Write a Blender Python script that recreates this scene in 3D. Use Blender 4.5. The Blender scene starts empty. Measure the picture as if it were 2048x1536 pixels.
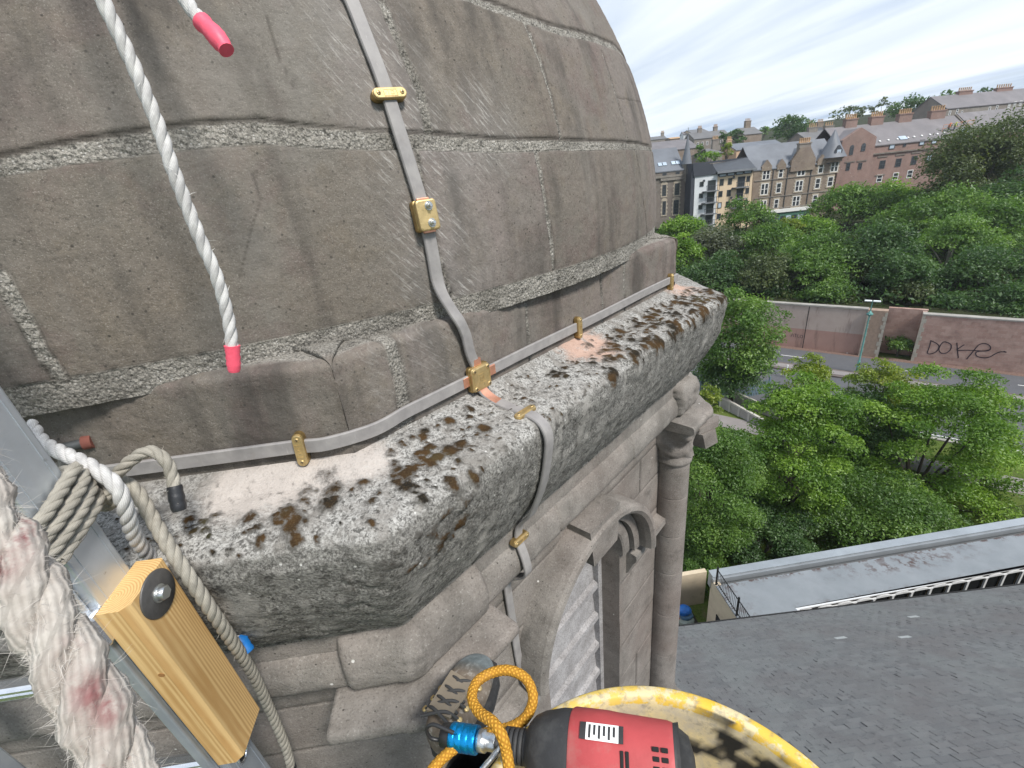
import bpy, bmesh, math, random
import numpy as np
from mathutils import Vector, Matrix

random.seed(7)
rng = np.random.default_rng(11)
SC = bpy.context.scene
COL = SC.collection

# ------------------------------------------------------------------ camera
CXP, CYP, FPX = 1024.0, 768.0, 915.0           # photo centre and focal length in photo pixels (2048 wide)
_d = np.array([1240.0 - CXP, 2850.0 - CYP, FPX]); _d /= np.linalg.norm(_d)      # where straight down lies in the photo
_fw = np.array([0, 0, 1.0]); _Y = _fw - _d * (_fw @ _d); _Y /= np.linalg.norm(_Y)
CR = np.array([np.cross(_Y, -_d), _Y, -_d])    # camera (right, down, forward) -> world
cam_d = bpy.data.cameras.new("camera")
cam = bpy.data.objects.new("camera", cam_d); COL.objects.link(cam)
cam_d.sensor_width = 36.0; cam_d.lens = 36.0 * FPX / 2048.0
cam_d.clip_start = 0.02; cam_d.clip_end = 6000
M3 = Matrix(((CR[0, 0], -CR[0, 1], -CR[0, 2]), (CR[1, 0], -CR[1, 1], -CR[1, 2]), (CR[2, 0], -CR[2, 1], -CR[2, 2])))
cam.matrix_world = M3.to_4x4()
SC.camera = cam

# ------------------------------------------------------------------ sky, sun, exposure
SUN_AZ, SUN_EL = math.radians(140), math.radians(52)      # azimuth measured from +Y towards +X
world = bpy.data.worlds.new("World"); SC.world = world; world.use_nodes = True
nt = world.node_tree; nt.nodes.clear()
def _n(t, **k):
    n = nt.nodes.new(t)
    for a, b in k.items(): setattr(n, a, b)
    return n
wo = _n('ShaderNodeOutputWorld'); bg = _n('ShaderNodeBackground')
sky = _n('ShaderNodeTexSky', sky_type='NISHITA', sun_disc=False, sun_elevation=SUN_EL, sun_rotation=SUN_AZ,
         air_density=1.0, dust_density=1.6, ozone_density=1.2, altitude=50)
tc = _n('ShaderNodeTexCoord'); sep = _n('ShaderNodeSeparateXYZ')
nt.links.new(tc.outputs['Generated'], sep.inputs[0])
# project the view direction on a cloud layer: xy / (z + 0.12)
ad = _n('ShaderNodeMath', operation='MAXIMUM'); ad.inputs[1].default_value = 0.0
nt.links.new(sep.outputs['Z'], ad.inputs[0])
ad2 = _n('ShaderNodeMath', operation='ADD'); ad2.inputs[1].default_value = 0.07; nt.links.new(ad.outputs[0], ad2.inputs[0])
dv = _n('ShaderNodeVectorMath', operation='DIVIDE'); cb = _n('ShaderNodeCombineXYZ')
for i in range(3): nt.links.new(ad2.outputs[0], cb.inputs[i])
nt.links.new(tc.outputs['Generated'], dv.inputs[0]); nt.links.new(cb.outputs[0], dv.inputs[1])
mp = _n('ShaderNodeMapping', vector_type='TEXTURE'); mp.inputs['Rotation'].default_value = (0, 0, math.radians(104)); mp.inputs['Scale'].default_value = (5.5, 1.25, 1.0)
nt.links.new(dv.outputs[0], mp.inputs['Vector'])
n1 = _n('ShaderNodeTexNoise'); n1.inputs['Scale'].default_value = 1.5; n1.inputs['Detail'].default_value = 7; n1.inputs['Roughness'].default_value = 0.56; n1.inputs['Distortion'].default_value = 0.7
nt.links.new(mp.outputs[0], n1.inputs['Vector'])
cr1 = _n('ShaderNodeValToRGB'); cr1.color_ramp.elements[0].position = 0.30; cr1.color_ramp.elements[1].position = 0.60
nt.links.new(n1.outputs['Fac'], cr1.inputs[0])
n2 = _n('ShaderNodeTexNoise'); n2.inputs['Scale'].default_value = 0.9; n2.inputs['Detail'].default_value = 5; n2.inputs['Roughness'].default_value = 0.5
nt.links.new(mp.outputs[0], n2.inputs['Vector'])
cr2 = _n('ShaderNodeValToRGB')
cr2.color_ramp.elements[0].position = 0.40; cr2.color_ramp.elements[0].color = (3.5, 4.6, 6.3, 1)
cr2.color_ramp.elements[1].position = 0.60; cr2.color_ramp.elements[1].color = (8.2, 8.8, 9.4, 1)
nt.links.new(n2.outputs['Fac'], cr2.inputs[0])
mxs = _n('ShaderNodeMix', data_type='RGBA')
cm = _n('ShaderNodeMapRange'); cm.inputs['To Min'].default_value = 0.72; cm.inputs['To Max'].default_value = 1.0
nt.links.new(cr1.outputs['Color'], cm.inputs['Value']); nt.links.new(cm.outputs['Result'], mxs.inputs['Factor'])
nt.links.new(sky.outputs[0], mxs.inputs['A']); nt.links.new(cr2.outputs['Color'], mxs.inputs['B'])
nt.links.new(mxs.outputs['Result'], bg.inputs['Color']); bg.inputs['Strength'].default_value = 0.082
nt.links.new(bg.outputs[0], wo.inputs['Surface'])
sun_d = bpy.data.lights.new("sun", 'SUN'); sun = bpy.data.objects.new("sun", sun_d); COL.objects.link(sun)
sun_d.energy = 3.0; sun_d.angle = math.radians(12); sun_d.color = (1.0, 0.96, 0.9)
_sv = Vector((math.sin(SUN_AZ) * math.cos(SUN_EL), math.cos(SUN_AZ) * math.cos(SUN_EL), math.sin(SUN_EL)))
sun.rotation_euler = _sv.to_track_quat('Z', 'Y').to_euler()
SC.view_settings.view_transform = 'Standard'; SC.view_settings.look = 'None'
SC.view_settings.gamma = 1.0; SC.view_settings.exposure = 0.66

# ------------------------------------------------------------------ helpers
def V(*a): return np.array(a, float)
def ray(p): return CR @ np.array([p[0] - CXP, p[1] - CYP, FPX]) / FPX      # depth-1 view ray of a photo pixel
def proj(P):
    c = CR.T @ np.asarray(P, float); return CXP + FPX * c[0] / c[2], CYP + FPX * c[1] / c[2]
def on_z(p, z): r = ray(p); return r * (z / r[2])
def on_plane(p, P0, n): r = ray(p); return r * ((n @ P0) / (n @ r))
def on_y(p, y): r = ray(p); return r * (y / r[1])
def on_d(p, d): r = ray(p); return r * d
def nrm(v): v = np.asarray(v, float); return v / max(1e-12, np.linalg.norm(v))
def smooth(a, b, x): t = np.clip((x - a) / (b - a + 1e-12), 0, 1); return t * t * (3 - 2 * t)

def _hash(ix, iy, iz, seed):
    with np.errstate(over='ignore'):
        h = (ix.astype(np.uint32) * np.uint32(374761393) + iy.astype(np.uint32) * np.uint32(668265263) +
             iz.astype(np.uint32) * np.uint32(2147483647 % 4294967295) + np.uint32(seed) * np.uint32(144665))
        h = (h ^ (h >> np.uint32(13))) * np.uint32(1274126177)
        h = h ^ (h >> np.uint32(16))
    return (h & np.uint32(0xffffff)).astype(np.float64) / 0xffffff
def vnoise(P, scale=1.0, seed=0):
    P = np.asarray(P, float) * scale + 1000.0
    i = np.floor(P).astype(np.int64); f = P - i; f = f * f * (3 - 2 * f)
    r = 0
    for dx in (0, 1):
        for dy in (0, 1):
            for dz in (0, 1):
                w = (f[:, 0] if dx else 1 - f[:, 0]) * (f[:, 1] if dy else 1 - f[:, 1]) * (f[:, 2] if dz else 1 - f[:, 2])
                r = r + w * _hash(i[:, 0] + dx, i[:, 1] + dy, i[:, 2] + dz, seed)
    return r
def fbm(P, scale=1.0, octv=4, seed=0, rough=0.5):
    a, s, t, r = 1.0, scale, 0.0, 0
    for o in range(octv):
        r = r + a * vnoise(P, s, seed + o * 17); t += a; a *= rough; s *= 2.03
    return r / t

def obj(name, verts, faces, mats=None, parent=None, smooth_sh=False, attrs=None, fmat=None, label=None):
    me = bpy.data.meshes.new(name)
    me.from_pydata([tuple(v) for v in verts] if not isinstance(verts, np.ndarray) else verts.tolist(), [], faces if not isinstance(faces, np.ndarray) else faces.tolist())
    if mats is not None:
        for m in (mats if isinstance(mats, (list, tuple)) else [mats]): me.materials.append(m)
    if fmat is not None: me.polygons.foreach_set('material_index', np.asarray(fmat, np.int32))
    if smooth_sh: me.polygons.foreach_set('use_smooth', np.ones(len(me.polygons), bool))
    if attrs:
        for k, a in attrs.items():
            dom = 'POINT' if len(a) == len(me.vertices) else 'FACE'
            at = me.attributes.new(k, 'FLOAT', dom); at.data.foreach_set('value', np.asarray(a, np.float32))
    me.update()
    o = bpy.data.objects.new(name, me); COL.objects.link(o)
    if parent is not None:
        o.parent = parent
        o.matrix_parent_inverse = parent.matrix_world.inverted() if parent.type != 'MESH' else Matrix()
        if parent.type == 'MESH': o.matrix_parent_inverse = Matrix()
    if label: o['label'] = label
    return o
def thing(name, label, cat, loc=(0, 0, 0), group=None):
    o = bpy.data.objects.new(name, None); COL.objects.link(o); o.location = tuple(loc); o.empty_display_size = 0.2
    o.matrix_world = Matrix.Translation(Vector(tuple(loc)))
    return tag(o, label, cat, group)
def tag(o, label, cat, group=None, kind=None):
    if label: o['label'] = label
    if cat: o['category'] = cat
    if group: o['group'] = group
    if kind: o['kind'] = kind
    return o
def copy_tree(o, parent=None):
    c = o.copy(); COL.objects.link(c)
    if parent is not None: c.parent = parent
    for ch in o.children: copy_tree(ch, c)
    return c

class MB:
    """collects shapes in world coordinates and links them as ONE mesh object"""
    def __init__(s): s.v = []; s.f = []; s.fm = []; s.sm = []
    def add(s, verts, faces, m=0, sm=False):
        b = len(s.v); s.v.extend([tuple(map(float, v)) for v in verts])
        for f in faces: s.f.append(tuple(i + b for i in f)); s.fm.append(m); s.sm.append(sm)
    def box(s, o, x, y, z, m=0):           # corner o and three edge vectors
        o, x, y, z = map(np.asarray, (o, x, y, z))
        P = [o, o + x, o + x + y, o + y, o + z, o + x + z, o + x + y + z, o + y + z]
        F = [(0, 3, 2, 1), (4, 5, 6, 7), (0, 1, 5, 4), (1, 2, 6, 5), (2, 3, 7, 6), (3, 0, 4, 7)]
        if np.dot(np.cross(x, y), z) < 0: F = [f[::-1] for f in F]
        s.add(P, F, m)
    def bbox(s, o, x, y, z, b=0.004, m=0):   # box with chamfered edges
        o, x, y, z = [np.asarray(q, float) for q in (o, x, y, z)]
        if np.dot(np.cross(x, y), z) < 0: o = o + x; x = -x
        L = [np.linalg.norm(q) for q in (x, y, z)]; u = [q / l for q, l in zip((x, y, z), L)]
        bb = [min(b, l * .45) for l in L]
        bm = bmesh.new(); bmesh.ops.create_cube(bm, size=1)
        bmesh.ops.bevel(bm, geom=bm.edges[:], offset=0.01, segments=2, profile=0.5, affect='EDGES')
        vs = []
        for v in bm.verts:
            c = v.co; p = o.copy()
            for k in range(3):
                t = c[k]; # -.5...5 ; remap the .01 bevel to bb
                e = 0.5 - abs(t)
                e2 = bb[k] * (e / 0.01) if e < 0.01 else bb[k] + (e - .01) * (L[k] / 2 - bb[k]) / (0.49)
                q = (L[k] / 2 - e2) * (1 if t > 0 else -1)
                p = p + u[k] * (L[k] / 2 + q)
            vs.append(p)
        bm.verts.index_update(); s.add(vs, [tuple(v.index for v in f.verts) for f in bm.faces], m); bm.free()
    def prism(s, pts, ext, m=0):           # planar polygon extruded
        pts = [np.asarray(p, float) for p in pts]; ext = np.asarray(ext, float); n = len(pts)
        nn = sum(np.cross(pts[i] - pts[0], pts[(i + 1) % n] - pts[0]) for i in range(n))
        if np.dot(nn, ext) > 0: pts = pts[::-1]
        s.add(pts + [p + ext for p in pts], [tuple(range(n)), tuple(range(2 * n - 1, n - 1, -1))] + [((i + 1) % n, i, n + i, n + (i + 1) % n) for i in range(n)], m)
    def tube(s, pts, r, n=10, m=0, cap=True):
        pts = [np.asarray(p, float) for p in pts]; rs = r if hasattr(r, '__len__') else [r] * len(pts)
        T = [nrm(pts[min(i + 1, len(pts) - 1)] - pts[max(i - 1, 0)]) for i in range(len(pts))]
        a = nrm(np.cross(T[0], V(0.3, 0.2, 1) if abs(T[0][2]) < .9 else V(1, 0, 0))); vs = []
        for p, t, q in zip(pts, T, rs):
            a = nrm(a - t * (a @ t)); b = np.cross(t, a)
            for k in range(n):
                an = 2 * math.pi * k / n; vs.append(p + q * (math.cos(an) * a + math.sin(an) * b))
        F = []
        for i in range(len(pts) - 1):
            for k in range(n):
                k2 = (k + 1) % n; F.append((i * n + k, i * n + k2, (i + 1) * n + k2, (i + 1) * n + k))
        s.add(vs, F, m, True)
        if cap: s.add([vs[k] for k in range(n)], [tuple(range(n - 1, -1, -1))], m); s.add(vs[-n:], [tuple(range(n))], m)
    def lathe(s, base, axis, prof, n=24, m=0, xdir=None, cap=True):   # prof: (r, h) along axis
        ax = nrm(axis); a = nrm(np.cross(ax, V(0, 1, 0.1) if abs(ax[1]) < .9 else V(1, 0, 0))); b = np.cross(ax, a); base = np.asarray(base, float)
        vs = []
        for r, h in prof:
            for k in range(n):
                an = 2 * math.pi * k / n; vs.append(base + ax * h + r * (math.cos(an) * a + math.sin(an) * b))
        F = [(i * n + k, i * n + (k + 1) % n, (i + 1) * n + (k + 1) % n, (i + 1) * n + k) for i in range(len(prof) - 1) for k in range(n)]
        s.add(vs, F, m, True)
        if cap: s.add(vs[:n], [tuple(range(n - 1, -1, -1))], m); s.add(vs[-n:], [tuple(range(n))], m)
    def build(s, name, mats, parent=None, label=None):
        o = obj(name, s.v, s.f, mats, parent, fmat=s.fm, label=label)
        o.data.polygons.foreach_set('use_smooth', np.array(s.sm, bool)); return o

# ------------------------------------------------------------------ materials
class NT:
    def __init__(s, name):
        s.m = bpy.data.materials.new(name); s.m.use_nodes = True; s.t = s.m.node_tree
        s.b = s.t.nodes['Principled BSDF']; s.tc = None
    def n(s, t, **k):
        x = s.t.nodes.new(t)
        for a, b in k.items(): setattr(x, a, b)
        return x
    def l(s, a, b): s.t.links.new(a, b)
    def coord(s, kind='Object', scale=None, rot=None):
        if s.tc is None: s.tc = s.n('ShaderNodeTexCoord')
        o = s.tc.outputs[kind]
        if scale is not None or rot is not None:
            mp = s.n('ShaderNodeMapping')
            if scale is not None: mp.inputs['Scale'].default_value = scale
            if rot is not None: mp.inputs['Rotation'].default_value = rot
            s.l(o, mp.inputs['Vector']); o = mp.outputs[0]
        return o
    def noise(s, scale, detail=3, rough=.55, vec=None, dist=0.0):
        x = s.n('ShaderNodeTexNoise'); x.inputs['Scale'].default_value = scale; x.inputs['Detail'].default_value = detail
        x.inputs['Roughness'].default_value = rough; x.inputs['Distortion'].default_value = dist
        s.l(vec if vec is not None else s.coord(), x.inputs['Vector']); return x.outputs['Fac']
    def voro(s, scale, vec=None, out='Distance', feature='F1'):
        x = s.n('ShaderNodeTexVoronoi', feature=feature); x.inputs['Scale'].default_value = scale
        s.l(vec if vec is not None else s.coord(), x.inputs['Vector']); return x.outputs[out]
    def ramp(s, fac, *stops):       # (pos, value or colour)
        x = s.n('ShaderNodeValToRGB'); e = x.color_ramp.elements
        while len(e) < len(stops): e.new(0.5)
        for i, (p, c) in enumerate(stops):
            e[i].position = p; e[i].color = (c, c, c, 1) if not hasattr(c, '__len__') else tuple(c) + (1,)
        s.l(fac, x.inputs[0]); return x.outputs['Color']
    def mix(s, fac, a, b, mode='MIX'):
        x = s.n('ShaderNodeMix', data_type='RGBA', blend_type=mode)
        for sock, v in (('Factor', fac), ('A', a), ('B', b)):
            if hasattr(v, 'is_output'): s.l(v, x.inputs[sock])
            elif hasattr(v, '__len__'): x.inputs[sock].default_value = tuple(v) + (1,)
            elif sock == 'Factor': x.inputs[0].default_value = v
            else: x.inputs[sock].default_value = (v, v, v, 1)
        return x.outputs['Result']
    def math(s, op, a, b=None, clamp=False):
        x = s.n('ShaderNodeMath', operation=op, use_clamp=clamp)
        for i, v in enumerate((a, b)):
            if v is None: continue
            if hasattr(v, 'is_output'): s.l(v, x.inputs[i])
            else: x.inputs[i].default_value = v
        return x.outputs[0]
    def attr(s, name):
        x = s.n('ShaderNodeAttribute', attribute_name=name); return x.outputs['Fac']
    def rnd(s):
        x = s.n('ShaderNodeObjectInfo'); return x.outputs['Random']
    def bump(s, h, strength=.3, dist=.01, prev=None):
        x = s.n('ShaderNodeBump'); x.inputs['Strength'].default_value = strength; x.inputs['Distance'].default_value = dist
        s.l(h, x.inputs['Height'])
        if prev is not None: s.l(prev, x.inputs['Normal'])
        return x.outputs['Normal']
    def done(s, col=None, rough=.8, metal=0., normal=None, spec=None, **k):
        for key, v in (('Base Color', col), ('Roughness', rough), ('Metallic', metal), ('Normal', normal), ('Specular IOR Level', spec)):
            if v is None: continue
            if hasattr(v, 'is_output'): s.l(v, s.b.inputs[key])
            elif hasattr(v, '__len__'): s.b.inputs[key].default_value = tuple(v) + (1,)
            else: s.b.inputs[key].default_value = v
        for key, v in k.items(): s.b.inputs[key.replace('_', ' ')].default_value = v
        return s.m
def sm_mat(name, c, rough=.6, metal=0., var=.18, sc=8, bsc=None, bst=.2, bd=.003, spec=None, dirt=None):
    t = NT(name); f = t.noise(sc, 5, .6)
    col = t.mix(t.ramp(f, (.3, 0.), (.7, 1.)), tuple(np.array(c) * (1 - var)), tuple(np.minimum(1, np.array(c) * (1 + var))))
    if dirt: col = t.mix(t.ramp(t.noise(dirt[1], 6, .65), (.55, 0.), (.72, dirt[2])), col, dirt[0])
    nr = t.bump(t.noise(bsc or sc * 6, 4, .6), bst, bd)
    return t.done(col, rough, metal, nr, spec)
# ================================================================== church turret
HT = 0.425
C0 = on_z((705, 887), -HT); C1 = on_z((1355, 560), -HT)
_A, _B, _C, _D = on_z((800, 842), -HT), on_z((1345, 564), -HT), on_z((600, 886), -HT), on_z((150, 946), -HT)
uR = nrm(_B - _A); nR = V(uR[1], -uR[0], 0); uL = nrm(_C - _D); nL = V(uL[1], -uL[0], 0)
LR = float((C1 - C0) @ uR); UP = V(0, 0, 1)
C0 = V(C0[0], C0[1], 0); C1 = C0 + uR * LR
def PR(t, d, z): return C0 + uR * t + nR * d + UP * z
def PL(t, d, z): return C0 + uL * t + nL * d + UP * z          # t runs negative away from the near corner
CT = V(-1.33, 2.76, 0)                                          # turret axis
def hvec(deg): a = math.radians(deg); return V(math.sin(a), math.cos(a), 0)
hR = math.degrees(math.atan2(nR[0], nR[1])); hL = math.degrees(math.atan2(nL[0], nL[1]))
LINES = [(nR, (C0 - CT) @ nR), (nL, (C0 - CT) @ nL), (hvec(221), 2.1), (hvec(266), 2.1), (hvec(311), 2.1), (hvec(356), 2.1), (hvec(43), 2.1), (hvec(hR - 44), None)]
LINES[7] = (LINES[7][0], (C1 - CT) @ LINES[7][0])
def ring(d):
    """octagon corners offset outwards by d: index i = corner between side i-1 and side i"""
    out = []
    for i in range(8):
        (n0, d0), (n1, d1) = LINES[i - 1], LINES[i]
        M = np.array([n0[:2], n1[:2]]); s = np.linalg.solve(M, [d0 + d + CT[:2] @ n0[:2], d1 + d + CT[:2] @ n1[:2]])
        out.append(V(s[0], s[1], 0))
    return out
turret = thing('church_turret', 'domed octagonal sandstone church turret with a mossy cornice, arched louvre and corner column', 'turret', (CT[0], CT[1], -3))

# ---- dome: one carved surface, mortar joints cut in
_base = [(100, 748), (300, 728), (520, 690), (660, 655), (860, 600), (1000, 565), (1150, 530), (1320, 480)]
_sil = [(1175, 0), (1232, 100), (1282, 205), (1309, 290), (1320, 400), (1326, 475)]
_r, _z = [], []
for p in _base: P = on_z(p, -.222); _r.append(np.linalg.norm((P - CT)[:2])); _z.append(-.222)
for p in _sil:
    r_ = ray(p); s_ = (r_[:2] @ CT[:2]) / (r_[:2] @ r_[:2]); _r.append(np.linalg.norm(s_ * r_[:2] - CT[:2])); _z.append(s_ * r_[2])
_z = np.array(_z); _cf = np.linalg.lstsq(np.c_[np.ones_like(_z), _z, _z ** 2], np.array(_r) ** 2, rcond=None)[0]
def domr(z): return np.sqrt(np.maximum(1e-4, _cf[0] + _cf[1] * z + _cf[2] * z * z))
def hit_dome(p, off=0.0):
    r_ = ray(p); tt = np.linspace(.3, 4, 3000); X = tt[:, None] * r_
    f = np.hypot(X[:, 0] - CT[0], X[:, 1] - CT[1]) - domr(X[:, 2]) - off
    i = int(np.argmax(f < 0)) if (f < 0).any() else int(np.argmin(f)); return X[i]
def thz(P): return math.atan2(P[0] - CT[0], -(P[1] - CT[1])), P[2]
def dome_pt(th, z, off=0.0):
    r_ = domr(np.asarray(z)) ; e = 1e-3; dr = (domr(np.asarray(z) + e) - r_) / e
    ln = np.sqrt(1 + dr * dr); rr = r_ + off / ln
    return np.stack([CT[0] + rr * np.sin(th), CT[1] - rr * np.cos(th), z - off * dr / ln], -1)
ZTOP = (-_cf[1] - math.sqrt(_cf[1] ** 2 - 4 * _cf[2] * _cf[0])) / (2 * _cf[2]) - 0.01
tf = np.concatenate([np.linspace(-.12, 1.42, 700), np.linspace(1.45, 2 * math.pi - .14, 60)])
zf = np.concatenate([np.linspace(-.275, .66, 250), np.linspace(.69, ZTOP, 18)])
TH, ZZ = np.meshgrid(tf, zf); th = TH.ravel(); zz = ZZ.ravel(); R0 = domr(zz)
Pm = dome_pt(th, zz)
wob = (fbm(Pm, 7, 3, 5) - .5)
def bed(pts):      # a bed joint as z(theta) from photo points
    Q = sorted([thz(hit_dome(p)) for p in pts]); return np.array([q[0] for q in Q]), np.array([q[1] for q in Q])
def seg_d(th, zz, poly):           # metric distance to a polyline given in (theta, z)
    a = np.full(th.shape, 9.0); sl = np.sqrt(1 + ((domr(zz + 1e-3) - domr(zz)) / 1e-3) ** 2)
    for (t0, z0), (t1, z1) in zip(poly[:-1], poly[1:]):
        ax, az = (t1 - t0) * R0, (z1 - z0) * sl; bx, bz = (th - t0) * R0, (zz - z0) * sl
        k = np.clip((bx * ax + bz * az) / (ax * ax + az * az + 1e-9), 0, 1); a = np.minimum(a, np.hypot(bx - k * ax, bz - k * az))
    return a
mort = np.zeros_like(th); crack = np.zeros_like(th)
bU_t, bU_z = bed([(0, 330), (150, 304), (300, 283), (420, 270), (520, 264), (620, 272), (740, 281), (860, 284), (1000, 291), (1150, 291), (1300, 297)])
zU = np.interp(th, bU_t, bU_z); wU = np.interp(th, [bU_t[0], bU_t[2], bU_t[4], bU_t[6], bU_t[8], bU_t[10]], [.013, .0165, .018, .016, .014, .008])
dU = zz - zU + wob * .006
mort = np.maximum(mort, 1 - smooth(wU * .85, wU * 1.15, np.abs(dU)))
crack = np.maximum(crack, (1 - smooth(.0012, .0058, np.abs(dU - wU - .0015))) * smooth(.3, .45, fbm(Pm, 3, 2, 31)))
b3_t, b3_z = bed([(930, -12), (970, 5), (1053, 38), (1120, 62), (1231, 94)])
z3 = np.interp(th, b3_t, b3_z) ; d3 = zz - z3 + wob * .006
mort = np.maximum(mort, (1 - smooth(.008, .012, np.abs(d3))))
crack = np.maximum(crack, 1 - smooth(.001, .005, np.abs(d3 - .012)))
zB = -.243 + .012 * wob
mort = np.maximum(mort, 1 - smooth(.020, .026, zz - zB + wob * .012))
VJ = [([(0, 555), (50, 640), (85, 710), (120, 755)], .011), ([(832, 285), (850, 395), (880, 520), (905, 600)], .003), ([(1072, 300), (1090, 400), (1108, 535)], .0055),
      ([(765, 5), (800, 90), (840, 180), (860, 275)], .0085), ([(1045, 35), (1085, 130), (1110, 220), (1125, 290)], .006), ([(1205, 105), (1235, 200), (1257, 290)], .006),
      ([(1270, 300), (1285, 400), (1296, 490)], .002)]
for pl, w in VJ:
    poly = [thz(hit_dome(p)) for p in pl]; dj = seg_d(th, zz, poly) + wob * .007
    mort = np.maximum(mort, 1 - smooth(w * .7, w * 1.2, dj)); crack = np.maximum(crack, .8 * (1 - smooth(.0008, .0025, np.abs(dj - w))) * smooth(.42, .52, fbm(Pm, 5, 2, 77)))
for zc in (.72, .98, 1.2):
    mort = np.maximum(mort, 1 - smooth(.006, .01, np.abs(zz - zc)))
# scratches and hairline cracks in the stone
for pl in ([(505, 345), (520, 400), (500, 470), (478, 560)], [(1231, 195), (1260, 200), (1284, 206)], [(530, 30), (560, 120), (600, 200)]):
    crack = np.maximum(crack, .7 * (1 - smooth(.0004, .002, seg_d(th, zz, [thz(hit_dome(p)) for p in pl]) + wob * .004)))
stone_id = np.floor((th + .3) * 3.3) * 7 + np.where(zz > z3, 3, np.where(zz > zU, 2, 1))
tint = np.zeros_like(th)
def near_theta(px): return thz(hit_dome(px))[0]
j1 = [near_theta((70, 680)), near_theta((868, 460)), near_theta((1092, 410)), near_theta((1287, 400))]
j2 = [near_theta((815, 130)), near_theta((1090, 160)), near_theta((1232, 200))]
c1 = np.digitize(th, j1); c2 = np.digitize(th, j2)
tint = np.where(zz < zU, np.array([.45, .12, .95, .30, .62])[c1], np.where(zz < z3, np.array([.55, .15, .50, .8])[c2], .45 + .1 * np.sin(th * 9)))
Pb = fbm(Pm, 4, 4, 3) - .5; Pf = fbm(Pm, 42, 2, 9) - .5
off = .007 * Pb + .003 * Pf - .004 * mort * (1 - .0 * mort) - .0028 * crack + mort * .006 * (fbm(Pm, 90, 2, 21) - .5)
edge = smooth(0, .5, mort) * (1 - smooth(.5, 1, mort)); off -= .002 * edge
off = np.where(zz > .67, .006 * Pb, off)
brush = np.exp(-(seg_d(th, zz, [thz(hit_dome(p)) for p in ((690, 0), (775, 190), (830, 300), (850, 420), (880, 560), (905, 610))]) / .085) ** 2)
brush = np.maximum(brush, .75 * np.exp(-(seg_d(th, zz, [thz(hit_dome(p)) for p in ((960, 230), (1000, 270), (900, 320))]) / .07) ** 2))
NT_, NZ_ = len(tf), len(zf); idx = np.arange(NT_ * NZ_).reshape(NZ_, NT_)
F = np.stack([idx[:-1, :-1], idx[:-1, 1:], idx[1:, 1:], idx[1:, :-1]], -1).reshape(-1, 4)
wrapF = np.stack([idx[:-1, -1], idx[:-1, 0], idx[1:, 0], idx[1:, -1]], -1)

t = NT('dome_sandstone')
a_m, a_c, a_t, a_b = t.attr('mortar'), t.attr('crack'), t.attr('tint'), t.attr('brush')
big = t.noise(2.6, 6, .6); med = t.noise(13, 5, .6); fine = t.noise(160, 3, .7); gr = t.noise(420, 2, .8)
stone = t.mix(a_t, (.150, .128, .104), (.200, .168, .154))
stone = t.mix(t.ramp(big, (.38, 0.), (.62, .9)), stone, (.140, .128, .110))
stone = t.mix(t.ramp(med, (.52, 0.), (.70, .55)), stone, (.165, .138, .105))
stone = t.mix(t.ramp(t.noise(5, 4, .7, dist=.6), (.50, 0.), (.70, .55)), stone, (.130, .086, .080))
stone = t.mix(t.ramp(fine, (.30, .55), (.46, 0.)), stone, (.045, .040, .035))
stone = t.mix(t.ramp(gr, (.56, 0.), (.70, .75)), stone, (.30, .275, .24))
stone = t.mix(t.ramp(t.noise(75, 4, .7), (.52, 0.), (.68, .4)), stone, (.095, .083, .070))
stone = t.mix(t.ramp(t.voro(46), (.06, .8), (.13, 0.)), stone, (.035, .032, .028))
dn = t.noise(9, 5, .6, t.coord('Object', (1, 1, .18)))
stone = t.mix(t.ramp(t.noise(3.2, 5, .7, t.coord('Object', (1, 1, .3))), (.50, 0.), (.64, .45)), stone, (.21, .195, .175))
stone = t.mix(t.ramp(dn, (.50, 0.), (.66, .68)), stone, (.062, .056, .050))
_mp = t.n('ShaderNodeMapping', vector_type='TEXTURE'); _mp.inputs['Rotation'].default_value = (0, math.radians(52), 0); _mp.inputs['Scale'].default_value = (1 / 24, 1 / 24, 1 / 210); t.l(t.coord('Object'), _mp.inputs['Vector']); sc_v = _mp.outputs[0]
scr = t.noise(1.0, 3, .75, sc_v)
stone = t.mix(t.math('MULTIPLY', t.ramp(scr, (.53, 0.), (.70, 1.)), a_b), stone, (.46, .44, .41))
stone = t.mix(t.math('MULTIPLY', a_b, .35), stone, (.24, .225, .215))
mg = t.noise(260, 3, .8); mv = t.voro(150)
mo = t.mix(t.ramp(mg, (.36, 0.), (.60, 1.)), (.13, .122, .11), (.42, .395, .35))
mo = t.mix(t.ramp(mv, (.10, .8), (.26, 0.)), mo, (.66, .64, .60))
mo = t.mix(t.ramp(t.noise(48, 3, .7), (.58, 0.), (.68, .85)), mo, (.05, .048, .043))
mo = t.mix(t.ramp(t.noise(8, 5, .7), (.42, 0.), (.64, .75)), mo, t.mix(t.ramp(mg, (.4, 0.), (.6, 1.)), (.075, .07, .06), (.20, .185, .16)))
col = t.mix(a_m, stone, mo); col = t.mix(t.math('MULTIPLY', a_c, .62), col, (.03, .027, .024))
bh = t.math('ADD', t.math('MULTIPLY', fine, .5), t.math('MULTIPLY', t.math('MULTIPLY', scr, a_b), .5))
b1 = t.bump(t.math('ADD', bh, t.math('MULTIPLY', t.noise(70, 5, .7), 1.1)), .5, .005); b2 = t.bump(t.math('MULTIPLY', t.math('ADD', mg, mv), a_m), .8, .006, b1)
M_dome = t.done(col, .9, normal=b2, spec=.25)
obj('dome', dome_pt(th, zz, off), np.concatenate([F, wrapF]).tolist(), M_dome, turret, True, {'mortar': mort, 'crack': crack, 'tint': tint, 'brush': brush})

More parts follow.
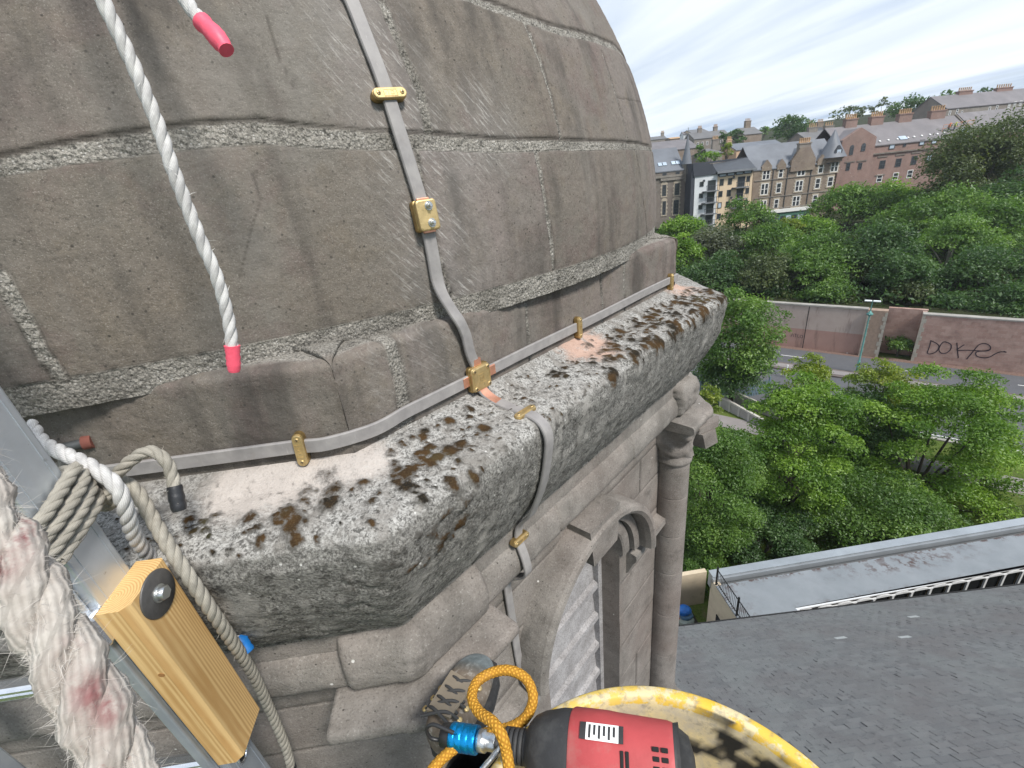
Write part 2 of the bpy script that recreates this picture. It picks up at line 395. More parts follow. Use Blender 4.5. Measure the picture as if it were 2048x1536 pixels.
# ---- octagonal sweeps (plinth course, cornice, frieze, string course)
def perim(dlen_L=1.5, dlen_N=.55, step=.007, ncorner=22, d_round=.2):
    """fine base path over the two visible sides: rows of (base point, outward dir, factor, s)"""
    rows = []
    (n2, _), (nN, _) = LINES[2], LINES[7]
    for tt in np.arange(-dlen_L, -.0001, step): rows.append((C0 + uL * tt, nL, 1.0, tt))
    aL, aR = math.radians(hL), math.radians(hR)
    for k in range(ncorner + 1):
        f = k / ncorner; a = aL + (aR - aL) * f; m = V(math.sin(a), math.cos(a), 0)
        rows.append((C0.copy(), m, 1 + .062 * math.sin(math.pi * f) ** 1.3, (f - .5) * .08))
    for tt in np.arange(step, LR - .0001, step): rows.append((C0 + uR * tt, nR, 1.0, tt))
    aN = math.atan2(nN[0], nN[1])
    for k in range(ncorner + 1):
        f = k / ncorner; a = aR + (aN - aR) * f; m = V(math.sin(a), math.cos(a), 0)
        rows.append((C1.copy(), m, 1 + .075 * math.sin(math.pi * f) ** .8, LR + f * .08))
    uN = V(-nN[1], nN[0], 0)
    for tt in np.arange(.02, dlen_N, .02): rows.append((C1 + uN * tt, nN, 1.0, LR + .08 + tt))
    return rows
ROWS = perim()
def resample(prof, step):
    p = np.array(prof, float); L = np.r_[0, np.cumsum(np.hypot(*np.diff(p, axis=0).T))]; n = max(2, int(L[-1] / step) + 1)
    q = np.linspace(0, L[-1], n); return np.c_[np.interp(q, L, p[:, 0]), np.interp(q, L, p[:, 1])]
def rnd_prof(p, k=2):
    p = np.array(p, float)
    for _ in range(k):
        q = [p[0]]
        for a, b in zip(p[:-1], p[1:]): q += [a * .75 + b * .25, a * .25 + b * .75]
        q.append(p[-1]); p = np.array(q)
    return p
def sweep_mesh(rows, prof):
    prof = np.asarray(prof); B = np.array([r[0] for r in rows]); M = np.array([r[1] for r in rows]); K = np.array([r[2] for r in rows]); S = np.array([r[3] for r in rows])
    nR_, nP = len(rows), len(prof)
    D = prof[:, 0][None, :] * K[:, None]
    X = B[:, None, :] + M[:, None, :] * D[:, :, None]; X[:, :, 2] = prof[:, 1][None, :]
    i = np.arange(nR_ * nP).reshape(nR_, nP)
    F = np.stack([i[:-1, :-1], i[:-1, 1:], i[1:, 1:], i[1:, :-1]], -1).reshape(-1, 4)
    ss = np.repeat(S, nP); dd = np.tile(prof[:, 0], nR_); pp = np.tile(np.arange(nP) / (nP - 1), nR_)
    return X.reshape(-1, 3), F, ss, dd, pp
def vnormals(X, F):
    N = np.zeros_like(X); a, b, c, d = X[F[:, 0]], X[F[:, 1]], X[F[:, 2]], X[F[:, 3]]; n = np.cross(c - a, d - b)
    for k in range(4): np.add.at(N, F[:, k], n)
    return N / np.maximum(1e-12, np.linalg.norm(N, axis=1))[:, None]

# plinth course (ashlar blocks under the dome)
prof = resample(rnd_prof([(-.62, -.243), (-.05, -.250), (-.016, -.257), (-.004, -.263), (0, -.275), (0, -.36), (0, -.47)], 1), .007)
prof = prof[prof[:, 0] > -.5]
X, F, ss, dd, pp = sweep_mesh(ROWS, prof); N = vnormals(X, F)
wob = fbm(X, 9, 3, 3) - .5
mort = smooth(.02, .045, -dd + .03 * wob)
crk = np.zeros(len(X))
for sj, w in ((wallj, ww) for wallj, ww in ((on_plane((800, 760), C0, nR) @ uR - C0 @ uR, .016), (on_plane((1055, 640), C0, nR) @ uR - C0 @ uR, .003), (on_plane((1205, 580), C0, nR) @ uR - C0 @ uR, .004), (on_plane((1250, 560), C0, nR) @ uR - C0 @ uR, .004), (-.95, .01))):
    ds = np.abs(ss - sj + wob * .012); wv = w * (1 + np.clip((-.33 - X[:, 2]) * (3 if w > .012 else 0), 0, 1) * .6)
    mort = np.maximum(mort, 1 - smooth(wv * .7, wv * 1.15, ds)); crk = np.maximum(crk, .7 * (1 - smooth(.001, .003, np.abs(ds - wv))))
mort = np.where(np.abs(dd) < .2, mort, 1)
chip = (fbm(X, 14, 3, 8) - .5) * smooth(-.03, -.0, dd) * smooth(-.30, -.262, X[:, 2])
o_ = .004 * (fbm(X, 16, 4, 2) - .5) * 2 - .004 * mort + .003 * (fbm(X, 70, 2, 4) - .5) + .018 * chip - .006 * crk
o_ = np.where(X[:, 2] < -.46, 0, o_)
tnt = np.select([ss < .165, ss < .55, ss < .98], [.25, .7, .62], .85)
obj('plinth_course', X + N * o_[:, None], F, M_dome, turret, True, {'mortar': mort, 'crack': crk, 'tint': tnt, 'brush': .3 * smooth(0, .1, ss) * (1 - smooth(.2, .5, ss)) + .8 * smooth(.02, .05, -dd)})

# cornice
CORN = [(0.0, -.446), (.03, -.458), (.06, -.472), (.11, -.477), (.15, -.482), (.172, -.490), (.186, -.507), (.190, -.535), (.181, -.585), (.170, -.640), (.150, -.695), (.128, -.745), (.112, -.775), (.10, -.795), (.086, -.81), (.074, -.826), (.070, -.84)]
CORNR = resample(CORN, .0058)
X, F, ss, dd, pp = sweep_mesh(ROWS, CORNR); N = vnormals(X, F)
g = fbm(X, 42, 2, 12) - .5; lump = fbm(X, 9, 4, 14) - .5
top = smooth(.35, .8, N[:, 2])
# moss cushions: the big clumps where the photo has them, and a scatter of small ones
r_ = np.random.default_rng(21); CU = []
for px, rad, n in (((885, 935), .034, 16), ((812, 958), .03, 12), ((722, 1003), .028, 8), ((622, 990), .030, 7), ((608, 1042), .014, 3), ((545, 1042), .013, 4), ((376, 1055), .014, 3), ((420, 1040), .012, 2), ((862, 858), .040, 14), ((965, 862), .022, 6), ((1042, 765), .018, 5), ((1080, 742), .02, 5), ((1112, 752), .022, 6), ((938, 840), .014, 3), ((905, 875), .028, 7), ((1030, 800), .020, 4), ((700, 880), .02, 4), ((780, 905), .035, 9), ((640, 1010), .02, 5), ((830, 920), .03, 10), ((480, 1080), .03, 6)):
    c = on_z(px, -.480)
    for k in range(n): CU.append((c + V(r_.normal() * rad, r_.normal() * rad, 0), abs(r_.normal()) * .010 + .0035))
for k in range(900): t_ = r_.uniform(-.9, LR); d_ = r_.uniform(.03, .185); CU.append(((PR if t_ > 0 else PL)(t_, d_, 0), .0016 + .0042 * r_.random() ** 3))
for k in range(330): t_ = .62 + (LR + .1 - .62) * r_.random() ** .8; CU.append((PR(t_, r_.uniform(.045, .19), 0), .004 + .016 * r_.random() ** 2.2))
fld = np.zeros(len(X)); wx = X[:, :2] + .007 * np.c_[fbm(X, 90, 2, 61) - .5, fbm(X, 90, 2, 62) - .5] * 2
inz = smooth(-.66, -.60, X[:, 2]); order_s = np.argsort(X[:, 0]); xs_ = X[order_s, 0]
for c, r in CU:
    a_, b_ = np.searchsorted(xs_, c[0] - 2.2 * r - .01), np.searchsorted(xs_, c[0] + 2.2 * r + .01); ii = order_s[a_:b_]
    if len(ii): fld[ii] = np.maximum(fld[ii], np.clip(1.25 - np.hypot(wx[ii, 0] - c[0], wx[ii, 1] - c[1]) / r, 0, 1))
moss = fld * inz * smooth(.02, .035, dd) * smooth(-.2, .35, N[:, 2])
corner_patch = np.exp(-((ss - .06) / .07) ** 2) * smooth(-.66, -.60, X[:, 2]) * (1 - smooth(-.545, -.515, X[:, 2]))
moss = np.maximum(moss, smooth(.50, .60, fbm(X, 34, 3, 71)) * corner_patch * .8)
def blob(px, z, r): c = on_z(px, z); return np.exp(-(np.linalg.norm(X - c, axis=1) / r) ** 2)
dust = np.clip(blob((600, 945), -.47, .10) + .7 * blob((740, 930), -.47, .055) + .9 * blob((480, 985), -.47, .06), 0, 1)
pink = np.clip(blob((1170, 690), -.46, .10) + blob((1345, 575), -.46, .11), 0, 1)
moss = moss * (1 - .8 * np.clip(dust + .5 * pink, 0, 1))
jn = np.zeros(len(X))
for sj in (on_plane((1030, 700), C0, nR) @ uR - C0 @ uR + .62,):
    jn = np.maximum(jn, 1 - smooth(.001, .005, np.abs(ss - sj + lump * .03)))
o_ = .013 * lump + .007 * g + np.sqrt(np.clip(moss, 0, 1)) * (.002 + .007 * (fbm(X, 60, 1, 3))) - .012 * jn
o_ = o_ * smooth(0, .02, dd) * smooth(-.842, -.80, X[:, 2] * 1.0)
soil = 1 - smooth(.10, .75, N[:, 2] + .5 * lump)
t = NT('cornice_stone')
a_mo, a_du, a_pi, a_so = t.attr('moss'), t.attr('dust'), t.attr('pink'), t.attr('soil')
g1 = t.noise(210, 3, .75); g2 = t.voro(170); g3 = t.noise(24, 5, .65); g4 = t.noise(70, 4, .7)
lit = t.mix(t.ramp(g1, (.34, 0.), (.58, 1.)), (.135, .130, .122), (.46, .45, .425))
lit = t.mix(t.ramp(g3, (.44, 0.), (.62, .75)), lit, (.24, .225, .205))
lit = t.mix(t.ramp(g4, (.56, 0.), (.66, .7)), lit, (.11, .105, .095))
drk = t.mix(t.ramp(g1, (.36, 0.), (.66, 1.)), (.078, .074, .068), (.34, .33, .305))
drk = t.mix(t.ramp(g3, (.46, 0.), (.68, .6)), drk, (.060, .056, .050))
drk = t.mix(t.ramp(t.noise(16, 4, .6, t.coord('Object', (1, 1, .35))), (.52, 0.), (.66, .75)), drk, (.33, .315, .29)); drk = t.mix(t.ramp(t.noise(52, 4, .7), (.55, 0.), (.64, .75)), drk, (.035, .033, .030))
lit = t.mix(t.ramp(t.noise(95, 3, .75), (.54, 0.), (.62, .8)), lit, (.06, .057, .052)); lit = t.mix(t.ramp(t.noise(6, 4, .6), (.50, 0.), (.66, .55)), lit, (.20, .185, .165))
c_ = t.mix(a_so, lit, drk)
c_ = t.mix(t.ramp(t.voro(28), (.05, .9), (.075, 0.)), c_, (.62, .61, .58))
c_ = t.mix(t.ramp(t.math('MULTIPLY', a_du, t.ramp(g4, (.30, .5), (.55, 1.))), (.15, 0.), (.6, .85)), c_, (.50, .45, .41))
c_ = t.mix(t.ramp(t.math('MULTIPLY', a_pi, t.ramp(g3, (.35, .4), (.55, 1.))), (.2, 0.), (.6, .8)), c_, (.52, .345, .27))
mc = t.mix(t.ramp(t.noise(11, 3, .6), (.40, 0.), (.60, 1.)), (.016, .014, .011), (.060, .034, .014))
mc = t.mix(t.ramp(t.noise(340, 2, .6), (.5, 0.), (.78, .6)), mc, (.11, .078, .038))
mc = t.mix(t.ramp(t.noise(7, 3, .6), (.58, 0.), (.70, .6)), mc, (.06, .062, .03))
mk = t.math('ADD', t.math('MULTIPLY', a_mo, .9), t.math('MULTIPLY_ADD', t.noise(130, 4, .7), .9)); mk.node.inputs[0].links[0].from_node.name
for nd in t.t.nodes:
    if nd.type == 'MATH' and nd.operation == 'MULTIPLY_ADD': nd.inputs[2].default_value = -.42
c_ = t.mix(t.ramp(mk, (.08, 0.), (.34, .72)), c_, (.085, .080, .072))
c_ = t.mix(t.ramp(mk, (.36, 0.), (.62, 1.)), c_, mc)
nb = t.bump(t.math('ADD', g1, t.math('MULTIPLY', g4, .5)), .6, .005); nb = t.bump(t.noise(520, 2, .6), .35, .003, nb)
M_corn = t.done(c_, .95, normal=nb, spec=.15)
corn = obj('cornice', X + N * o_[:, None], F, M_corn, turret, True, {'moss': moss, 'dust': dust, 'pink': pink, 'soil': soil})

# frieze, string course and plain wall of every side
def stone_mat(name, a, b, lich=.5, joints=None):
    t = NT(name); g1 = t.noise(9, 5, .6); g2 = t.noise(190, 3, .75); g3 = t.noise(40, 4, .6)
    c = t.mix(t.ramp(g1, (.36, 0.), (.64, 1.)), a, b)
    c = t.mix(t.ramp(t.noise(2.2, 4, .6), (.45, 0.), (.70, .5)), c, (.19, .145, .125))
    c = t.mix(t.ramp(g2, (.32, .6), (.45, 0.)), c, tuple(np.array(a) * .45))
    c = t.mix(t.ramp(g2, (.58, 0.), (.72, .6)), c, (.40, .385, .36))
    c = t.mix(t.ramp(t.noise(13, 5, .7), (.58, 0.), (.70, lich)), c, (.085, .08, .072))
    c = t.mix(t.ramp(t.voro(34), (.05, .9), (.085, 0.)), c, (.045, .042, .038))
    c = t.mix(t.ramp(t.voro(11), (.03, .9), (.045, 0.)), c, (.60, .59, .56))
    if joints: c = t.mix(t.math('MULTIPLY', t.attr('joint'), .75), c, (.055, .048, .042))
    nb = t.bump(t.math('ADD', g2, g3), .5, .004)
    return t.done(c, .92, normal=nb, spec=.2)
M_wall = stone_mat('wall_sandstone', (.165, .148, .132), (.245, .222, .200), .5, True)
M_trim = stone_mat('trim_sandstone', (.155, .142, .128), (.260, .240, .218), .6)
def ring_band(prof, name, mat, parent=turret, sides=range(8), jit=0):
    """straight-sided moulding round the octagon"""
    mb = MB(); rs = [ring(d) for d, z in prof]
    for i in sides:
        j = (i + 1) % 8
        for k in range(len(prof) - 1):
            a, b, c, d = rs[k][j], rs[k][i], rs[k + 1][i], rs[k + 1][j]
            mb.add([V(a[0], a[1], prof[k][1]), V(b[0], b[1], prof[k][1]), V(c[0], c[1], prof[k + 1][1]), V(d[0], d[1], prof[k + 1][1])], [(0, 1, 2, 3)])
    return mb
BACK = [2, 3, 4, 5, 6]
mb = ring_band([(-.6, -.25), (0, -.275), (0, -.446), (.06, -.472), (.172, -.49), (.19, -.535), (.15, -.695), (.086, -.81), (.07, -.84)], 'b', None, sides=BACK)
mb.build('cornice', M_trim, turret)
ring_band([(.068, -.80), (.068, -.888)], 'frieze', None).build('frieze', M_trim, turret)
STR = rnd_prof([(.05, -.872), (.072, -.890), (.088, -.930), (.090, -.972), (.078, -.990), (.030, -1.000), (.0, -1.01)], 1)
X, F, ss, dd, pp = sweep_mesh(ROWS, resample(STR, .008)); N = vnormals(X, F)
o_ = .006 * (fbm(X, 12, 4, 6) - .5) + .004 * (fbm(X, 60, 3, 7) - .5)
for sj in (.06, .52, .98, -.4): o_ -= .010 * (1 - smooth(.001, .006, np.abs(ss - sj)))
obj('string_course', X + N * o_[:, None], F, M_trim, turret, True)
# ---- walls with the louvred arch on each side in view
def wall_joint_attr(me_o, fr):
    """thin mortar joints of the ashlar as a point attribute on a finely divided wall"""
    pass
TC, RI, ZS, ZB = LR / 2, .267, -1.51, -3.3        # arch centre, opening half-width, springing and foot
ASHZ = [-1.13, -1.30, -1.50, -1.70, -1.90, -2.12, -2.35, -2.6, -2.85, -3.1]
def grid_patch(Pf, t0, t1, z0, z1, d, keep=None, step=.016):
    nt_, nz_ = max(2, int((t1 - t0) / step) + 1), max(2, int((z1 - z0) / step) + 1)
    T, Z = np.meshgrid(np.linspace(t0, t1, nt_), np.linspace(z0, z1, nz_)); return T.ravel(), Z.ravel(), nt_, nz_
def build_face(P, t0, t1, tc, sgn, nm, detail=True):
    """one side of the octagon in its own (t, d, z) frame"""
    # wall: columns of quads that stop at the arch opening
    ts = np.unique(np.round(np.concatenate([np.arange(t0, t1, .014), [t1], tc - RI * np.cos(np.linspace(0, math.pi, 41))]), 4))
    vs, fs, jt = [], [], []
    def jval(t_, z_):
        k = np.searchsorted(-np.array(ASHZ), -z_); dz = min(abs(z_ - a) for a in ASHZ)
        off = (k % 2) * .17 + .09 * ((k * 7) % 3); dt = min(abs(((t_ - off) % .47)), abs(.47 - ((t_ - off) % .47)))
        v = max(1 - dz / .004, 1 - dt / .003 if abs(dz) > 0 else 0); return max(0, v)
    grid = {}
    def vert(t_, z_):
        k = (round(t_, 4), round(z_, 4))
        if k not in grid:
            grid[k] = len(vs); h = float(fbm(np.array([[t_ * 1.0, z_, sgn * 3.]]), 6, 3, 5)[0] - .5); j = jval(t_, z_)
            vs.append(P(t_, .010 + .006 * h - .004 * j, z_)); jt.append(j)
        return grid[k]
    zgrid = np.unique(np.round(np.concatenate([np.arange(ZB, -1.0, .03)] + [[a - .005, a, a + .005] for a in ASHZ] + [[-.995, ZB]]), 4))
    for a, b in zip(ts[:-1], ts[1:]):
        inside = abs((a + b) / 2 - tc) < RI
        def arch(t_): q = RI * RI - (t_ - tc) ** 2; return ZS + math.sqrt(max(q, 0))
        if not inside: A = list(zgrid); cols = [(A, A)]
        else:
            za, zb_ = arch(a), arch(b); m = max(za, zb_) + .004
            A = [z for z in zgrid if z > m]; cols = [([za] + A, [zb_] + A)]
        for ca, cb in cols:
            for k in range(len(ca) - 1): fs.append((vert(a, ca[k]), vert(b, cb[k]), vert(b, cb[k + 1]), vert(a, ca[k + 1])))
    if np.dot(np.cross(P(1, 0, 0) - P(0, 0, 0), UP), P(0, 1, 0) - P(0, 0, 0)) < 0: fs = [f[::-1] for f in fs]
    obj('wall', vs, fs, M_wall, turret, True, {'joint': np.array(jt)})
    if not detail: return
    # arch surround: rings swept round the head, outer hood included, and the deep reveal
    prof = [(RI, -.20), (RI, .026), (RI + .008, .032), (RI + .048, .032), (RI + .0485, .020), (RI + .056, .020), (RI + .0565, .052), (RI + .092, .056), (RI + .0925, .046), (RI + .099, .046), (RI + .100, .082),
            (RI + .106, .106), (RI + .120, .116), (RI + .136, .114), (RI + .146, .102), (RI + .150, .080), (RI + .151, .004)]
    mb = MB(); n = 48; vsx = []
    for i in range(n + 1):
        an = math.pi * i / n
        for r, d in prof: vsx.append(P(tc + sgn * r * math.cos(an), d, ZS + r * math.sin(an)))
    k = len(prof); flip = sgn * (1 if np.dot(np.cross(P(1, 0, 0) - P(0, 0, 0), UP), P(0, 1, 0) - P(0, 0, 0)) > 0 else -1)
    fx = [(i * k + j, i * k + j + 1, (i + 1) * k + j + 1, (i + 1) * k + j) for i in range(n) for j in range(k - 1)]
    mb.add(vsx, fx, 0, False); mb.build('arch_surround', M_trim, turret)
    # jamb reveals below the springing
    for s in (-1, 1):
        mb = MB(); mb.box(P(tc + s * RI, -.20, ZB), P(tc + s * (RI + .03), 0, 0) - P(tc + s * RI, 0, 0), P(0, .2095, 0) - P(0, 0, 0), UP * (ZS - ZB)); mb.build('jamb', M_wall, turret)
    # keystone: wide block standing proud of the hood
    mb = MB(); kp = [(-.080, -1.235), (.080, -1.235), (.098, -1.075), (-.098, -1.075)]
    mb.prism([P(tc + a, .012, z) for a, z in kp], P(0, .092, 0) - P(0, 0, 0))
    mb.build('keystone', M_trim, turret)
    # imposts on both piers
    for s in (-1, 1):
        mb = MB(); a, b = (RI + .06) * s, (LR / 2 - .075) * s; lo, hi = min(a, b), max(a, b)
        pf = [(.004, -1.535), (.058, -1.545), (.060, -1.575), (.042, -1.60), (.020, -1.66), (.004, -1.675)]
        vv = [P(tc + q, d, z) for q in (lo, hi) for d, z in pf]; m = len(pf)
        mb.add(vv, [(j, j + 1, m + j + 1, m + j) for j in range(m - 1)] + [tuple(range(m)), tuple(range(2 * m - 1, m - 1, -1))])
        mb.build('impost', M_trim, turret)
    # sloping stone louvres
    for k in range(11):
        z = -1.34 - k * .200; hw = RI + .005 if z < ZS else math.sqrt(max(.02 ** 2, RI ** 2 - (z + .03 - ZS) ** 2)) + .01
        mb = MB(); wv = [(-.150, z - .012), (-.150, z + .215), (-.120, z + .215), (-.106, z + .036), (-.086, z + .028), (-.084, z + .0), (-.094, z - .012)]
        mb.prism([P(tc - hw, d, zz_) for d, zz_ in wv], P(2 * hw, 0, 0) - P(0, 0, 0)); mb.build('louvre_slat', M_slat, turret)
    for s in (-1, 1): mb = MB(); a_ = tc + s * (RI - .03 if s > 0 else RI); mb.box(P(a_, -.19, ZB), P(.03, 0, 0) - P(0, 0, 0), P(0, .109, 0) - P(0, 0, 0), UP * (ZS - ZB + .02)); mb.build('louvre_frame', M_slat, turret)
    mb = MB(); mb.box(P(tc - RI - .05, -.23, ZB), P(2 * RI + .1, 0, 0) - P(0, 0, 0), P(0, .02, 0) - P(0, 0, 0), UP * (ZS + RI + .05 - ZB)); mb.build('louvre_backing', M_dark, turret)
t = NT('louvre_stone'); g2 = t.noise(150, 3, .75); g1 = t.noise(14, 5, .65)
c = t.mix(t.ramp(g1, (.35, 0.), (.65, 1.)), (.24, .23, .228), (.37, .36, .36)); c = t.mix(t.ramp(g2, (.34, .6), (.50, 0.)), c, (.11, .10, .098)); c = t.mix(t.ramp(g2, (.6, 0.), (.75, .7)), c, (.52, .51, .51))
M_slat = t.done(c, .9, normal=t.bump(g2, .6, .004), spec=.2)
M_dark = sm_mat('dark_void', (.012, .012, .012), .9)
build_face(PR, -.004, LR + .010, TC, 1, 'R'); build_face(PL, -1.7, .004, -90., 1, 'L', False)
ring_band([(.010, -.99), (.010, -3.3)], 'w', None, sides=[2, 3, 4, 5, 6, 7]).build('wall', M_trim, turret)
mb = ring_band([(.010, -3.1), (.12, -3.1), (.12, -3.35), (.06, -3.4), (.06, -9.0)], 'b', None); mb.build('base_course', M_trim, turret)
# corner blocks, abacus slabs and corbels that wrap the near and far corners
def corner_wrap(c, uA, nA, uB, nB, la, lb, prof, name, noise=.004, step=.008, cf=.07, seed=3, cr=0.0):
    rows = []
    for tt in np.arange(-la, -.0001, step): rows.append((c + uA * tt, nA, 1.0, tt))
    a0 = math.atan2(nA[0], nA[1]); a1 = math.atan2(nB[0], nB[1])
    for k in range(9):
        f = k / 8; a = a0 + (a1 - a0) * f; rows.append((c.copy(), V(math.sin(a), math.cos(a), 0), 1 + cf * math.sin(math.pi * f), 0))
    for tt in np.arange(step, lb + .0001, step): rows.append((c + uB * tt, nB, 1.0, tt))
    if cr: # round the ends in plan
        out = []
        for b_, m_, k_, s_ in rows:
            e = min(s_ + la, lb - s_) if s_ != 0 else 9
            out.append((b_, m_, k_ * (1 if e > cr else .25 + .75 * math.sqrt(max(0, 1 - ((cr - e) / cr) ** 2))), s_))
        rows = out
    P_ = resample(prof, step); X, F, ss, dd, pp = sweep_mesh(rows, P_); N = vnormals(X, F)
    o_ = noise * 2 * (fbm(X, 13, 4, seed) - .5) + noise * (fbm(X, 70, 3, seed + 4) - .5)
    X = X + N * o_[:, None]; F = F.tolist(); n = len(P_); m = len(rows)
    F += [list(range(n))[::-1], list(range((m - 1) * n, m * n))]
    ob = obj(name, X, F, M_trim, turret, True); ob.data.polygons[-1].use_smooth = ob.data.polygons[-2].use_smooth = False
    return ob
nN = LINES[7][0]; uN = V(-nN[1], nN[0], 0)
for c, uA, nA, uB, nB, la, lb, rough in ((C0, uL, nL, uR, nR, .125, .20, .004), (C1, uR, nR, uN, nN, .13, .2, .014)):
    corner_wrap(c, uA, nA, uB, nB, la, lb, rnd_prof([(0, -.835), (.085, -.842), (.112, -.875), (.118, -.925), (.110, -.965), (.085, -.988), (0, -.992)], 1), 'frieze_block', rough, seed=int(rough * 1000), cr=.03)
    corner_wrap(c, uA, nA, uB, nB, la + .025, lb + .01, rnd_prof([(0, -.988), (.165, -.995), (.176, -1.003), (.176, -1.030), (.160, -1.037), (0, -1.037)], 1), 'abacus', .003)
    corner_wrap(c, uA, nA, uB, nB, la - .045, lb - .05, [(0, -1.037), (.105, -1.037), (.095, -1.13), (.085, -1.15), (0, -1.16)], 'corbel', .003)
# corner column at the far corner, weathered capital above it
bis = nrm(nR + nN); COLX = PR(LR - .045, .050, 0)
rad = .078
mb = MB(); pr = []
for z0, z1 in ((-2.86, -2.52), (-2.52, -2.20), (-2.20, -1.90), (-1.90, -1.66), (-1.66, -1.43), (-1.43, -1.24)):
    f = (z0 + 2.86) / 1.7; pr += [(rad * (1 - .04 * f) - .0014, z0 + .0004), (rad * (1 - .04 * f), z0 + .0022), (rad * (1 - .04 * f), z0 + .007), (rad * (1 - .04 * (f + .09)), (z0 + z1) / 2), (rad * (1 - .04 * (f + .18)), z1 - .007), (rad * (1 - .04 * (f + .18)), z1 - .0022), (rad * (1 - .04 * (f + .18)) - .0014, z1 - .0004)]
mb.lathe(COLX, UP, pr, 40); shaft = mb.build('column', M_wall, turret)
mb = MB(); mb.lathe(COLX, UP, [(rad * .96, -1.245), (rad * 1.06, -1.238), (rad * 1.08, -1.225), (rad * 1.0, -1.212), (rad * .97, -1.20)], 40); mb.build('necking', M_trim, shaft)
mb = MB(); mb.lathe(COLX, UP, [(rad * 1.45, -3.10), (rad * 1.45, -3.02), (rad * 1.38, -2.99), (rad * 1.15, -2.97), (rad * 1.22, -2.93), (rad * 1.20, -2.89), (rad * 1.02, -2.862)], 40); mb.build('base', M_trim, shaft)
mb = MB(); mb.bbox(COLX - uR * .17 - nR * .17 + UP * -3.26, uR * .36, nR * .36, UP * .16, .012); mb.build('pedestal', M_trim, shaft)
# capital: a core with broken leaf slabs that flare out under the abacus
bm = bmesh.new(); n = 40; rowsz = np.linspace(-1.205, -1.045, 18)
capv = []
for z in rowsz:
    f = (z + 1.205) / .16
    for k in range(n):
        a = 2 * math.pi * k / n; sq = max(abs(math.cos(a)), abs(math.sin(a)))
        flare = rad * (.95 + .10 * f) + (f ** 1.6) * .085 * (max(0, math.cos(2 * (a - .6))) ** 2 * 1.0) + (.05 * f ** 2) * (max(0, math.cos(2 * (a - .6) + math.pi)) ** 2)
        dirv = uR * math.cos(a) + nR * math.sin(a); capv.append(COLX + dirv * flare + UP * z)
X = np.array(capv); cc = COLX[None, :]; rr = X - cc; rr[:, 2] = 0
nn = rr / np.maximum(1e-6, np.linalg.norm(rr, axis=1))[:, None]
X = X + nn * ((fbm(X, 18, 4, 3) - .5) * .055 + (fbm(X, 55, 3, 9) - .5) * .02)[:, None]
F = [(i * n + k, i * n + (k + 1) % n, (i + 1) * n + (k + 1) % n, (i + 1) * n + k) for i in range(17) for k in range(n)] + [tuple(range(17 * n, 18 * n))]
cap = obj('capital', X, F, M_trim, shaft, True)
# two surviving leaf slabs of the capital
mb = MB()
def slab(P0, ax, wid, th_, pts):     # outline in (along, across), then thickness
    mb.prism([P0 + ax * a + wid * b for a, b in pts], th_)
out = nrm(uR * .85 + nR * .25)
slab(COLX + out * .05 - nR * .06 + UP * -1.085, out, nR, UP * -.030 - out * .0, [(0, -.02), (.10, -.05), (.16, -.03), (.125, .01), (.14, .035), (.115, .05), (.125, .08), (.17, .12), (.12, .15), (0, .14)])
slab(COLX + out * .06 + UP * -1.118 + nR * .03, out, nR, UP * -.085 + out * .03, [(0, -.05), (.07, -.06), (.115, 0), (.09, .06), (0, .06)])
mb.build('leaf', M_trim, cap)
# ================================================================== lightning conductor
t = NT('grey_tape'); g = t.noise(30, 4, .6); s_ = t.noise(1.0, 3, .7, t.coord('Object', (300, 300, 40)))
c = t.mix(t.ramp(g, (.3, 0.), (.7, 1.)), (.225, .213, .210), (.31, .295, .285)); c = t.mix(t.ramp(s_, (.64, 0.), (.72, .45)), c, (.45, .43, .41))
c = t.mix(t.ramp(t.noise(7, 5, .7), (.62, 0.), (.75, .4)), c, (.20, .165, .13))
M_tape = t.done(c, t.ramp(g, (.3, .42), (.7, .6)), 0.0, t.bump(g, .1, .002), .4)
M_copper = sm_mat('copper', (.80, .40, .27), .42, .85, .15, 60, 200, .15, .001)
M_brass = sm_mat('brass', (.44, .31, .13), .42, .9, .22, 40, 160, .2, .001, dirt=((.12, .085, .04), 90, .6))
M_brass2 = sm_mat('cast_brass', (.60, .45, .22), .48, .8, .2, 60, 200, .3, .001, dirt=((.16, .12, .06), 120, .55))
M_steel = sm_mat('zinc_steel', (.62, .63, .62), .32, .95, .12, 40)
def catmull(pts, n=8):
    P = [np.asarray(p, float) for p in pts]; P = [2 * P[0] - P[1]] + P + [2 * P[-1] - P[-2]]; out = []
    for i in range(1, len(P) - 2):
        a, b, c_, d = P[i - 1:i + 3]
        for k in range(n):
            u = k / n; out.append(.5 * ((2 * b) + (-a + c_) * u + (2 * a - 5 * b + 4 * c_ - d) * u ** 2 + (-a + 3 * b - 3 * c_ + d) * u ** 3))
    out.append(P[-2]); return out
def even(pts, step):
    P = np.array(pts, float); L = np.r_[0, np.cumsum(np.linalg.norm(np.diff(P, axis=0), axis=1))]; n = max(2, int(L[-1] / step) + 1)
    q = np.linspace(0, L[-1], n); return np.stack([np.interp(q, L, P[:, k]) for k in range(3)], 1)
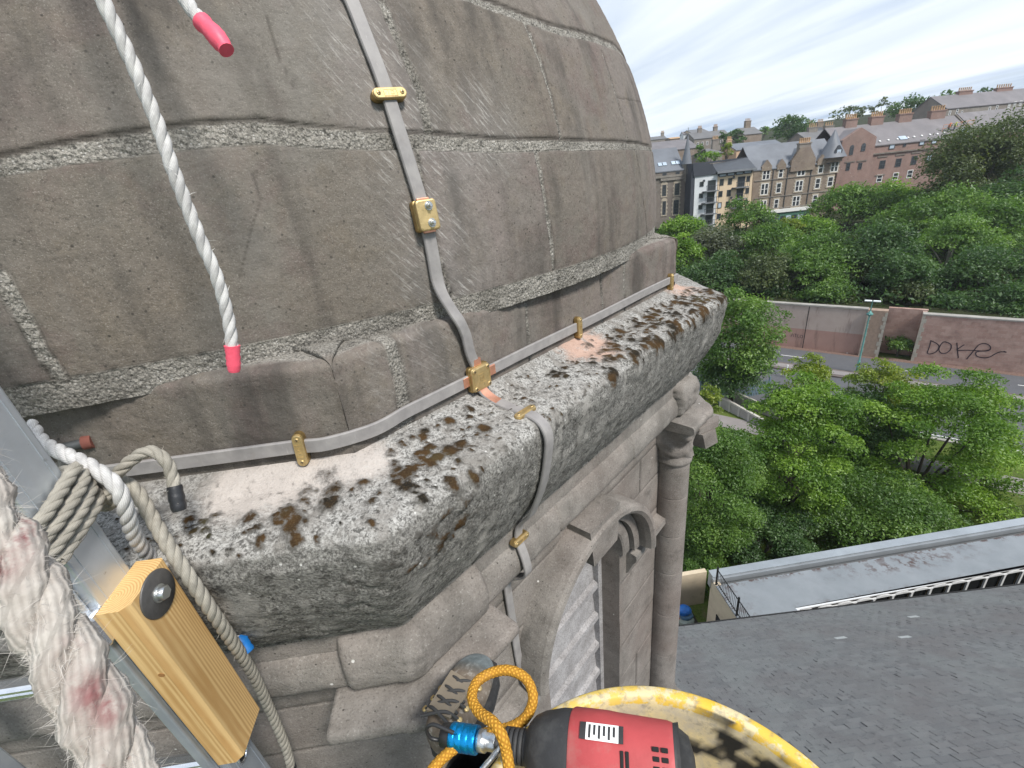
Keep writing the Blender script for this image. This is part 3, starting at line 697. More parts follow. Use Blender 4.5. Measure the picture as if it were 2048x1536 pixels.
def ribbon(name, pts, nrms, parent, mat, w=.028, th=.0065, label=None):
    """flat tape with eased edges; pts on its back face"""
    sec = [(-w / 2, .0), (-w / 2, th * .6), (-w / 2 + th * .3, th), (w / 2 - th * .3, th), (w / 2, th * .6), (w / 2, .0)]
    vs = []; n = len(pts)
    for i in range(n):
        T = nrm(pts[min(i + 1, n - 1)] - pts[max(i - 1, 0)]); N = nrm(nrms[i] - T * (nrms[i] @ T)); S = np.cross(T, N)
        for a, b in sec: vs.append(pts[i] + S * a + N * b)
    k = len(sec); fs = [(i * k + j, i * k + (j + 1) % k, (i + 1) * k + (j + 1) % k, (i + 1) * k + j) for i in range(n - 1) for j in range(k)]
    fs += [tuple(range(k))[::-1], tuple(range((n - 1) * k, n * k))]
    fs = [f[::-1] for f in fs]
    o = obj(name, vs, fs, mat, parent, label=label); o.data.polygons.foreach_set('use_smooth', [len(f) == 4 for f in fs])
    md = o.modifiers.new('w', 'EDGE_SPLIT'); md.split_angle = math.radians(35); return o
def interp_path(pts, nrms, n=8):
    P = catmull(pts, n); Nn = catmull(nrms, n); return P, [nrm(q) for q in Nn]
# dome drop
dp = [(560, -420), (610, -220), (655, -100), (684, -28), (701, 0), (735, 85), (768, 171), (803, 280), (838, 393), (853, 452), (865, 512), (873, 558)]
P_, N_ = [], []
for p in dp:
    h = hit_dome(p, .008); a, z = thz(h); e = .01; n_ = nrm(dome_pt(np.array([a]), np.array([z]), .1)[0] - dome_pt(np.array([a]), np.array([z]), 0)[0]); P_.append(h); N_.append(n_)
tS = float((on_plane((945, 735), C0, nR) - C0) @ uR)
e1 = on_plane((921, 648), C0 + nR * .012, nR); tE = float((e1 - C0) @ uR)
P_ += [hit_dome((884, 590), .016), on_plane((902, 620), C0 + nR * .004, nR), on_plane((919, 645), C0 + nR * .013, nR), on_plane((931, 672), C0 + nR * .012, nR), on_plane((939, 705), C0 + nR * .010, nR), PR(tS + .004, .008, -.39)]
N_ += [nrm(nR + UP * .30), nrm(nR * .9 + UP * .42), nrm(nR * .95 + UP * .3), nR, nR, nR]
P, N = interp_path(P_, N_)
tape_up = ribbon('conductor_tape', P, N, None, M_tape); tag(tape_up, 'grey conductor tape running down the curved dome to the square brass clamp', 'conductor tape', 'grey lightning conductor tapes')
ribbon('bare_end', [PR(tS + .004, .008, -.366), PR(tS + .004, .0085, -.385), PR(tS + .004, .0085, -.405)], [nR] * 3, tape_up, M_copper, .026, .008)
# horizontal tapes
zt = -.4115
def band(name, pts, nr, label):
    P, N = interp_path(pts, nr, 6); o = ribbon(name, P, N, None, M_tape, .028); tag(o, label, 'conductor tape', 'grey lightning conductor tapes'); return o
rp = [PR(t_, .006 + .002 * math.sin(9 * t_), zt) for t_ in np.linspace(tS + .012, LR - .004, 14)]
tape_r = band('conductor_tape', rp, [nR] * 14, 'grey conductor tape running right from the square clamp along the sunlit base course')
ribbon('bare_end', [PR(t_, .0068, zt) for t_ in np.linspace(tS + .01, tS + .062, 4)], [nR] * 4, tape_r, M_copper, .0265, .0068)
lp = [PL(t_, .006, zt) for t_ in np.linspace(-1.35, -.10, 14)] + [PL(-.04, .010, zt), PR(.045, .012, zt)] + [PR(t_, .006, zt) for t_ in np.linspace(.12, tS, 6)]
tape_l = band('conductor_tape', lp, [nL] * 14 + [nrm(nL * .8 + nR * .2), nrm(nR * .8 + nL * .2)] + [nR] * 6, 'grey conductor tape bending round the corner left of the square clamp')
ribbon('bare_end', [PR(t_, .0068, zt) for t_ in np.linspace(tS - .045, tS - .01, 3)], [nR] * 3, tape_l, M_copper, .0265, .0068)
# lower drop over the cornice
dz = [(.012, -.425, 0), (.020, -.448, 0), (.045, -.468, .006), (.085, -.478, .010), (.132, -.482, .012), (.165, -.486, .012), (.188, -.500, .012), (.1985, -.530, .012), (.190, -.585, .012), (.176, -.645, .012), (.157, -.70, .012), (.136, -.748, .012), (.122, -.778, .012),
      (.098, -.805, .010), (.082, -.828, .008), (.077, -.86, .004), (.080, -.885, .002), (.097, -.930, 0), (.101, -.975, 0), (.080, -1.002, 0), (.045, -1.025, -.005), (.022, -1.055, -.008), (.020, -1.12, -.008), (.019, -1.25, -.004), (.019, -1.40, 0), (.021, -1.49, .006), (.040, -1.525, .008), (.068, -1.545, .008), (.072, -1.58, .008), (.052, -1.62, .008), (.03, -1.68, .008), (.022, -1.8, .008), (.02, -2.3, .008)]
P_ = [PR(tS + dt + .005, d, z) for d, z, dt in dz]; N_ = []
for i in range(len(P_)):
    T = nrm(P_[min(i + 1, len(P_) - 1)] - P_[max(0, i - 1)]); N_.append(nrm(np.cross(uR, T)) if np.cross(uR, T) @ (nR + UP * .5) > 0 else -nrm(np.cross(uR, T)))
P, N = interp_path(P_, N_, 5)
tape_d = ribbon('conductor_tape', P, N, None, M_tape); tag(tape_d, 'grey conductor tape dropping from the square clamp over the mossy cornice and down the wall', 'conductor tape', 'grey lightning conductor tapes')
ribbon('bare_end', P[3:13], N[3:13], tape_d, M_copper, .0268, .0072)

def stadium(L, W, n=8):
    r = W / 2; pts = []
    for s in (1, -1):
        for k in range(n + 1):
            a = -math.pi / 2 + math.pi * k / n; pts.append((s * (L / 2 - r + r * math.cos(a)), s * r * math.sin(a)))
    return pts
def plate(mb, c, ax, nn, L, W, h0, h1, bev=.0015, m=0, rect=False):
    ay = np.cross(nn, ax)
    if rect:
        r = bev * 2; pts = []
        for sx, sy, a0 in ((1, 1, 0), (-1, 1, 90), (-1, -1, 180), (1, -1, 270)):
            for k in range(5): a = math.radians(a0 + 22.5 * k); pts.append((sx * (L / 2 - r) + r * math.cos(a), sy * (W / 2 - r) + r * math.sin(a)))
    else: pts = stadium(L, W)
    n = len(pts); sc = lambda q, e: (q[0] * (1 - 2 * e / L), q[1] * (1 - 2 * e / W)); R = []
    for hh, e in ((h0, 0), (h1 - bev, 0), (h1 - bev * .3, bev * .3), (h1, bev)):
        R.append([c + ax * sc(q, e)[0] + ay * sc(q, e)[1] + nn * hh for q in pts])
    vs = [v for r_ in R for v in r_]
    fs = [(i * n + k, i * n + (k + 1) % n, (i + 1) * n + (k + 1) % n, (i + 1) * n + k) for i in range(3) for k in range(n)] + [tuple(range(3 * n, 4 * n)), tuple(range(n))[::-1]]
    mb.add(vs, fs, m)
def screw(parent, c, nn, ax, r=.0042, mat=None):
    mb = MB(); mb.lathe(c, nn, [(r, 0), (r, .0006), (r * .7, .0014), (0.0001, .0016)], 14); ay = np.cross(nn, ax)
    s = mb.build('screw', mat or M_brass2, parent)
    m2 = MB()
    for u_, v_ in ((ax, ay), (ay, ax)): m2.box(c + nn * .0012 - u_ * r * .6 - v_ * r * .13, u_ * r * 1.2, v_ * r * .26, nn * .0006)
    m2.build('slot', M_dark, s)
def clip(c, ax, nn, label, L=.066):
    c = np.asarray(c, float); ax = nrm(ax); nn = nrm(nn - ax * (nn @ ax))
    k = thing('tape_clip', label, 'clip', c, 'brass clips holding the grey tape')
    mb = MB(); plate(mb, c, ax, nn, L * 1.03, .0205, -.006, .0078, .001); mb.build('base', M_brass, k)
    mb = MB(); plate(mb, c, ax, nn, L, .0185, .0078, .0125, .0018); cov = mb.build('cover', M_brass2, k)
    mb = MB(); ay = np.cross(nn, ax)
    for a, b, w, h in ((0, .0055, .027, .0009), (0, -.0055, .027, .0009), (-.013, 0, .0009, .0118), (.013, 0, .0009, .0118), (-.004, 0, .0010, .007), (.004, .0028, .006, .0009), (.004, -.0028, .006, .0009), (.0068, 0, .0009, .0065), (.0012, 0, .0009, .0065)):
        mb.box(c + ax * (a - w / 2) + ay * (b - h / 2) + nn * .0122, ax * w, ay * h, nn * .0010)
    mb.build('embossing', M_brass2, cov)
    for s in (-1, 1): screw(k, c + ax * s * (L / 2 - .0095) + nn * .0125, nn, ax)
    return k
def on_face(px, P0, n): return on_plane(px, P0, n)
c = on_face((603, 896), C0 + nL * .008, nL); clip(c + nL * .0, nrm(UP + uL * .05), nL, 'brass clip on the tape left of the corner, above pale stone dust')
c = on_face((1155, 655), C0 + nR * .008, nR); clip(c, UP, nR, 'brass clip midway along the right tape above the orange drilling dust')
c = on_face((1340, 564), C0 + nR * .008, nR); clip(c, UP, nR, 'farthest brass clip near the right end of the base course')
h = hit_dome((777, 191), .010); a_, z_ = thz(h); nn = nrm(dome_pt(np.array([a_]), np.array([z_]), .1)[0] - dome_pt(np.array([a_]), np.array([z_]), 0)[0]); nn = nrm(nn - UP * .0)
tdir = nrm(hit_dome((790, 240), .01) - hit_dome((760, 145), .01)); clip(h, nrm(np.cross(nn, tdir)), nn, 'brass oval clip high on the dome with two cross-head screws')
clip(PR(tS + .017, .137, -.486), nrm(uR), nrm(UP + nR * .08), 'brass clip holding the tape flat on the mossy cornice top')
clip(PR(tS + .009, .080, -.872), nrm(uR), nrm(nR + UP * .0), 'tarnished brass clip on the wall just under the cornice', .06)
# square cross clamp
cc = PR(tS + .004, .012, zt); k = thing('cross_clamp', 'square brass four-screw clamp joining the crossing tapes', 'clamp', cc)
mb = MB(); plate(mb, cc, uR, nR, .064, .064, -.006, .006, .004, rect=True); mb.build('base', M_brass, k)
mb = MB(); plate(mb, cc, uR, nR, .060, .060, .006, .013, .004, rect=True); cov = mb.build('cover', M_brass2, k)
mb = MB()
for a, b, w, h in ((0, .011, .022, .0010), (0, -.011, .022, .0010), (-.006, 0, .001, .010), (.005, 0, .001, .012), (0, .003, .010, .001), (0, -.005, .009, .001), (-.026, 0, .0012, .034), (.026, 0, .0012, .034)):
    mb.box(cc + uR * (a - w / 2) + UP * (b - h / 2) + nR * .0126, uR * w, UP * h, nR * .0012)
mb.build('embossing', M_brass2, cov)
for sx in (-1, 1):
    for sz in (-1, 1): screw(k, cc + uR * sx * .022 + UP * sz * .022 + nR * .013, nR, uR, .0058)
# two-bolt test clamp on the dome
h = hit_dome((848, 432), .010); a_, z_ = thz(h); nn = nrm(dome_pt(np.array([a_]), np.array([z_]), .1)[0] - dome_pt(np.array([a_]), np.array([z_]), 0)[0])
tdir = nrm(hit_dome((862, 490), .01) - hit_dome((838, 385), .01)); sd = nrm(np.cross(nn, tdir))
k = thing('test_clamp', 'rectangular brass test clamp with two hex bolts on the dome tape', 'clamp', h)
mb = MB(); plate(mb, h, tdir, nn, .060, .046, -.006, .008, .003, rect=True); mb.build('back_plate', M_brass, k)
mb = MB(); plate(mb, h - sd * .000, tdir, nn, .058, .044, .0125, .021, .003, rect=True); mb.build('front_plate', M_brass2, k)
mb = MB(); plate(mb, h, tdir, nn, .066, .027, .008, .0125, .001, rect=True); mb.build('tape_end', M_copper, k)
rb = (ray((858, 411)) - ray((848, 432)))
for px in ((857, 411), (864, 445)):
    q = on_plane(px, h + nn * .021, nn); mb = MB(); mb.lathe(q, nn, [(.0085, 0), (.0085, .0012)], 20); mb.lathe(q + nn * .0012, nn, [(.0066, 0), (.0066, .0052), (.0056, .0062)], 6)
    mb.lathe(q + nn * .0064, nn, [(.0038, 0), (.0036, .0055), (.003, .006)], 12); mb.build('bolt', M_steel, k)

# ================================================================== ropes
def frame(P):
    T = np.gradient(P, axis=0); T /= np.maximum(1e-9, np.linalg.norm(T, axis=1))[:, None]
    A = np.zeros_like(P); a = nrm(np.cross(T[0], V(.31, .2, .9)))
    for i in range(len(P)): a = nrm(a - T[i] * (a @ T[i])); A[i] = a
    return T, A, np.cross(T, A)
def rope_mesh(path, R, pitch, step=None, ns=10, ph=0.0, sub=8, taper=None, jit=0.0):
    """three-strand laid rope; returns verts, faces, and (along, around) coordinates"""
    P = even(catmull(path, 14), step or R * .35); T, A, B = frame(P)
    L = np.r_[0, np.cumsum(np.linalg.norm(np.diff(P, axis=0), axis=1))]; vs, fs, uu, vv, sid = [], [], [], [], []
    for s in range(3):
        an = 2 * math.pi * s / 3 + ph + 2 * math.pi * L / pitch
        Rr = R * (1 + jit * (fbm(np.c_[L * 60, L * 0, L * 0 + s * 9.], 1, 3, s) - .5))
        C = P + (A * np.cos(an)[:, None] + B * np.sin(an)[:, None]) * (Rr * .50)[:, None]
        T2, _, _ = frame(C); radial = (A * np.cos(an)[:, None] + B * np.sin(an)[:, None]); b0 = len(vs)
        S2 = np.cross(T2, radial); S2 /= np.linalg.norm(S2, axis=1)[:, None]; U2 = np.cross(S2, T2)
        for k in range(ns):
            a = 2 * math.pi * k / ns
            vs.append(C + (U2 * math.cos(a) * .54 + S2 * math.sin(a) * .62) * Rr[:, None])
            uu.append(L); vv.append(np.full_like(L, k / ns))
        m = len(P); 
        for k in range(ns):
            k2 = (k + 1) % ns; i = np.arange(m - 1)
            fs.append(np.stack([s * ns * m + k * m + i, s * ns * m + k2 * m + i, s * ns * m + k2 * m + i + 1, s * ns * m + k * m + i + 1], 1))
    return np.concatenate(vs), np.concatenate(fs), np.concatenate(uu), np.concatenate(vv), (P, T, A, B)
def fuzz(P, T, A, B, R, n, l, seed, w=.00025, bias=None):
    r_ = np.random.default_rng(seed); vs, fs = [], []
    for k in range(n):
        i = r_.integers(1, len(P) - 1); a = r_.uniform(0, 2 * math.pi); d = A[i] * math.cos(a) + B[i] * math.sin(a)
        p = P[i] + d * R * .92; tt = nrm(d * r_.uniform(.35, 1) + T[i] * r_.normal(0, .9) + np.cross(T[i], d) * r_.normal(0, .7)); ll = l * r_.uniform(.3, 1.2); s = nrm(np.cross(tt, r_.normal(size=3)))
        bend = r_.normal(size=3) * ll * .35; q0 = p; q1 = p + tt * ll * .5 + bend * .3; q2 = p + tt * ll + bend; b = len(vs)
        vs += [q0 - s * w, q0 + s * w, q1 - s * w * .8, q1 + s * w * .8, q2]; fs += [(b, b + 1, b + 3, b + 2), (b + 2, b + 3, b + 4)]
    return vs, fs
def rope_mat(name, c, dark, fib=420, stain=None):
    t = NT(name); u = t.attr('u'); v = t.attr('v')
    ph = t.math('ADD', t.math('MULTIPLY', v, 13.0), t.math('MULTIPLY', u, fib))
    sn = t.math('MULTIPLY_ADD', t.math('SINE', t.math('MULTIPLY', ph, 6.283)), .5); t.t.nodes[-1].inputs[2].default_value = .5
    nz = t.noise(60, 4, .6); cc = t.mix(t.ramp(nz, (.35, 0.), (.7, 1.)), dark, c)
    cc = t.mix(t.math('MULTIPLY', t.ramp(sn, (.0, 1.), (.45, 0.)), .30), cc, tuple(np.array(dark) * .5))
    if stain: cc = t.mix(t.math('MULTIPLY', t.attr('stain'), t.ramp(t.noise(90, 4, .7), (.36, .1), (.58, 1.))), cc, stain[0])
    if stain: cc = t.mix(t.ramp(t.noise(stain[1], 5, .65), (stain[2], 0.), (stain[2] + .09, .85)), cc, stain[0])
    return t.done(cc, .8, normal=t.bump(sn, .4, .0012, t.bump(t.noise(500, 2, .6), .3, .001)), spec=.25)
M_white = rope_mat('white_rope_fibre', (.66, .65, .63), (.46, .45, .44), 380)
M_grey = rope_mat('grey_rope_fibre', (.44, .41, .35), (.29, .27, .23), 380)
M_fray = rope_mat('frayed_rope_fibre', (.50, .47, .425), (.34, .30, .265), 160, ((.17, .030, .036), 26, .590))
M_fz_w = sm_mat('fuzz_white', (.75, .73, .70), .8); M_fz_g = sm_mat('fuzz_grey', (.50, .46, .39), .8); t = NT('fuzz_frayed'); M_fz_f = t.done(t.mix(t.attr('stain'), (.58, .545, .50), (.22, .05, .055)), .8)
M_pink = sm_mat('pink_tape', (.80, .10, .16), .5, 0, .12, 60, 120, .3, .002)
M_black = sm_mat('black_tape', (.020, .021, .024), .45, 0, .2, 60, 120, .3, .002)
M_blue = sm_mat('blue_tape', (.01, .16, .50), .45, 0, .15, 60, 120, .3, .002)
def rope(name, label, path, R, mat, fz, pitch=None, nf=60, fl=.008, ends=(), seed=1, ph=0., jit=.05, ns=12, group=None):
    v, f, u, w, fr = rope_mesh(path, R, pitch or R * 7.2, ns=ns, ph=ph, jit=jit)
    o = obj(name, v, f.tolist(), mat, None, True, {'u': u, 'v': w}); tag(o, label, 'rope', group)
    if nf:
        a, b = fuzz(*fr, R, nf, fl, seed); q = obj('loose_fibres', a, b, fz, o); q['kind'] = 'stuff'
    for at_end, ln, m, rr in ends:
        P = fr[0] if at_end else fr[0][::-1]; L = np.r_[0, np.cumsum(np.linalg.norm(np.diff(P[::-1], axis=0), axis=1))]; n = int(np.searchsorted(L, ln)); E_ = P[::-1][:max(n, 3)]
        E_ = np.vstack([E_[0] + nrm(E_[0] - E_[2]) * R * .5, E_]); r_ = np.random.default_rng(seed + 5); E2 = even(E_, R * .5)
        rs = R * rr * (1 + .05 * r_.normal(size=len(E2))); rs[0] *= .82; mb = MB()
        # overlapping turns of tape
        for k in range(len(rs)): rs[k] *= 1.0 + .06 * ((k // 3) % 2)
        mb.tube(E2, rs, 14); mb.build('tape_whipping', m, o)
    return o
# the long hanging rope and the short end beside it
rope('rope', 'long white three-strand rope hanging across the dome with a pink taped end', [on_d(p, d) for p, d in (((-150, -900), .62), ((30, -420), .54), ((150, -120), .51), ((205, 0), .52), ((262, 120), .54), ((312, 240), .56), ((350, 350), .575), ((397, 470), .60), ((432, 550), .62), ((455, 630), .64), ((464, 690), .65), ((468, 738), .66))],
     .0082, M_white, M_fz_w, .062, 90, .011, ((1, .036, M_pink, 1.13),), 3)
rope('rope', 'short white rope end with a bent pink taped tip at the top of the picture', [on_d(p, d) for p, d in (((-60, -760), .66), ((160, -330), .58), ((300, -90), .55), ((362, -12), .55), ((383, 18), .55), ((402, 42), .55), ((428, 68), .55), ((449, 95), .55))],
     .0085, M_white, M_fz_w, .05, 30, .008, ((1, .042, M_pink, 1.2),), 8)
# ================================================================== ladder
LO = on_plane((150, 978), uL * -.55, uL); LO = LO + 0; _q = on_plane((540, 1530), uL * -.55, uL); LD = nrm(_q - LO); LD = nrm(LD - uL * (LD @ uL))
LW = np.cross(uL, LD); LW = LW if LW @ nL > 0 else -LW                      # across the stile, away from the tower
def LA(a, b, s): return LO + uL * a + LW * b + LD * s
t = NT('aluminium'); st = t.noise(1.0, 3, .6, t.coord('Object', (60, 60, 2))); cl = t.noise(14, 4, .6)
c = t.mix(t.ramp(cl, (.35, 0.), (.7, 1.)), (.52, .56, .61), (.64, .68, .72)); c = t.mix(t.ramp(t.noise(80, 4, .7), (.66, 0.), (.74, .5)), c, (.22, .22, .22))
M_alu = t.done(c, t.ramp(st, (.3, .33), (.7, .46)), .72, t.bump(st, .08, .001))
M_alu2 = sm_mat('bright_aluminium', (.78, .80, .84), .22, .95, .08, 30)
ladder = thing('ladder', 'aluminium ladder standing against the turret cornice with grey rope lashed round one stile', 'ladder', LA(0, 0, 2.2))
LWID = .405
for a0 in (0, -LWID):
    mb = MB(); mb.bbox(LA(a0 - .026, 0, -.75), uL * .026, LW * .064, LD * 3.0, .0035)
    for b0 in (.010, .050): mb.box(LA(a0 - .0262 if a0 else a0 - .0002, b0, -.75), uL * (-.0008 if a0 else .0009), LW * .0015, LD * 3.0)
    mb.build('stile', M_alu, ladder)
mb = MB(); mb.bbox(LA(-.030, .066, -.75), uL * .018, LW * .010, LD * 3.0, .003); mb.build('stile_flange', M_alu, ladder)
def s_of(px): P = on_plane(px, LA(0, 0, 0), uL); return float((P - LO) @ LD)
h1, h2 = s_of((155, 1055)), s_of((490, 1490)); RUNG = (h2 - h1) / 2
for k in range(-1, 5):
    s0 = h1 + k * RUNG; mb = MB(); n = 28; pr = []
    for i in range(n):
        a = 2 * math.pi * i / n; r = .0150 + (.0009 if i % 2 else 0); pr.append((r * math.cos(a), max(-.0135, r * math.sin(a) * .95)))
    A_ = [LA(-.020, .032 + q, s0 + w) for q, w in pr]; B_ = [v - uL * (LWID - .012) for v in A_]
    mb.add(A_ + B_, [(i, (i + 1) % n, n + (i + 1) % n, n + i) for i in range(n)], 0)
    rg = mb.build('rung', M_alu2, ladder)
    mb = MB(); mb.lathe(LA(.0002, .032, s0), uL, [(.0175, 0), (.0178, .0018), (.0150, .0030), (.0125, .0022), (.0118, -.004)], 30, cap=False); mb.build('rung_flare', M_alu2, rg)
    mb = MB(); mb.lathe(LA(-.001, .032, s0), uL, [(.0121, 0), (.0121, .0015)], 24); mb.build('rung_bore', M_dark, rg)
# lug on the stile
mb = MB(); q = s_of((215, 1205)); mb.bbox(LA(-.034, .062, q - .005), uL * .034, LW * .024, LD * .058, .006); mb.build('lug', M_alu2, ladder)
# timber packer bolted to the stile
t = NT('pine'); vv = t.coord('Object'); w_ = t.n('ShaderNodeTexWave', wave_type='RINGS', rings_direction='Z'); w_.inputs['Scale'].default_value = 58; w_.inputs['Distortion'].default_value = 2.2; w_.inputs['Detail'].default_value = 3; w_.inputs['Detail Scale'].default_value = .6
mpn = t.n('ShaderNodeMapping'); mpn.inputs['Scale'].default_value = (1.5, 1.5, .16); mpn.inputs['Location'].default_value = (.02, -.03, 0); t.l(vv, mpn.inputs['Vector']); t.l(mpn.outputs[0], w_.inputs['Vector'])
c = t.mix(t.ramp(w_.outputs['Fac'], (.2, 0.), (.85, 1.)), (.68, .46, .205), (.50, .29, .105)); c = t.mix(t.ramp(t.noise(5, 4, .6), (.35, 0.), (.75, .35)), c, (.75, .52, .25)); c = t.mix(t.ramp(t.noise(1, 3, .7, t.coord('Object', (220, 220, 9))), (.5, 0.), (.8, .35)), c, (.34, .17, .06))
M_pine = t.done(c, .62, normal=t.bump(t.noise(1, 3, .7, t.coord('Object', (260, 260, 12))), .25, .001), spec=.3)
s0, s1 = s_of((240, 1165)), s_of((468, 1448))
blk = thing('timber_packer', 'yellow pine block bolted along the ladder stile with a large washer', 'timber block', LA(.02, .03, s1))
mb = MB(); ch = .010; w_, th_ = .088, .040; b0 = -.012
pts = [(0, b0), (th_ - .003, b0), (th_, b0 + .003), (th_, b0 + w_ - ch), (th_ - ch, b0 + w_), (0, b0 + w_)]
# a small triangular prism keeps the sawn chamfer of the far arris
n = len(pts); va = [LO + uL * a + LW * b + LD * s0 for a, b in pts]; vb = [LO + uL * a + LW * b + LD * s1 for a, b in pts]
o = obj('block', [np.array([0, 0, 0.])] * 0 + va + vb, [tuple(range(n)), tuple(range(n, 2 * n))[::-1]] + [((i + 1) % n, i, n + i, n + (i + 1) % n) for i in range(n)], M_pine, blk)
# give the grain the block's own axes
RM = Matrix((tuple(uL), tuple(LW), tuple(LD))).to_4x4()
inv = RM; cen = Vector(tuple(LA(.02, .03, (s0 + s1) / 2)))
o.data.transform(Matrix.Translation(-cen)); o.data.transform(RM); o.matrix_parent_inverse = Matrix(); bpy.context.view_layer.update()
o.parent = blk; o.matrix_basis = blk.matrix_world.inverted() @ Matrix.Translation(cen) @ RM.transposed(); bmw = o
me_fix = bmesh.new(); me_fix.from_mesh(o.data); bmesh.ops.recalc_face_normals(me_fix, faces=me_fix.faces[:]); me_fix.to_mesh(o.data); me_fix.free()
q = on_plane((315, 1187), LA(th_, 0, 0), uL); M_wash = sm_mat('dull_washer', (.13, .125, .12), .5, .6, .2, 50)
mb = MB(); mb.lathe(q, uL, [(.0345, 0), (.0345, .0018), (.0335, .0026), (.002, .0026)], 40); mb.build('washer', M_wash, blk)
mb = MB(); mb.lathe(q + uL * .0024, uL, [(.0130, 0), (.0130, .0016)], 24); mb.lathe(q + uL * .0040, uL, [(.0108, 0), (.0108, .0075), (.0092, .0092)], 6); mb.build('bolt', M_steel, blk)
kn = on_plane((323, 1350), LA(0, b0 + w_, 0), LW); mb = MB(); mb.lathe(kn, LW, [(.0045, 0), (.0045, .0006)], 16); mb.build('knot', sm_mat('pine_knot', (.33, .16, .05), .7), blk)
# ---- ropes about the ladder
sw = s_of((130, 1015)); pth = []
for k in range(3 * 4 + 2):
    tn = k / 4; ps = sw + .0 + (tn - 1.5) * .0185; sl = .020
    cx = [(.008, -.012), (.008, .076), (-.036, .078), (-.036, -.012)][k % 4]; tw = (.5 if k % 4 in (1, 2) else -.5)
    pth.append(LA(cx[0], cx[1], ps + tw * sl))
rope('rope', 'grey rope lashed in three turns round the ladder stile', pth, .0078, M_grey, M_fz_g, .050, 50, .008, (), 21, group=None)
def dp(*a): return [on_d(p, d) for p, d in a]
rope('rope', 'grey rope loop sticking up behind the white rope with a black taped end', dp(((120, 900), .70), ((150, 935), .70), ((190, 958), .685), ((228, 952), .675), ((262, 921), .675), ((300, 902), .68), ((332, 922), .685), ((345, 955), .69), ((352, 990), .69), ((358, 1016), .69)), .0088, M_grey, M_fz_g, .055, 60, .010, ((1, .036, M_black, 1.13),), 22)
rope('rope', 'long grey rope tail running down beside the timber block', dp(((165, 965), .68), ((205, 955), .69), ((243, 962), .70), ((275, 985), .70), ((306, 1040), .70), ((342, 1100), .70), ((382, 1160), .71), ((426, 1225), .74), ((466, 1285), .80), ((507, 1350), .90), ((540, 1420), 1.0), ((562, 1470), 1.06), ((575, 1505), 1.1), ((584, 1545), 1.14)), .0102, M_grey, M_fz_g, .062, 90, .009, ((1, .034, M_black, 1.13),), 23)
rope('rope', 'grey rope knot heaped against the stile above the cornice', dp(((120, 925), .655), ((160, 950), .65), ((200, 985), .645), ((228, 1000), .65), ((205, 1012), .665), ((165, 990), .66), ((150, 960), .67), ((190, 955), .655), ((222, 978), .64), ((190, 1008), .635), ((150, 1030), .62), ((110, 1050), .60)), .0085, M_grey, M_fz_g, .055, 50, .008, (), 24)
rope('rope', 'bright white rope curving behind the timber block to a blue taped end', dp(((60, 850), .66), ((85, 885), .645), ((130, 908), .63), ((185, 935), .62), ((232, 972), .62), ((252, 1020), .635), ((266, 1065), .665), ((292, 1105), .71), ((340, 1155), .79), ((395, 1195), .84), ((440, 1232), .85), ((468, 1265), .85), ((495, 1300), .85)), .0098, M_white, M_fz_w, .060, 60, .007, ((1, .032, M_blue, 1.15),), 25)
# thick frayed rope close to the camera
pf = dp(((-120, 860), .26), ((-60, 980), .255), ((12, 1095), .25), ((78, 1210), .245), ((136, 1320), .242), ((188, 1425), .24), ((238, 1530), .238), ((296, 1650), .236))
v, f, u, w, fr = rope_mesh(pf, .0140, .098, step=.0024, ns=24, ph=.6, jit=.35)
N = vnormals(v, f); v = v + N * .7 * (.0050 * (fbm(v, 170, 3, 5) - .5) + .0095 * (fbm(v, 62, 3, 6) - .5))[:, None]
o = obj('frayed_rope', v, f.tolist(), M_fray, None, True, {'u': u, 'v': w, 'stain': np.clip(sum(s_ * np.exp(-(np.linalg.norm(v - on_d(p, d), axis=1) / r) ** 2) for p, d, r, s_ in (((212, 1412), .228, .010, 1.3), ((232, 1445), .226, .008, 1.2), ((178, 1372), .230, .008, .9), ((150, 1290), .235, .006, .5), ((6, 1130), .24, .010, .8), ((240, 1340), .235, .008, .6))), 0, 1)}); tag(o, 'thick frayed off-white rope with dull red stains closest to the camera', 'rope')
a1, b1 = fuzz(*fr, .0118, 15000, .0048, 41, .00009); a2, b2 = fuzz(*fr, .0132, 1300, .012, 42, .00008); b1 = b1 + [tuple(i + len(a1) for i in f_) for f_ in b2]; a1 = a1 + a2; a1 = np.array(a1); q = obj('loose_fibres', a1, b1, M_fz_f, o, False, {'stain': np.clip(sum(s_ * np.exp(-(np.linalg.norm(a1 - on_d(p, d), axis=1) / r) ** 2) for p, d, r, s_ in (((212, 1412), .228, .010, 1.3), ((232, 1445), .226, .008, 1.2), ((178, 1372), .230, .008, .9), ((6, 1130), .24, .010, .8))), 0, 1)}); q['kind'] = 'stuff'
# ================================================================== bucket, driver, cord, boot, pouch
BK = V(.0716, .1165, -.45); BR = .1625
t = NT('bucket_yellow'); tar = t.attr('tar'); n6 = t.noise(38, 6, .7); n7 = t.noise(120, 4, .7)
c = t.mix(t.ramp(t.noise(9, 4, .6), (.35, 0.), (.7, 1.)), (.74, .46, .045), (.66, .50, .14)); c = t.mix(t.ramp(n7, (.54, 0.), (.68, .6)), c, (.25, .20, .12))
grm = t.mix(t.ramp(n6, (.40, 0.), (.62, 1.)), (.52, .46, .34), (.70, .58, .32)); grm = t.mix(t.ramp(n7, (.52, 0.), (.68, .6)), grm, (.24, .22, .19))
c = t.mix(t.ramp(t.math('ADD', tar, t.math('MULTIPLY_ADD', n6, .9)), (.95, 0.), (1.10, 1.)), c, grm); t.t.nodes
c = t.mix(t.attr('black'), c, (.022, .023, .024))
M_bucket = t.done(c, .5, normal=t.bump(n6, .25, .003), spec=.35)
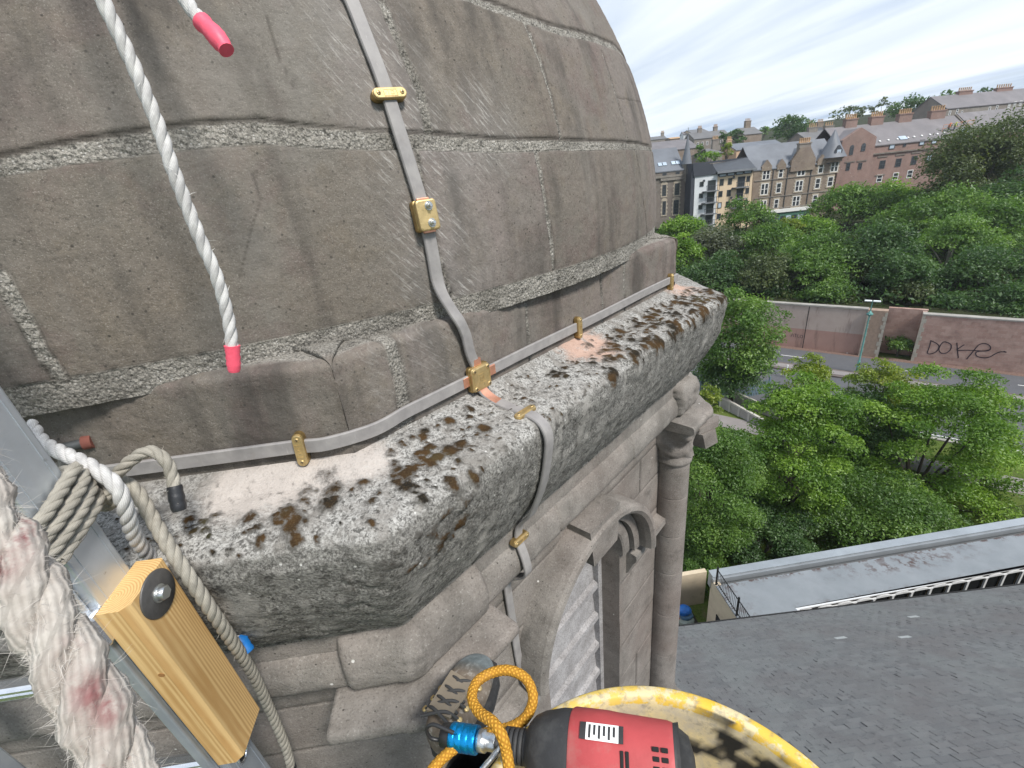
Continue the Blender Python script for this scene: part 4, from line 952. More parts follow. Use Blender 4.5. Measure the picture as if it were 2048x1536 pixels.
bucket = thing('bucket', 'yellow plastic bucket with tar-stained inside hanging below the camera', 'bucket', BK - UP * .3)
prof = [(.118, -.31), (BR - .006, -.012), (BR - .004, -.004), (BR, 0), (BR + .0015, .003), (BR - .0005, .0052), (BR - .0085, .0060), (BR - .0105, .0042), (BR - .0135, -.006), (.140, -.10), (.128, -.20), (.112, -.302), (.0005, -.302)]
prof = np.array(prof); q = []
for a, b in zip(prof[:-1], prof[1:]):
    m = max(2, int(np.hypot(*(b - a)) / .006))
    for k in range(m): q.append(a + (b - a) * k / m)
q.append(prof[-1]); q = np.array(q); nA = 220; an = np.linspace(0, 2 * math.pi, nA, endpoint=False)
X = np.stack([BK[0] + q[:, 0][:, None] * np.cos(an), BK[1] + q[:, 0][:, None] * np.sin(an), BK[2] + np.repeat(q[:, 1][:, None], nA, 1)], -1).reshape(-1, 3)
inside = np.repeat(np.arange(len(q)) > np.argmax(q[:, 1]) + 3, nA); ang = np.tile(an, len(q)); hz = X[:, 2] - BK[2]
tarv = inside * np.clip(.30 + (-hz) * 9, 0, 1.0)
bl = inside * smooth(.51, .57, fbm(X, 24, 4, 4) + .30 * np.exp(-((np.degrees(ang) - 52) / 24) ** 2) * smooth(-.075, -.04, hz) * (1 - smooth(-.014, -.006, hz)) - .12)
rimb = np.exp(-((np.degrees(ang) - 50) / 16) ** 2) * smooth(-.02, 0, hz) * (np.repeat(np.arange(len(q)) > np.argmax(q[:, 1]) + 1, nA)) * smooth(.48, .54, fbm(X, 45, 3, 14))
i = np.arange(len(q) * nA).reshape(len(q), nA); F = np.stack([i[:-1], np.roll(i[:-1], -1, 1), np.roll(i[1:], -1, 1), i[1:]], -1).reshape(-1, 4)
obj('shell', X, F.tolist(), M_bucket, bucket, True, {'tar': tarv, 'black': np.clip(np.maximum(bl, rimb), 0, 1)})
hb = BK + V(-BR - .004, -.02, -.012); mb = MB(); mb.tube(catmull([on_d((1003, 1492), .375), on_d((985, 1515), .37), on_d((960, 1545), .36), on_d((930, 1590), .345)], 6), .0024, 10); mb.build('handle', M_steel, bucket)
# impact driver lying across the bucket
DA, DB = on_d((1035, 1492), .375), on_d((1392, 1545), .335); dx = nrm(DB - DA); LD_ = float(np.linalg.norm(DB - DA))
dview = nrm(-(DA + DB)); dyv = nrm(dview - dx * (dview @ dx)); dz_ = np.cross(dx, dyv)          # dyv faces the camera; dz_ to the picture's top or bottom
if dz_ @ CR[:, 1] < 0: dz_ = -dz_                                                      # dz_ points to the bottom of the picture
drv = thing('impact_driver', 'red and black cordless impact driver lying across the yellow bucket', 'power tool', DA)
M_red = sm_mat('driver_red', (.42, .066, .068), .48, 0, .14, 30, 200, .15, .001, spec=.35, dirt=((.36, .17, .145), 22, .7)); M_rub = sm_mat('driver_black', (.028, .028, .029), .62, 0, .2, 40, 300, .3, .001, dirt=((.10, .10, .095), 30, .5))
def body(mb, prof, m=0, n=40, ecc=1.0):
    vs = []
    for x, r, cy in prof:
        for k in range(n):
            a = 2 * math.pi * k / n; ca, sa = math.cos(a), math.sin(a); e = 2.6
            rr = r / (abs(ca) ** e + abs(sa) ** e) ** (1 / e); vs.append(DA + dx * x + dz_ * (rr * ca + cy) + dyv * rr * sa * ecc)
    fs = [(i * n + k, i * n + (k + 1) % n, (i + 1) * n + (k + 1) % n, (i + 1) * n + k) for i in range(len(prof) - 1) for k in range(n)]
    mb.add(vs, fs, m, True); mb.add(vs[:n], [tuple(range(n))[::-1]], m); mb.add(vs[-n:], [tuple(range(n))], m)
def px_x(px): P = on_plane(px, DA, dyv); return float((P - DA) @ dx)
x0, x1, x2, x3 = px_x((1060, 1500)), px_x((1140, 1505)), px_x((1352, 1530)), px_x((1392, 1540))
mb = MB(); xs0 = px_x((1012, 1490))
for k in range(5): a = xs0 + (x0 - xs0) * k / 5; b = xs0 + (x0 - xs0) * (k + 1) / 5; body(mb, [(a, .0108, 0), (a + .0008, .0124, 0), (b - .0008, .0124, 0), (b, .0108, 0)], 0, 28)
mb.build('chuck_collar', M_rub, drv)
mb = MB(); body(mb, [(x0 - .001, .014, 0), (x0 + .001, .0175, .0), (x0 + .006, .0235, .001), (x0 + .014, .0282, .002), (x1 - .004, .0325, .003), (x1 + .012, .0330, .003), (x1 + .013, .0325, .003)]); mb.build('nose', M_rub, drv)
mb = MB(); body(mb, [(x1 + .004, .0332, .003), (x1 + .006, .0342, .003), (x1 + .03, .0342, .003), ((x1 + x2) / 2, .0335, .003), (x2 - .004, .0322, .003), (x2, .0312, .003)]); mb.build('housing', M_red, drv)
mb = MB(); body(mb, [(x2 - .002, .0305, .003), (x2 + .004, .0318, .003), (x3 - .012, .030, .003), (x3 - .003, .024, .003), (x3, .012, .003)]); mb.build('rear_cap', M_rub, drv)
mb = MB(); mb.bbox(DA + dx * (x1 + .012) + dz_ * .025 - dyv * .020, dx * .045, dz_ * .12 + dx * .012, dyv * .040, .008); mb.build('handle', M_rub, drv)
hs = .0343
for xx in (px_x((1253, 1518)), px_x((1263, 1519))): 
    mb = MB(); mb.bbox(DA + dx * (xx - .0012) + dz_ * -.006 + dyv * (hs - .0028), dx * .0024, dz_ * .04, dyv * .0028, .0006); mb.build('vent_slot', M_dark, drv)
for r_ in range(2):
    for c_ in range(3):
        xx = px_x((1316 + 17 * r_, 1515)); mb = MB(); mb.bbox(DA + dx * (xx - .0022) + dz_ * (-.011 + c_ * .0055) + dyv * (hs - .0043), dx * .0046, dz_ * .0030, dyv * .0030, .0005); mb.build('vent_slot', M_dark, drv)
M_lab = sm_mat('label_white', (.75, .75, .73), .5); 
sl0 = px_x((1205, 1470))
def decal(name, x, w, z, h, m, lift=.0):
    vs = []; ns = 5
    for i in range(ns + 1):
        zz_ = z + h * i / ns - .003; e = 2.6; R_ = .0346 + lift; dd_ = (max(1e-6, 1 - (abs(zz_) / R_) ** e)) ** (1 / e) * R_
        for xx in (x, x + w): vs.append(DA + dx * xx + dz_ * (zz_ + .003) + dyv * dd_)
    o = obj(name, vs, [(2 * i, 2 * i + 1, 2 * i + 3, 2 * i + 2) for i in range(ns)], m, drv); md = o.modifiers.new('s', 'SOLIDIFY'); md.thickness = .0004; return o
zl = float((on_plane((1205, 1462), DA + dyv * .028, dyv) - DA) @ dz_)
decal('rating_label', sl0 - .008, .024, zl - .004, .0105, M_lab, .0003); decal('label_band', sl0 - .0125, .0045, zl - .004, .0105, M_rub, .0003); [decal('label_print', sl0 - .006 + k * .0036, .0016, zl - .0028, .0080 - .002 * (k % 2), M_rub, .0006) for k in range(6)]
decal('label_band', sl0 + .016, .0035, zl - .004, .0105, M_rub, .0003)
# bit holder
M_ano = sm_mat('anodised_blue', (.01, .28, .62), .25, .85, .12, 50); M_rub2 = sm_mat('black_plastic', (.02, .02, .021), .4)
E0 = DA + dx * xs0
xb, xc, xd, xe = px_x((905, 1463)), px_x((957, 1473)), px_x((993, 1480)), px_x((900, 1463))
mb = MB(); mb.lathe(DA + dx * (xd - .002), dx, [(.0042, 0), (.0042, xs0 - xd + .004)], 6); mb.build('shank', M_wash, drv)
mb = MB(); mb.lathe(DA + dx * xc, dx, [(.0070, 0), (.0082, .001), (.0082, (xd - xc) * .45), (.0066, (xd - xc) * .5), (.0066, xd - xc - .001), (.0058, xd - xc)], 28); mb.build('socket', M_steel, drv)
mb = MB(); pr = [(.0095, 0)]
for k in range(4): a = (xc - xb) * k / 4; b = (xc - xb) * (k + 1) / 4; pr += [(.0105, a + .0006), (.0105, b - .0008), (.0101, b - .0004)]
mb.lathe(DA + dx * xb, dx, pr, 32); mb.build('bit_sleeve', M_ano, drv)
mb = MB(); mb.lathe(DA + dx * (xb - .010), dx, [(.0035, 0), (.0090, .002), (.0098, .010)], 24); mb.build('bit_tip', M_rub2, drv)
mb = MB(); mb.tube(catmull(dp(((905, 1478), .385), ((885, 1480), .39), ((862, 1476), .39), ((853, 1458), .388), ((866, 1449), .385), ((890, 1458), .382), ((908, 1466), .38)), 8), .0016, 8); mb.build('lanyard', M_rub2, drv)
# ochre braided cord
def cord(name, label, path, R, mat):
    P = even(catmull(path, 14), R * .35); T, A, B = frame(P); n = 20; L = np.r_[0, np.cumsum(np.linalg.norm(np.diff(P, axis=0), axis=1))]; vs, uu, vv = [], [], []
    for k in range(n):
        a = 2 * math.pi * k / n; ph = L / (R * 1.5) * math.pi; rr = R * (1 + .045 * np.sin(ph + 5 * a) * np.sin(ph - 5 * a))
        vs.append(P + (A * math.cos(a) + B * math.sin(a)) * rr[:, None]); uu.append(L); vv.append(np.full_like(L, k / n))
    m = len(P); i = np.arange(m - 1); F = np.concatenate([np.stack([k * m + i, ((k + 1) % n) * m + i, ((k + 1) % n) * m + i + 1, k * m + i + 1], 1) for k in range(n)])
    o = obj(name, np.concatenate(vs), F.tolist(), mat, None, True, {'u': np.concatenate(uu), 'v': np.concatenate(vv)}); tag(o, label, 'cord'); return o
t = NT('ochre_cord'); u = t.attr('u'); v = t.attr('v'); 
def sinw(t, x): y = t.math('MULTIPLY_ADD', t.math('SINE', x), .5); y.node.inputs[2].default_value = .5; return y
a_ = t.math('MULTIPLY', u, 2 * math.pi / .0042); b_ = t.math('MULTIPLY', v, 2 * math.pi * 6)
br = t.math('MULTIPLY', sinw(t, t.math('ADD', a_, b_)), sinw(t, t.math('SUBTRACT', a_, b_)))
c = t.mix(t.ramp(br, (.0, 0.), (.6, 1.)), (.36, .165, .016), (.64, .34, .045)); c = t.mix(t.ramp(t.noise(40, 4, .6), (.6, 0.), (.75, .4)), c, (.35, .20, .08))
M_cord = t.done(c, .75, normal=t.bump(br, .6, .0015), spec=.25)
cord('braided_cord', 'ochre braided cord looped beside the driver bit and trailing into the bucket', dp(((1024, 1620), .34), ((1018, 1540), .345), ((1012, 1500), .35), ((1003, 1470), .352), ((985, 1444), .36), ((958, 1424), .372), ((944, 1395), .385), ((954, 1364), .40), ((985, 1345), .41), ((1020, 1341), .41), ((1052, 1358), .405), ((1066, 1394), .395), ((1055, 1430), .39), ((1030, 1451), .388), ((995, 1462), .388), ((955, 1472), .388), ((915, 1492), .385), ((868, 1535), .375), ((840, 1590), .36)), .0043, M_cord)
# worn work boot on the ledge below
zB_ = on_d((962, 1335), 1.00)[2] - .03; toe = on_z((968, 1318), zB_); heel = on_z((868, 1560), zB_); fx = toe - heel; fx = nrm(fx); fy = np.cross(UP, fx); toe = toe - UP * .0
FL = min(.31, float(np.linalg.norm(on_z((968, 1318), zB_) - on_z((868, 1560), zB_)))); FL = .26
t = NT('worn_leather'); n1_ = t.noise(30, 5, .65); tn = t.attr('toe')
c = t.mix(t.ramp(n1_, (.35, 0.), (.65, 1.)), (.10, .075, .055), (.20, .165, .13)); c = t.mix(t.ramp(t.noise(60, 4, .7), (.56, 0.), (.66, .7)), c, (.36, .34, .31)); c = t.mix(tn, c, t.mix(t.ramp(n1_, (.4, 0.), (.7, 1.)), (.10, .12, .125), (.22, .25, .26)))
M_boot = t.done(c, .7, normal=t.bump(t.noise(90, 4, .6), .4, .003), spec=.3)
boot = thing('work_boot', 'worn tan work boot with scuffed grey toe cap and frayed laces against the wall', 'boot', toe - fx * .15)
st = [(0, .012, .018), (.012, .030, .032), (.035, .043, .043), (.07, .050, .052), (.11, .050, .060), (.15, .045, .074), (.18, .040, .086), (.20, .034, .084), (.208, .020, .07)]
vs = []; n = 28; tv = []
for x, w, h in st:
    for k in range(n):
        a = 2 * math.pi * k / n; ca, sa = math.cos(a), math.sin(a); e = 2.4; r_ = 1 / (abs(ca) ** e + abs(sa) ** e) ** (1 / e)
        vs.append(toe - fx * x + fy * w * ca * r_ + UP * (h * .5 + h * .5 * sa * r_)); tv.append(1 - smooth(.045, .06, x))
X = np.array(vs); F = [(i * n + k, i * n + (k + 1) % n, (i + 1) * n + (k + 1) % n, (i + 1) * n + k) for i in range(len(st) - 1) for k in range(n)] + [tuple(range(n))[::-1], tuple(range((len(st) - 1) * n, len(st) * n))]
o = obj('upper', X, F, M_boot, boot, True, {'toe': np.array(tv)}); md = o.modifiers.new('s', 'SUBSURF'); md.levels = md.render_levels = 2
mb = MB(); outl = [(.0, 0), (.01, .034), (.04, .050), (.09, .056), (.15, .049), (.17, .045), (.19, .042), (.205, .030), (.212, 0)]; ol = [toe + fx * .006 - fx * a + fy * b for a, b in outl] + [toe + fx * .006 - fx * a - fy * b for a, b in outl[-2:0:-1]]
mb.prism([p - UP * .022 for p in ol], UP * .026); mb.build('sole', M_rub, boot)
mb = MB(); mb.prism([toe - fx * a + fy * b + UP * c_ for a, b, c_ in ((.085, .030, .066), (.10, -.030, .070), (.19, -.024, .105), (.19, .024, .105))], UP * .006); mb.build('tongue', sm_mat('boot_tongue', (.24, .20, .15), .8, dirt=((.09, .08, .07), 40, .6)), boot)
M_lace = sm_mat('boot_lace', (.045, .045, .045), .8)
for k in range(4):
    x = .095 + k * .028; h = .068 + k * .012
    for sgn_ in (1, -1):
        mb = MB(); mb.tube(catmull([toe - fx * x + fy * .034 * sgn_ + UP * (h - .012), toe - fx * (x + .006) + fy * .012 * sgn_ + UP * (h + .010), toe - fx * (x + .022) - fy * .030 * sgn_ + UP * (h + .004)], 5), .0030, 8); mb.build('lace', M_lace, boot)
        mb = MB(); mb.lathe(toe - fx * x + fy * .036 * sgn_ + UP * (h - .014), nrm(UP + fy * sgn_ * .6), [(.0055, 0), (.0055, .003), (.003, .0035)], 12); mb.build('eyelet', M_brass2, boot)
# black pouch beside the bucket
pc = on_d((928, 1528), .52); mb = MB(); mb.lathe(pc - UP * .12, nrm(UP + V(.1, -.15, 0)), [(.001, 0), (.026, .004), (.034, .05), (.037, .105), (.039, .116), (.036, .118), (.033, .105), (.027, .03), (.001, .012)], 36)
pouch = mb.build('tool_pouch', sm_mat('black_leather', (.012, .012, .013), .28, 0, .2, 30, 60, .35, .006), None); tag(pouch, 'glossy black open pouch with a tan rim beside the bucket', 'pouch')
mb = MB(); ax = nrm(UP + V(.1, -.15, 0)); a = nrm(np.cross(ax, V(0, 1, .1))); b = np.cross(ax, a); mb.tube([pc - UP * .12 + ax * .1175 + .0378 * (a * math.cos(q) + b * math.sin(q)) for q in np.linspace(0, 2 * math.pi, 40)], .0022, 8); mb.build('rim', sm_mat('tan_binding', (.36, .27, .17), .8), pouch)
# old iron pipe stub in the wall behind the ladder
p0 = on_plane((172, 885), C0 + nL * .0, nL); M_iron = sm_mat('old_pipe', (.10, .105, .105), .6, .3, .2, 40); ps = MB(); dirp = nrm(nL * .35 - uL * .93 + UP * .02)
ps.tube([p0, p0 + dirp * .06, p0 + dirp * .13], .0085, 16); po = ps.build('pipe_stub', M_iron, None); tag(po, 'short grey iron pipe stub with a rusty red collar in the stone behind the ladder', 'pipe')
mb = MB(); mb.tube([p0 - dirp * .01, p0 + dirp * .004], .0125, 18); mb.build('collar', sm_mat('rust_collar', (.22, .075, .055), .85), po)
# ================================================================== ground, road, church roof, annex
GZ = -20.0
B0 = on_z((1550, 690), GZ); _b1 = on_z((2048, 748), GZ); sD = nrm(_b1 - B0); sD[2] = 0; nD = V(-sD[1], sD[0], 0); nD = nD if nD[1] > 0 else -nD
def SW(s, w, z=GZ): return V(B0[0], B0[1], 0) + sD * s + nD * w + UP * z
def sw_of(P): q = np.asarray(P)[:2] - B0[:2]; return float(q @ sD[:2]), float(q @ nD[:2])
WT = float(on_plane((1700, 618), B0, nD)[2])                  # top of the retaining wall
def terr(s, w):
    h = np.where(w < 2.15, GZ, WT - .25 + (-12.6 - WT) * smooth(1, 46, w) + .115 * np.clip(w - 62, 0, 260) + .02 * np.clip(w - 322, 0, 500))
    return h
def ground_z(x, y): s, w = sw_of((x, y)); return float(terr(np.array(s), np.array(w)))
ws = np.unique(np.concatenate([[-900, -400, -200, -120, -80, -60], np.arange(-50, -.5, 2.5), [-.3, 2.14, 2.16], np.arange(3, 70, 3), np.arange(75, 330, 10), [360, 420, 520, 700, 1000, 1600, 2600]]))
ss_ = np.unique(np.concatenate([[-2500, -1500, -900, -500, -300, -200], np.arange(-150, 200, 5), [220, 260, 320, 500, 900, 1500, 2500]]))
S_, W_ = np.meshgrid(ss_, ws); sf, wf = S_.ravel(), W_.ravel(); zt_ = terr(sf, wf)
X = V(B0[0], B0[1], 0)[None] + sD[None] * sf[:, None] + nD[None] * wf[:, None]; X[:, 2] = zt_ + np.where(wf > 3, .5 * (fbm(X, .12, 3, 4) - .5), 0)
i = np.arange(len(X)).reshape(S_.shape); F = np.stack([i[:-1, :-1], i[:-1, 1:], i[1:, 1:], i[1:, :-1]], -1).reshape(-1, 4)
if np.cross(X[F[0, 1]] - X[F[0, 0]], X[F[0, 3]] - X[F[0, 0]])[2] < 0: F = F[:, ::-1]
t = NT('grass_ground'); bank_ = t.attr('bank'); n1_ = t.noise(.35, 6, .65); n2_ = t.noise(7, 5, .7)
c = t.mix(t.ramp(n1_, (.38, 0.), (.62, 1.)), (.055, .095, .018), (.115, .150, .035)); c = t.mix(t.ramp(n2_, (.45, 0.), (.7, .7)), c, (.035, .055, .014)); c = t.mix(t.ramp(t.noise(.9, 4, .6), (.58, 0.), (.7, .7)), c, (.15, .115, .07))
c = t.mix(bank_, c, t.mix(t.ramp(n2_, (.4, 0.), (.6, 1.)), (.018, .024, .010), (.045, .050, .022)))
M_grass = t.done(c, .95, normal=t.bump(n2_, .6, .1), spec=.1)
tag(obj('ground', X, F.tolist(), M_grass, None, True, {'bank': (wf > 1).astype(float)}), 'grassy ground falling from the hillside to the road', None, None, 'structure')
M_asph = sm_mat('asphalt', (.088, .090, .098), .9, 0, .12, .5, 40, .3, .01, dirt=((.12, .115, .11), .9, .4))
M_paint = sm_mat('road_paint', (.62, .62, .60), .8, 0, .1, 3)
M_conc = sm_mat('concrete', (.30, .285, .26), .9, 0, .2, 1.2, 30, .3, .01, dirt=((.14, .13, .11), 3, .5))
M_kerb = sm_mat('brown_kerb', (.115, .095, .085), .9, 0, .2, 2, 30, .3, .01)
M_path = sm_mat('path_tarmac', (.22, .20, .195), .9, 0, .1, 1, 40, .3, .01)
def strip(name, w0, w1, z, m, s0=-320, s1=260, kind='structure', label=None):
    mb = MB(); mb.add([SW(s0, w0, z), SW(s1, w0, z), SW(s1, w1, z), SW(s0, w1, z)], [(0, 1, 2, 3)]); o = mb.build(name, m); tag(o, label, None, None, kind); return o
strip('road', -5.55, -.75, GZ + .012, M_asph, label='far carriageway of grey asphalt below the retaining wall')
strip('road', -16.3, -7.35, GZ + .012, M_asph, label='near carriageway of grey asphalt behind the garden trees')
strip('gravel_verge', -.75, .15, GZ + .016, sm_mat('red_grit', (.15, .095, .075), .95, 0, .3, 6, 60, .4, .02), label='reddish grit strip along the foot of the retaining wall')
mb = MB(); mb.box(SW(-320, -7.35, GZ - .1), sD * 580, nD * 1.8, UP * .26); o = mb.build('median_strip', M_kerb); tag(o, 'raised brown median strip between the carriageways', None, None, 'structure')
mb = MB(); mb.box(SW(-320, -6.95, GZ + .162), sD * 580, nD * 1.0, UP * .03); o = mb.build('median_top', M_path); tag(o, 'pale paved top of the median', None, None, 'structure')
mb = MB()
for k in range(-24, 30): mb.add([SW(k * 9 + 1.2, -3.1, GZ + .018), SW(k * 9 + 3.4, -3.1, GZ + .018), SW(k * 9 + 3.4, -2.98, GZ + .018), SW(k * 9 + 1.2, -2.98, GZ + .018)], [(0, 1, 2, 3)])
for w in (-15.9,): mb.add([SW(-320, w, GZ + .018), SW(260, w, GZ + .018), SW(260, w + .12, GZ + .018), SW(-320, w + .12, GZ + .018)], [(0, 1, 2, 3)])
o = mb.build('lane_markings', M_paint); tag(o, 'white painted lane dashes and edge line', None, None, 'structure')
strip('path', -21.7, -19.7, GZ + .010, M_path, label='grey footpath crossing the lawn')
mb = MB(); mb.box(SW(-320, -16.62, GZ - .1), sD * 580, nD * .32, UP * .2); o = mb.build('kerb', M_conc); tag(o, 'concrete kerb between road and lawn', None, None, 'structure')

# ---- retaining wall
t = NT('render_and_brick'); zc = t.n('ShaderNodeSeparateXYZ'); t.l(t.coord('Object'), zc.inputs[0])
nn1 = t.noise(.5, 5, .6); nn2 = t.noise(3, 5, .65)
lo = t.mix(t.ramp(nn1, (.35, 0.), (.65, 1.)), (.345, .215, .182), (.40, .255, .215)); hi = t.mix(t.ramp(nn1, (.35, 0.), (.65, 1.)), (.39, .315, .28), (.45, .375, .335))
zl_ = GZ + (WT - GZ) * .46
c = t.mix(t.ramp(t.math('MULTIPLY_ADD', zc.outputs['Z'], 6.0), (.0, 0.), (.02, 1.)), lo, hi); t.t.nodes
for nd in t.t.nodes:
    if nd.type == 'MATH' and nd.operation == 'MULTIPLY_ADD': nd.inputs[2].default_value = -zl_ * 6.0
st_ = t.noise(1, 4, .65, t.coord('Object', (1.4, 1.4, .22))); c = t.mix(t.ramp(st_, (.54, 0.), (.68, .55)), c, (.12, .085, .07)); c = t.mix(t.ramp(nn2, (.62, 0.), (.75, .3)), c, (.36, .32, .28))
M_rw1 = t.done(c, .92, normal=t.bump(nn2, .25, .02), spec=.15)
def brick_mat(name, a, b, mortar, sc, sx=.45, sy=.22, msz=.03, extra=None):
    t = NT(name); u, v = t.attr('bu'), t.attr('bv'); cb_ = t.n('ShaderNodeCombineXYZ'); t.l(u, cb_.inputs[0]); t.l(v, cb_.inputs[1])
    br = t.n('ShaderNodeTexBrick'); br.inputs['Scale'].default_value = sc; br.inputs['Brick Width'].default_value = sx; br.inputs['Row Height'].default_value = sy; br.inputs['Mortar Size'].default_value = msz
    br.inputs['Color1'].default_value = tuple(a) + (1,); br.inputs['Color2'].default_value = tuple(b) + (1,); br.inputs['Mortar'].default_value = tuple(mortar) + (1,); t.l(cb_.outputs[0], br.inputs['Vector'])
    c = t.mix(t.ramp(t.noise(1.3, 5, .65), (.45, 0.), (.72, .5)), br.outputs['Color'], tuple(np.array(a) * .45)); c = t.mix(t.ramp(t.noise(14, 4, .65), (.58, 0.), (.72, .4)), c, tuple(np.minimum(1, np.array(b) * 1.7)))
    return t.done(c, .92, normal=t.bump(br.outputs['Fac'], .3, .02), spec=.15)
M_rw2 = brick_mat('red_block_wall', (.35, .225, .19), (.44, .305, .26), (.38, .285, .245), 1.0, .62, .30, .012)
M_quoin = sm_mat('buff_quoin', (.36, .33, .28), .9, 0, .2, 3, 40, .3, .01); M_buff = sm_mat('buff_brick', (.295, .215, .165), .9, 0, .15, 4, 40, .3, .01)
def wallbox(name, s0, s1, w0, w1, z0, z1, m, parent=None):
    mb = MB(); mb.box(SW(s0, w0, z0), sD * (s1 - s0), nD * (w1 - w0), UP * (z1 - z0)); o = mb.build(name, m, parent)
    me = o.data; co = np.empty(len(me.vertices) * 3); me.vertices.foreach_get('co', co); co = co.reshape(-1, 3); q = co[:, :2] - B0[:2]
    for nm, val in (('bu', q @ sD[:2] + (q @ nD[:2])), ('bv', co[:, 2])): a = me.attributes.new(nm, 'FLOAT', 'POINT'); a.data.foreach_set('value', val.astype(np.float32))
    return o
def s_at(px): return sw_of(on_plane(px, B0, nD))[0]
sP0, sP1, sP2 = s_at((1728, 660)), s_at((1768, 660)), s_at((1838, 660))
rw = thing('retaining_wall', 'long pink rendered retaining wall with red lower half and a buff brick pier', 'wall', SW(sP0, .2))
wallbox('panel', -180, sP0, 0, .55, GZ - .3, WT, M_rw1, rw); wallbox('coping', -180, sP0, -.08, .62, WT, WT + .16, M_conc, rw)
for sj in (s_at((1612, 650)), s_at((1500, 650)), s_at((1400, 640))): wallbox('movement_joint', sj, sj + .07, -.006, .0, GZ, WT - .01, M_dark, rw)
pier = wallbox('pier', sP0, sP1, -.35, .55, GZ - .3, WT + .12, M_buff, rw)
nq = 11
for k in range(nq):
    z0 = GZ + (WT - GZ) * k / nq; h = (WT - GZ) / nq - .02
    for a, b in ((sP0 - .012, sP0 + (.34 if k % 2 else .20)), (sP1 - (.34 if k % 2 else .20), sP1 + .012)): wallbox('quoin', a, b, -.37, -.345, z0, z0 + h, M_quoin, pier)
rw2 = thing('retaining_wall', 'red block retaining wall with the big black graffiti tag beside the recess', 'wall', SW(sP2 + 8, .2))
wallbox('recess_panel', sP1, sP2 + .4, 1.6, 2.0, GZ - .3, WT, M_rw2, rw2); wallbox('panel', sP2, 190, -.02, .60, GZ - .3, WT - .1, M_rw2, rw2); wallbox('return_wall', sP2, sP2 + .35, .6, 1.6, GZ - .3, WT - .12, M_rw2, rw2); wallbox('coping', sP2, 190, -.06, .7, WT - .1, WT + .02, M_conc, rw2)
for k in range(nq):
    z0 = GZ + (WT - GZ) * k / nq; wallbox('quoin', sP2 - .012, sP2 + (.36 if k % 2 else .22), -.04, -.015, z0, z0 + (WT - GZ) / nq - .02, M_quoin, rw2)
for a_, b_ in ((-200, sP1), (sP2, 210)):
    mb = MB(); mb.add([SW(a_, .5, WT - .16), SW(b_, .5, WT - .16), SW(b_, 3.4, WT - .10), SW(a_, 3.4, WT - .10)], [(0, 1, 2, 3)]); o = mb.build('bank_edge', M_grass); a = o.data.attributes.new('bank', 'FLOAT', 'POINT'); a.data.foreach_set('value', np.ones(4, np.float32)); tag(o, 'dark earth edge of the bank behind the wall coping', None, None, 'structure')
# graffiti: painted strokes, DOKe
def gp(x, y): return on_plane((1500 + x / 3.737, 560 + y / 3.737), SW(0, -.03, 0), nD)
M_spray = sm_mat('spray_paint', (.030, .018, .026), .6)
STK = [[(1352, 455), (1340, 500), (1326, 545), (1350, 552), (1392, 535), (1412, 500), (1400, 478), (1372, 462), (1348, 452)],
       [(1480, 468), (1450, 462), (1425, 485), (1412, 520), (1428, 545), (1465, 546), (1498, 520), (1503, 485), (1480, 468)],
       [(1546, 468), (1550, 520), (1557, 584)], [(1603, 483), (1575, 500), (1548, 524), (1620, 524), (1690, 527), (1750, 530), (1795, 520)],
       [(1618, 592), (1650, 555), (1690, 505)], [(1690, 505), (1715, 482), (1755, 474), (1790, 490), (1797, 512), (1780, 528), (1720, 532), (1690, 540), (1692, 566), (1735, 580), (1790, 575), (1840, 548), (1880, 536), (1918, 540), (1895, 532)]]
mb = MB()
for st in STK:
    P = even(catmull([gp(*p) for p in st], 8), .06); T = np.gradient(P, axis=0); vs = []
    for p, tt in zip(P, T): s = nrm(np.cross(tt, nD)); vs += [p - s * .042, p + s * .042]
    n = len(P); mb.add(vs, [(2 * k, 2 * k + 1, 2 * k + 3, 2 * k + 2) for k in range(n - 1)])
g = mb.build('graffiti', M_spray, rw2); md = g.modifiers.new('s', 'SOLIDIFY'); md.thickness = .004
mb = MB()
def gp2(x, y): return on_plane((1500 + x / 3.737, 560 + y / 3.737), SW(0, -.012, 0), nD)
for st in ([(306, 425), (318, 400), (326, 425)], [(330, 402), (352, 404)], [(341, 402), (339, 426)], [(358, 404), (356, 428), (368, 430)], [(385, 412), (374, 420), (382, 434), (394, 428), (392, 414), (384, 412)]):
    P = even(catmull([gp2(*p) for p in st], 4), .06); T = np.gradient(P, axis=0); vs = []
    for p, tt in zip(P, T): s = nrm(np.cross(tt, nD)); vs += [p - s * .018, p + s * .018]
    n = len(P); mb.add(vs, [(2 * k, 2 * k + 1, 2 * k + 3, 2 * k + 2) for k in range(n - 1)])
g = mb.build('graffiti', M_spray, rw); md = g.modifiers.new('s', 'SOLIDIFY'); md.thickness = .004
# litter at the wall foot
M_lit = sm_mat('litter_white', (.78, .78, .76), .6)
for px, sc, lb in (((1602, 690), 1.1, 'white litter bag lying left by the retaining wall'), ((1622, 693), .8, 'small white litter scrap right of the litter bag'), ((1694, 704), 1.2, 'flat white litter sheet beside the buff pier')):
    c = on_z(px, GZ + .05); bm = bmesh.new(); bmesh.ops.create_icosphere(bm, subdivisions=2, radius=.26 * sc)
    for v in bm.verts: v.co.z *= .35; v.co *= 1 + .35 * (math.sin(v.co.x * 23 + v.co.y * 31) * math.cos(v.co.y * 27)); v.co += Vector(tuple(c))
    me = bpy.data.meshes.new('litter'); bm.to_mesh(me); bm.free(); me.materials.append(M_lit); o = bpy.data.objects.new('litter', me); COL.objects.link(o); tag(o, lb, 'litter', 'white litter along the wall')
